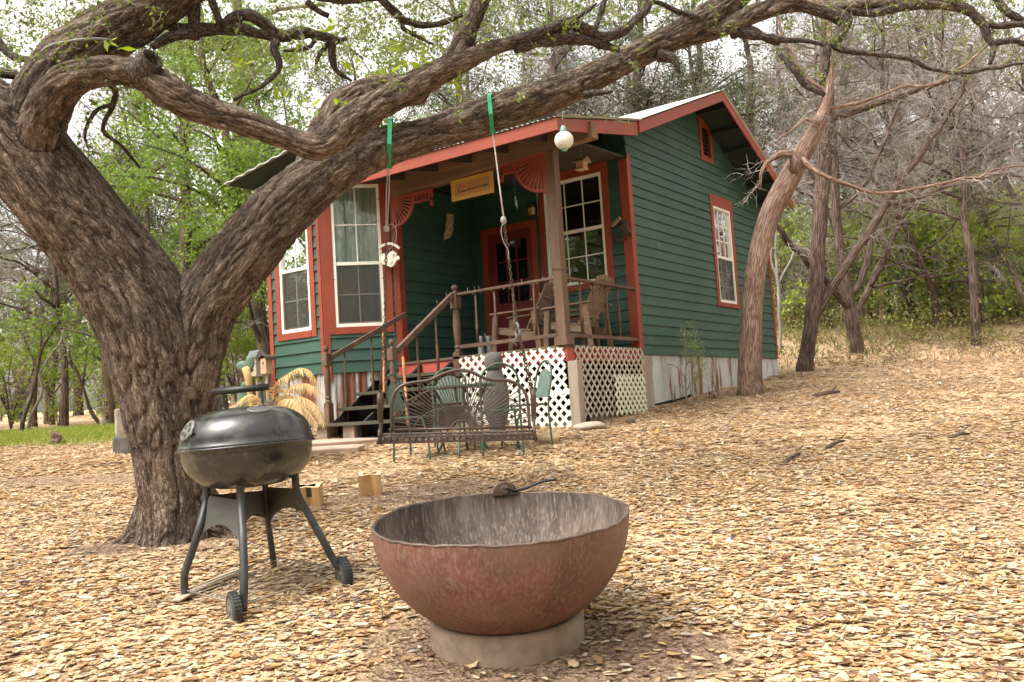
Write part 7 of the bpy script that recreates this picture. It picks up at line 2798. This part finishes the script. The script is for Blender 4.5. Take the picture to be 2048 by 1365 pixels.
px_tree("slim_tree", "slim upright dark trunk in the middle of the right-hand undergrowth", "juniper", (1942, 590),
        [(1943, 592, 7), (1936, 505, 6), (1927, 444, 6), (1918, 380, 5), (1905, 280, 4), (1900, 150, 3)], [([(1927, 440, 4), (1950, 380, 3), (1980, 330, 2)], 0, .1), ([(1915, 360, 4), (1880, 300, 3), (1850, 280, 2)], 0, .1)], 'cedar_dark', nb=6, nt=8, Lb=.9, Lt=.5, on_trunk=True)
px_tree("dead_snag", "pale broken dead snag standing in the right-hand undergrowth", "dead tree", (1766, 650),
        [(1767, 652, 9), (1766, 610, 8), (1763, 570, 8), (1760, 540, 5), (1758, 528, 2)], [([(1764, 575, 4), (1772, 550, 3), (1774, 538, 1)], 0, 0)], 'cedar', nb=0)
px_tree("slim_tree", "grey-brown trunk leaning slightly left of the slanting trunks", "juniper", (1876, 606),
        [(1878, 608, 9), (1866, 550, 9), (1857, 519, 9), (1846, 480, 8), (1829, 430, 8), (1815, 360, 7), (1800, 260, 6), (1795, 140, 5)], [([(1830, 435, 5), (1790, 400, 4), (1750, 390, 3)], 0, .1), ([(1815, 360, 5), (1850, 280, 4), (1880, 200, 3)], 0, .1)], 'cedar_dark', nb=6, nt=9, Lb=1.0, Lt=.55, rb=.010, rt=.006, on_trunk=True)
px_tree("thin_sapling", "thin grey sapling against the back corner of the cottage", "sapling", (1562, 700),
        [(1560, 705, 4), (1558, 620, 4), (1556, 560, 4), (1553, 500, 3), (1555, 440, 2)], [([(1557, 570, 3), (1580, 520, 2), (1600, 480, 1.5)], 0, 0), ([(1556, 560, 3), (1545, 520, 2), (1540, 470, 1.5)], 0, 0)], 'twiggy', nb=4, nt=4, Lb=.4, Lt=.25)
# tall juniper behind the bay and trees on the left
px_tree("juniper_tree", "tall straight juniper trunk rising behind the bay's left corner", "juniper", (480, 800),
        [(482, 830, 26), (482, 780, 23), (482, 700, 21), (481, 600, 20), (482, 500, 19), (482, 400, 18), (480, 300, 17), (478, 200, 15), (476, 90, 13), (474, -40, 10)],
        [([(482, 560, 5), (520, 500, 4), (560, 470, 3)], 0, .1), ([(480, 400, 6), (430, 350, 5), (360, 330, 4), (290, 345, 3), (230, 370, 2)], 0, .1), ([(480, 330, 5), (540, 270, 4), (600, 240, 3)], 0, .1), ([(478, 250, 6), (420, 200, 5), (330, 180, 4), (260, 190, 3)], 0, .1),
         ([(478, 180, 5), (540, 120, 4), (610, 100, 3)], 0, .1), ([(476, 120, 5), (400, 70, 4), (320, 50, 3)], 0, .1), ([(480, 440, 5), (420, 420, 4), (350, 440, 3), (290, 480, 2)], -.2, 0), ([(476, 60, 5), (560, 20, 4), (650, 10, 3)], 0, .1)], 'cedar', nb=6, nt=9, Lb=.9, Lt=.45, leaf=3, lcol=((.075, .12, .022), (.20, .28, .05)), lsize=.07, leafmin=0, on_trunk=True)
px_tree("crooked_sapling", "crooked dark-footed sapling at the far left edge of the grass", "sapling", (45, 866),
        [(45, 870, 5), (46, 845, 5), (55, 815, 4), (66, 780, 4), (74, 735, 4), (82, 700, 3.5), (100, 670, 3), (118, 640, 2)], [([(74, 735, 3), (55, 690, 2.5), (30, 640, 2)], 0, .1), ([(84, 700, 3), (80, 650, 2), (60, 600, 2)], 0, .1)], 'cedar_dark', nb=7, nt=7, Lb=.7, Lt=.35, leaf=2, lcol=GRN, lsize=.07, leafmin=.2)
px_tree("crooked_sapling", "pale leaning sapling crossing the crooked dark one on the left", "sapling", (58, 862),
        [(56, 862, 3.5), (62, 830, 3.5), (75, 805, 3), (84, 780, 3), (78, 740, 2.5), (84, 690, 2)], [([(80, 745, 2), (110, 700, 2), (130, 660, 1.5)], 0, .1)], 'twiggy', nb=6, nt=6, Lb=.7, Lt=.35, leaf=1, lcol=GRN, lsize=.06)
px_tree("curved_sapling", "dark curving sapling with a sharp bend near the grass's right end", "sapling", (203, 850),
        [(205, 850, 4), (190, 835, 4.5), (178, 815, 4), (172, 790, 3.5), (160, 760, 3), (142, 725, 3), (140, 690, 2)], [([(165, 770, 3), (172, 730, 2), (170, 690, 2), (150, 670, 1.5)], 0, .1), ([(150, 740, 2), (120, 700, 2), (110, 660, 1.5)], 0, .1)], 'cedar_dark', nb=7, nt=7, Lb=.7, Lt=.35, leaf=2, lcol=((.15, .25, .02), (.36, .46, .05)), lsize=.07)
px_tree("juniper_tree", "reddish juniper trunk seen just left of the oak above the bird bath", "juniper", (223, 848),
        [(225, 850, 9), (220, 800, 8), (214, 740, 8), (206, 680, 8), (200, 610, 7), (190, 520, 6), (185, 420, 5)], [([(208, 700, 4), (170, 660, 3), (120, 640, 3), (60, 650, 2)], 0, .1), ([(200, 620, 4), (160, 590, 3), (100, 590, 3), (40, 620, 2)], 0, .1), ([(190, 540, 4), (140, 520, 3), (80, 540, 2)], 0, .1), ([(205, 670, 3), (240, 610, 3), (260, 560, 2)], 0, .1)], 'cedar', nb=7, nt=9, Lb=.9, Lt=.45, leaf=2, lcol=((.085, .10, .04), (.2, .21, .08)), lsize=.07, leafmin=0, on_trunk=True)
px_tree("grey_tree", "grey double-trunked tree beyond the bright track at the far left", "tree", (30, 842),
        [(30, 846, 12), (34, 810, 11), (40, 770, 10), (50, 720, 8), (55, 640, 7), (40, 540, 6)], [([(34, 815, 8), (60, 770, 7), (84, 720, 6), (110, 660, 4)], 0, .1), ([(40, 770, 6), (10, 700, 5), (-20, 640, 4)], 0, .1)], 'cedar_dark', nb=4, nt=8, Lb=1.2, Lt=.6, leaf=3, lcol=GRN, lsize=.10, leafmin=.1, on_trunk=True)

# sapling by the cottage skirting
px_tree("young_sapling", "young bright green sapling against the corrugated skirting of the side wall", "sapling", (1372, 808),
        [(1375, 812, 2), (1374, 770, 2), (1372, 730, 1.6), (1368, 690, 1.2), (1366, 655, .8)], [([(1374, 780, 1.4), (1395, 745, 1.2), (1402, 700, .8)], 0, 0), ([(1373, 760, 1.4), (1350, 730, 1.2), (1336, 725, .8)], -.05, 0), ([(1372, 735, 1.2), (1385, 700, 1), (1396, 660, .6)], 0, 0)],
        'twiggy', nb=16, nt=4, Lb=.22, Lt=.14, leaf=2, lcol=((.16, .24, .05), (.34, .42, .10)), lsize=.032, rb=.002, rt=.0014, leafmin=0, on_trunk=True)

# fallen sticks
for k, (a_, b_, r, lb) in enumerate((((1900, 880), (1940, 874), .018, "short dark fallen branch on the leaves at the right"), ((1655, 900), (1690, 888), .02, "brown stick with peeling bark lying on the leaves right of the cottage"),
                                     ((1570, 930), (1600, 915), .02, "short forked twig on the leaves between cottage and right edge"), ((1630, 795), (1680, 788), .035, "dark rotting stick at the foot of the forked tree"))):
    A_, B_ = gp(*a_), gp(*b_)
    s = MB()
    mid = (A_ + B_) / 2 + np.array([0, 0, .04])
    s.curve([A_ + [0, 0, .02], mid, B_ + [0, 0, .03]], [r, r * .9, r * .5], 7)
    s.curve([mid, mid + (B_ - A_) * .2 + np.array([.05, .1, .08])], [r * .5, r * .2], 5)
    tag(s.build("fallen_branch", M['cedar_dark'], None, smooth=True, bco=True), lb, "branch")

# ------------------------------------------------------------------ undergrowth and grass
def blades(n, fu, hmin, hmax, w, cols, bend=.4):
    u, d = fu(n)
    x = CAM[0] + u * HR[0] + d * HF[0]
    y = CAM[1] + u * HR[1] + d * HF[1]
    keep = ~((x < .1) & (y > -.1) & (x > -5.6) & (y < 8))
    x, y = x[keep], y[keep]
    n = len(x)
    P = np.column_stack([x, y, gh(x, y)])
    D = rng.normal(0, bend, (n, 3))
    D[:, 2] = 1
    L = rng.uniform(hmin, hmax, n)
    c0, c1 = np.array(cols[0]), np.array(cols[1])
    f = rng.uniform(0, 1, (n, 1))
    return leaf_quads(P, D, L, w * rng.uniform(.6, 1.4, n), c0 * (1 - f) + c1 * f)


def stuff(name, lst, m, label, cat):
    V, Q = cat_mesh([(a_[0], a_[1]) for a_ in lst])
    return tag(link(name, mesh_np(name, V, Q, tint=np.vstack([a_[2] for a_ in lst])), m), label, cat, kind="stuff")


def gfu(n):
    d = rng.uniform(13.2, 22, n)
    u = rng.uniform(-.62, -.30, n) * d
    k = rng.uniform(0, 1, n) < greenmask(u, d)
    return u[k], d[k]


stuff("grass", [blades(60000, gfu, .03, .12, .012, ((.17, .22, .03), (.38, .42, .08)), .5)], M['grass'], "fresh bright green grass in the shade left of the oak", "grass")


def hfu(d0, d1):
    def f(n):
        d = np.sqrt(rng.uniform(d0 ** 2, d1 ** 2, n))
        u = rng.uniform(-.02, .68, n) * d
        nz = fbm(np.stack([u * .5, d * .5, np.zeros(n)], 1), 3, 71)
        k = (rng.uniform(0, 1, n) < sstep(d0, d0 + 4, d)) & (nz > .42)
        return u[k], d[k]
    return f


def weeds(n, d0, d1):
    u, d = hfu(d0, d1)(n)
    C, T_ = [], []
    for a_, b_ in zip(u, d):
        x, y = CAM[0] + a_ * HR[0] + b_ * HF[0], CAM[1] + a_ * HR[1] + b_ * HF[1]
        if x < .4 and -.2 < y < 8.3: continue
        k_ = int(30 + 30 * random.random())
        r_, h_ = random.uniform(.25, .7), random.uniform(.2, 1.2)
        q_ = rng.normal(0, .5, (k_, 3)) * [r_, r_, 0] + [x, y, 0]
        q_[:, 2] = gh(q_[:, 0], q_[:, 1]) + rng.uniform(0, 1, k_) ** .7 * h_
        C.append(q_)
        g_ = random.random()
        T_.append((np.array([.22, .16, .075]) * (1 - g_) + np.array([.22, .28, .06]) * g_) * rng.uniform(.6, 1.3, (k_, 1)))
    C, T_ = np.vstack(C), np.vstack(T_)
    L = rng.uniform(.05, .11, len(C))
    return leaf_quads(C, rng.normal(0, 1, (len(C), 3)), L, L * .55, T_)


stuff("undergrowth", [blades(13000, hfu(16, 34), .06, .30, .014, ((.12, .085, .05), (.24, .175, .10)), .6), blades(15000, hfu(18, 36), .08, .35, .028, ((.13, .14, .04), (.28, .26, .09)), .6),
                      weeds(1500, 18, 42)], M['grass'], "dry weeds and green undergrowth covering the right-hand slope", "undergrowth")



def far_wood():
    tw, lv = [], []
    n = 900
    ang = rng.uniform(0, 6.283, n)
    rr = rng.uniform(44, 62, n)
    back = np.cos(ang) < -.1
    rr = np.where(back, rr * .5, rr)  # nearer half ring behind the viewer, unseen, added for reflections
    u, d = np.sin(ang) * rr, np.cos(ang) * rr
    B = np.stack([W(a_, b_) for a_, b_ in zip(u, d)])
    v, q, P = twig_batch(B, np.tile([[0, 0, 1.0]], (n, 1)) + rng.normal(0, .32, (n, 3)), rng.uniform(7, 14, n), rng.uniform(.04, .11, n), 6, .17, .12, 5)
    tw.append((v, q))
    k = rng.integers(1, 6, (n, 26))
    o = P[np.arange(n)[:, None], k].reshape(-1, 3)
    dr = rng.normal(0, 1, (len(o), 3)) + np.array([0, 0, .5])
    v, q, P2 = twig_batch(o, dr, rng.uniform(.8, 3.2, len(o)), rng.uniform(.015, .035, len(o)), 5, .3, -.02, 3)
    tw.append((v, q))
    C = P2[:, 1:].reshape(-1, 3)
    C = C[fbm(C * .5, 3, 97) > .44]
    C = C + rng.normal(0, .3, C.shape)
    m = len(C)
    L = rng.uniform(.18, .5, m)
    f = rng.uniform(0, 1, (m, 1))
    uu, _ = ud(C[:, 0], C[:, 1])
    g = sstep(-14, 0, -uu)[:, None]
    c = (np.array([.07, .08, .04]) * (1 - f) + np.array([.17, .165, .085]) * f) * (1 - g) + (np.array([.10, .14, .035]) * (1 - f) + np.array([.28, .33, .10]) * f) * g
    lf = leaf_quads(C, rng.normal(0, 1, (m, 3)), L, L * .4, c)
    V, Q = cat_mesh(tw)
    W_ = thing("far_wood", "distant mixed wood closing the view behind the clearing", "wood", W(0, 50))
    W_["kind"] = "stuff"
    o1 = link("far_wood_branches", mesh_np("far_wood_branches", V, Q), M['twiggy'], W_)
    o2 = link("far_wood_foliage", mesh_np("far_wood_foliage", lf[0], lf[1], tint=lf[2]), M['juniper'], W_)


far_wood()
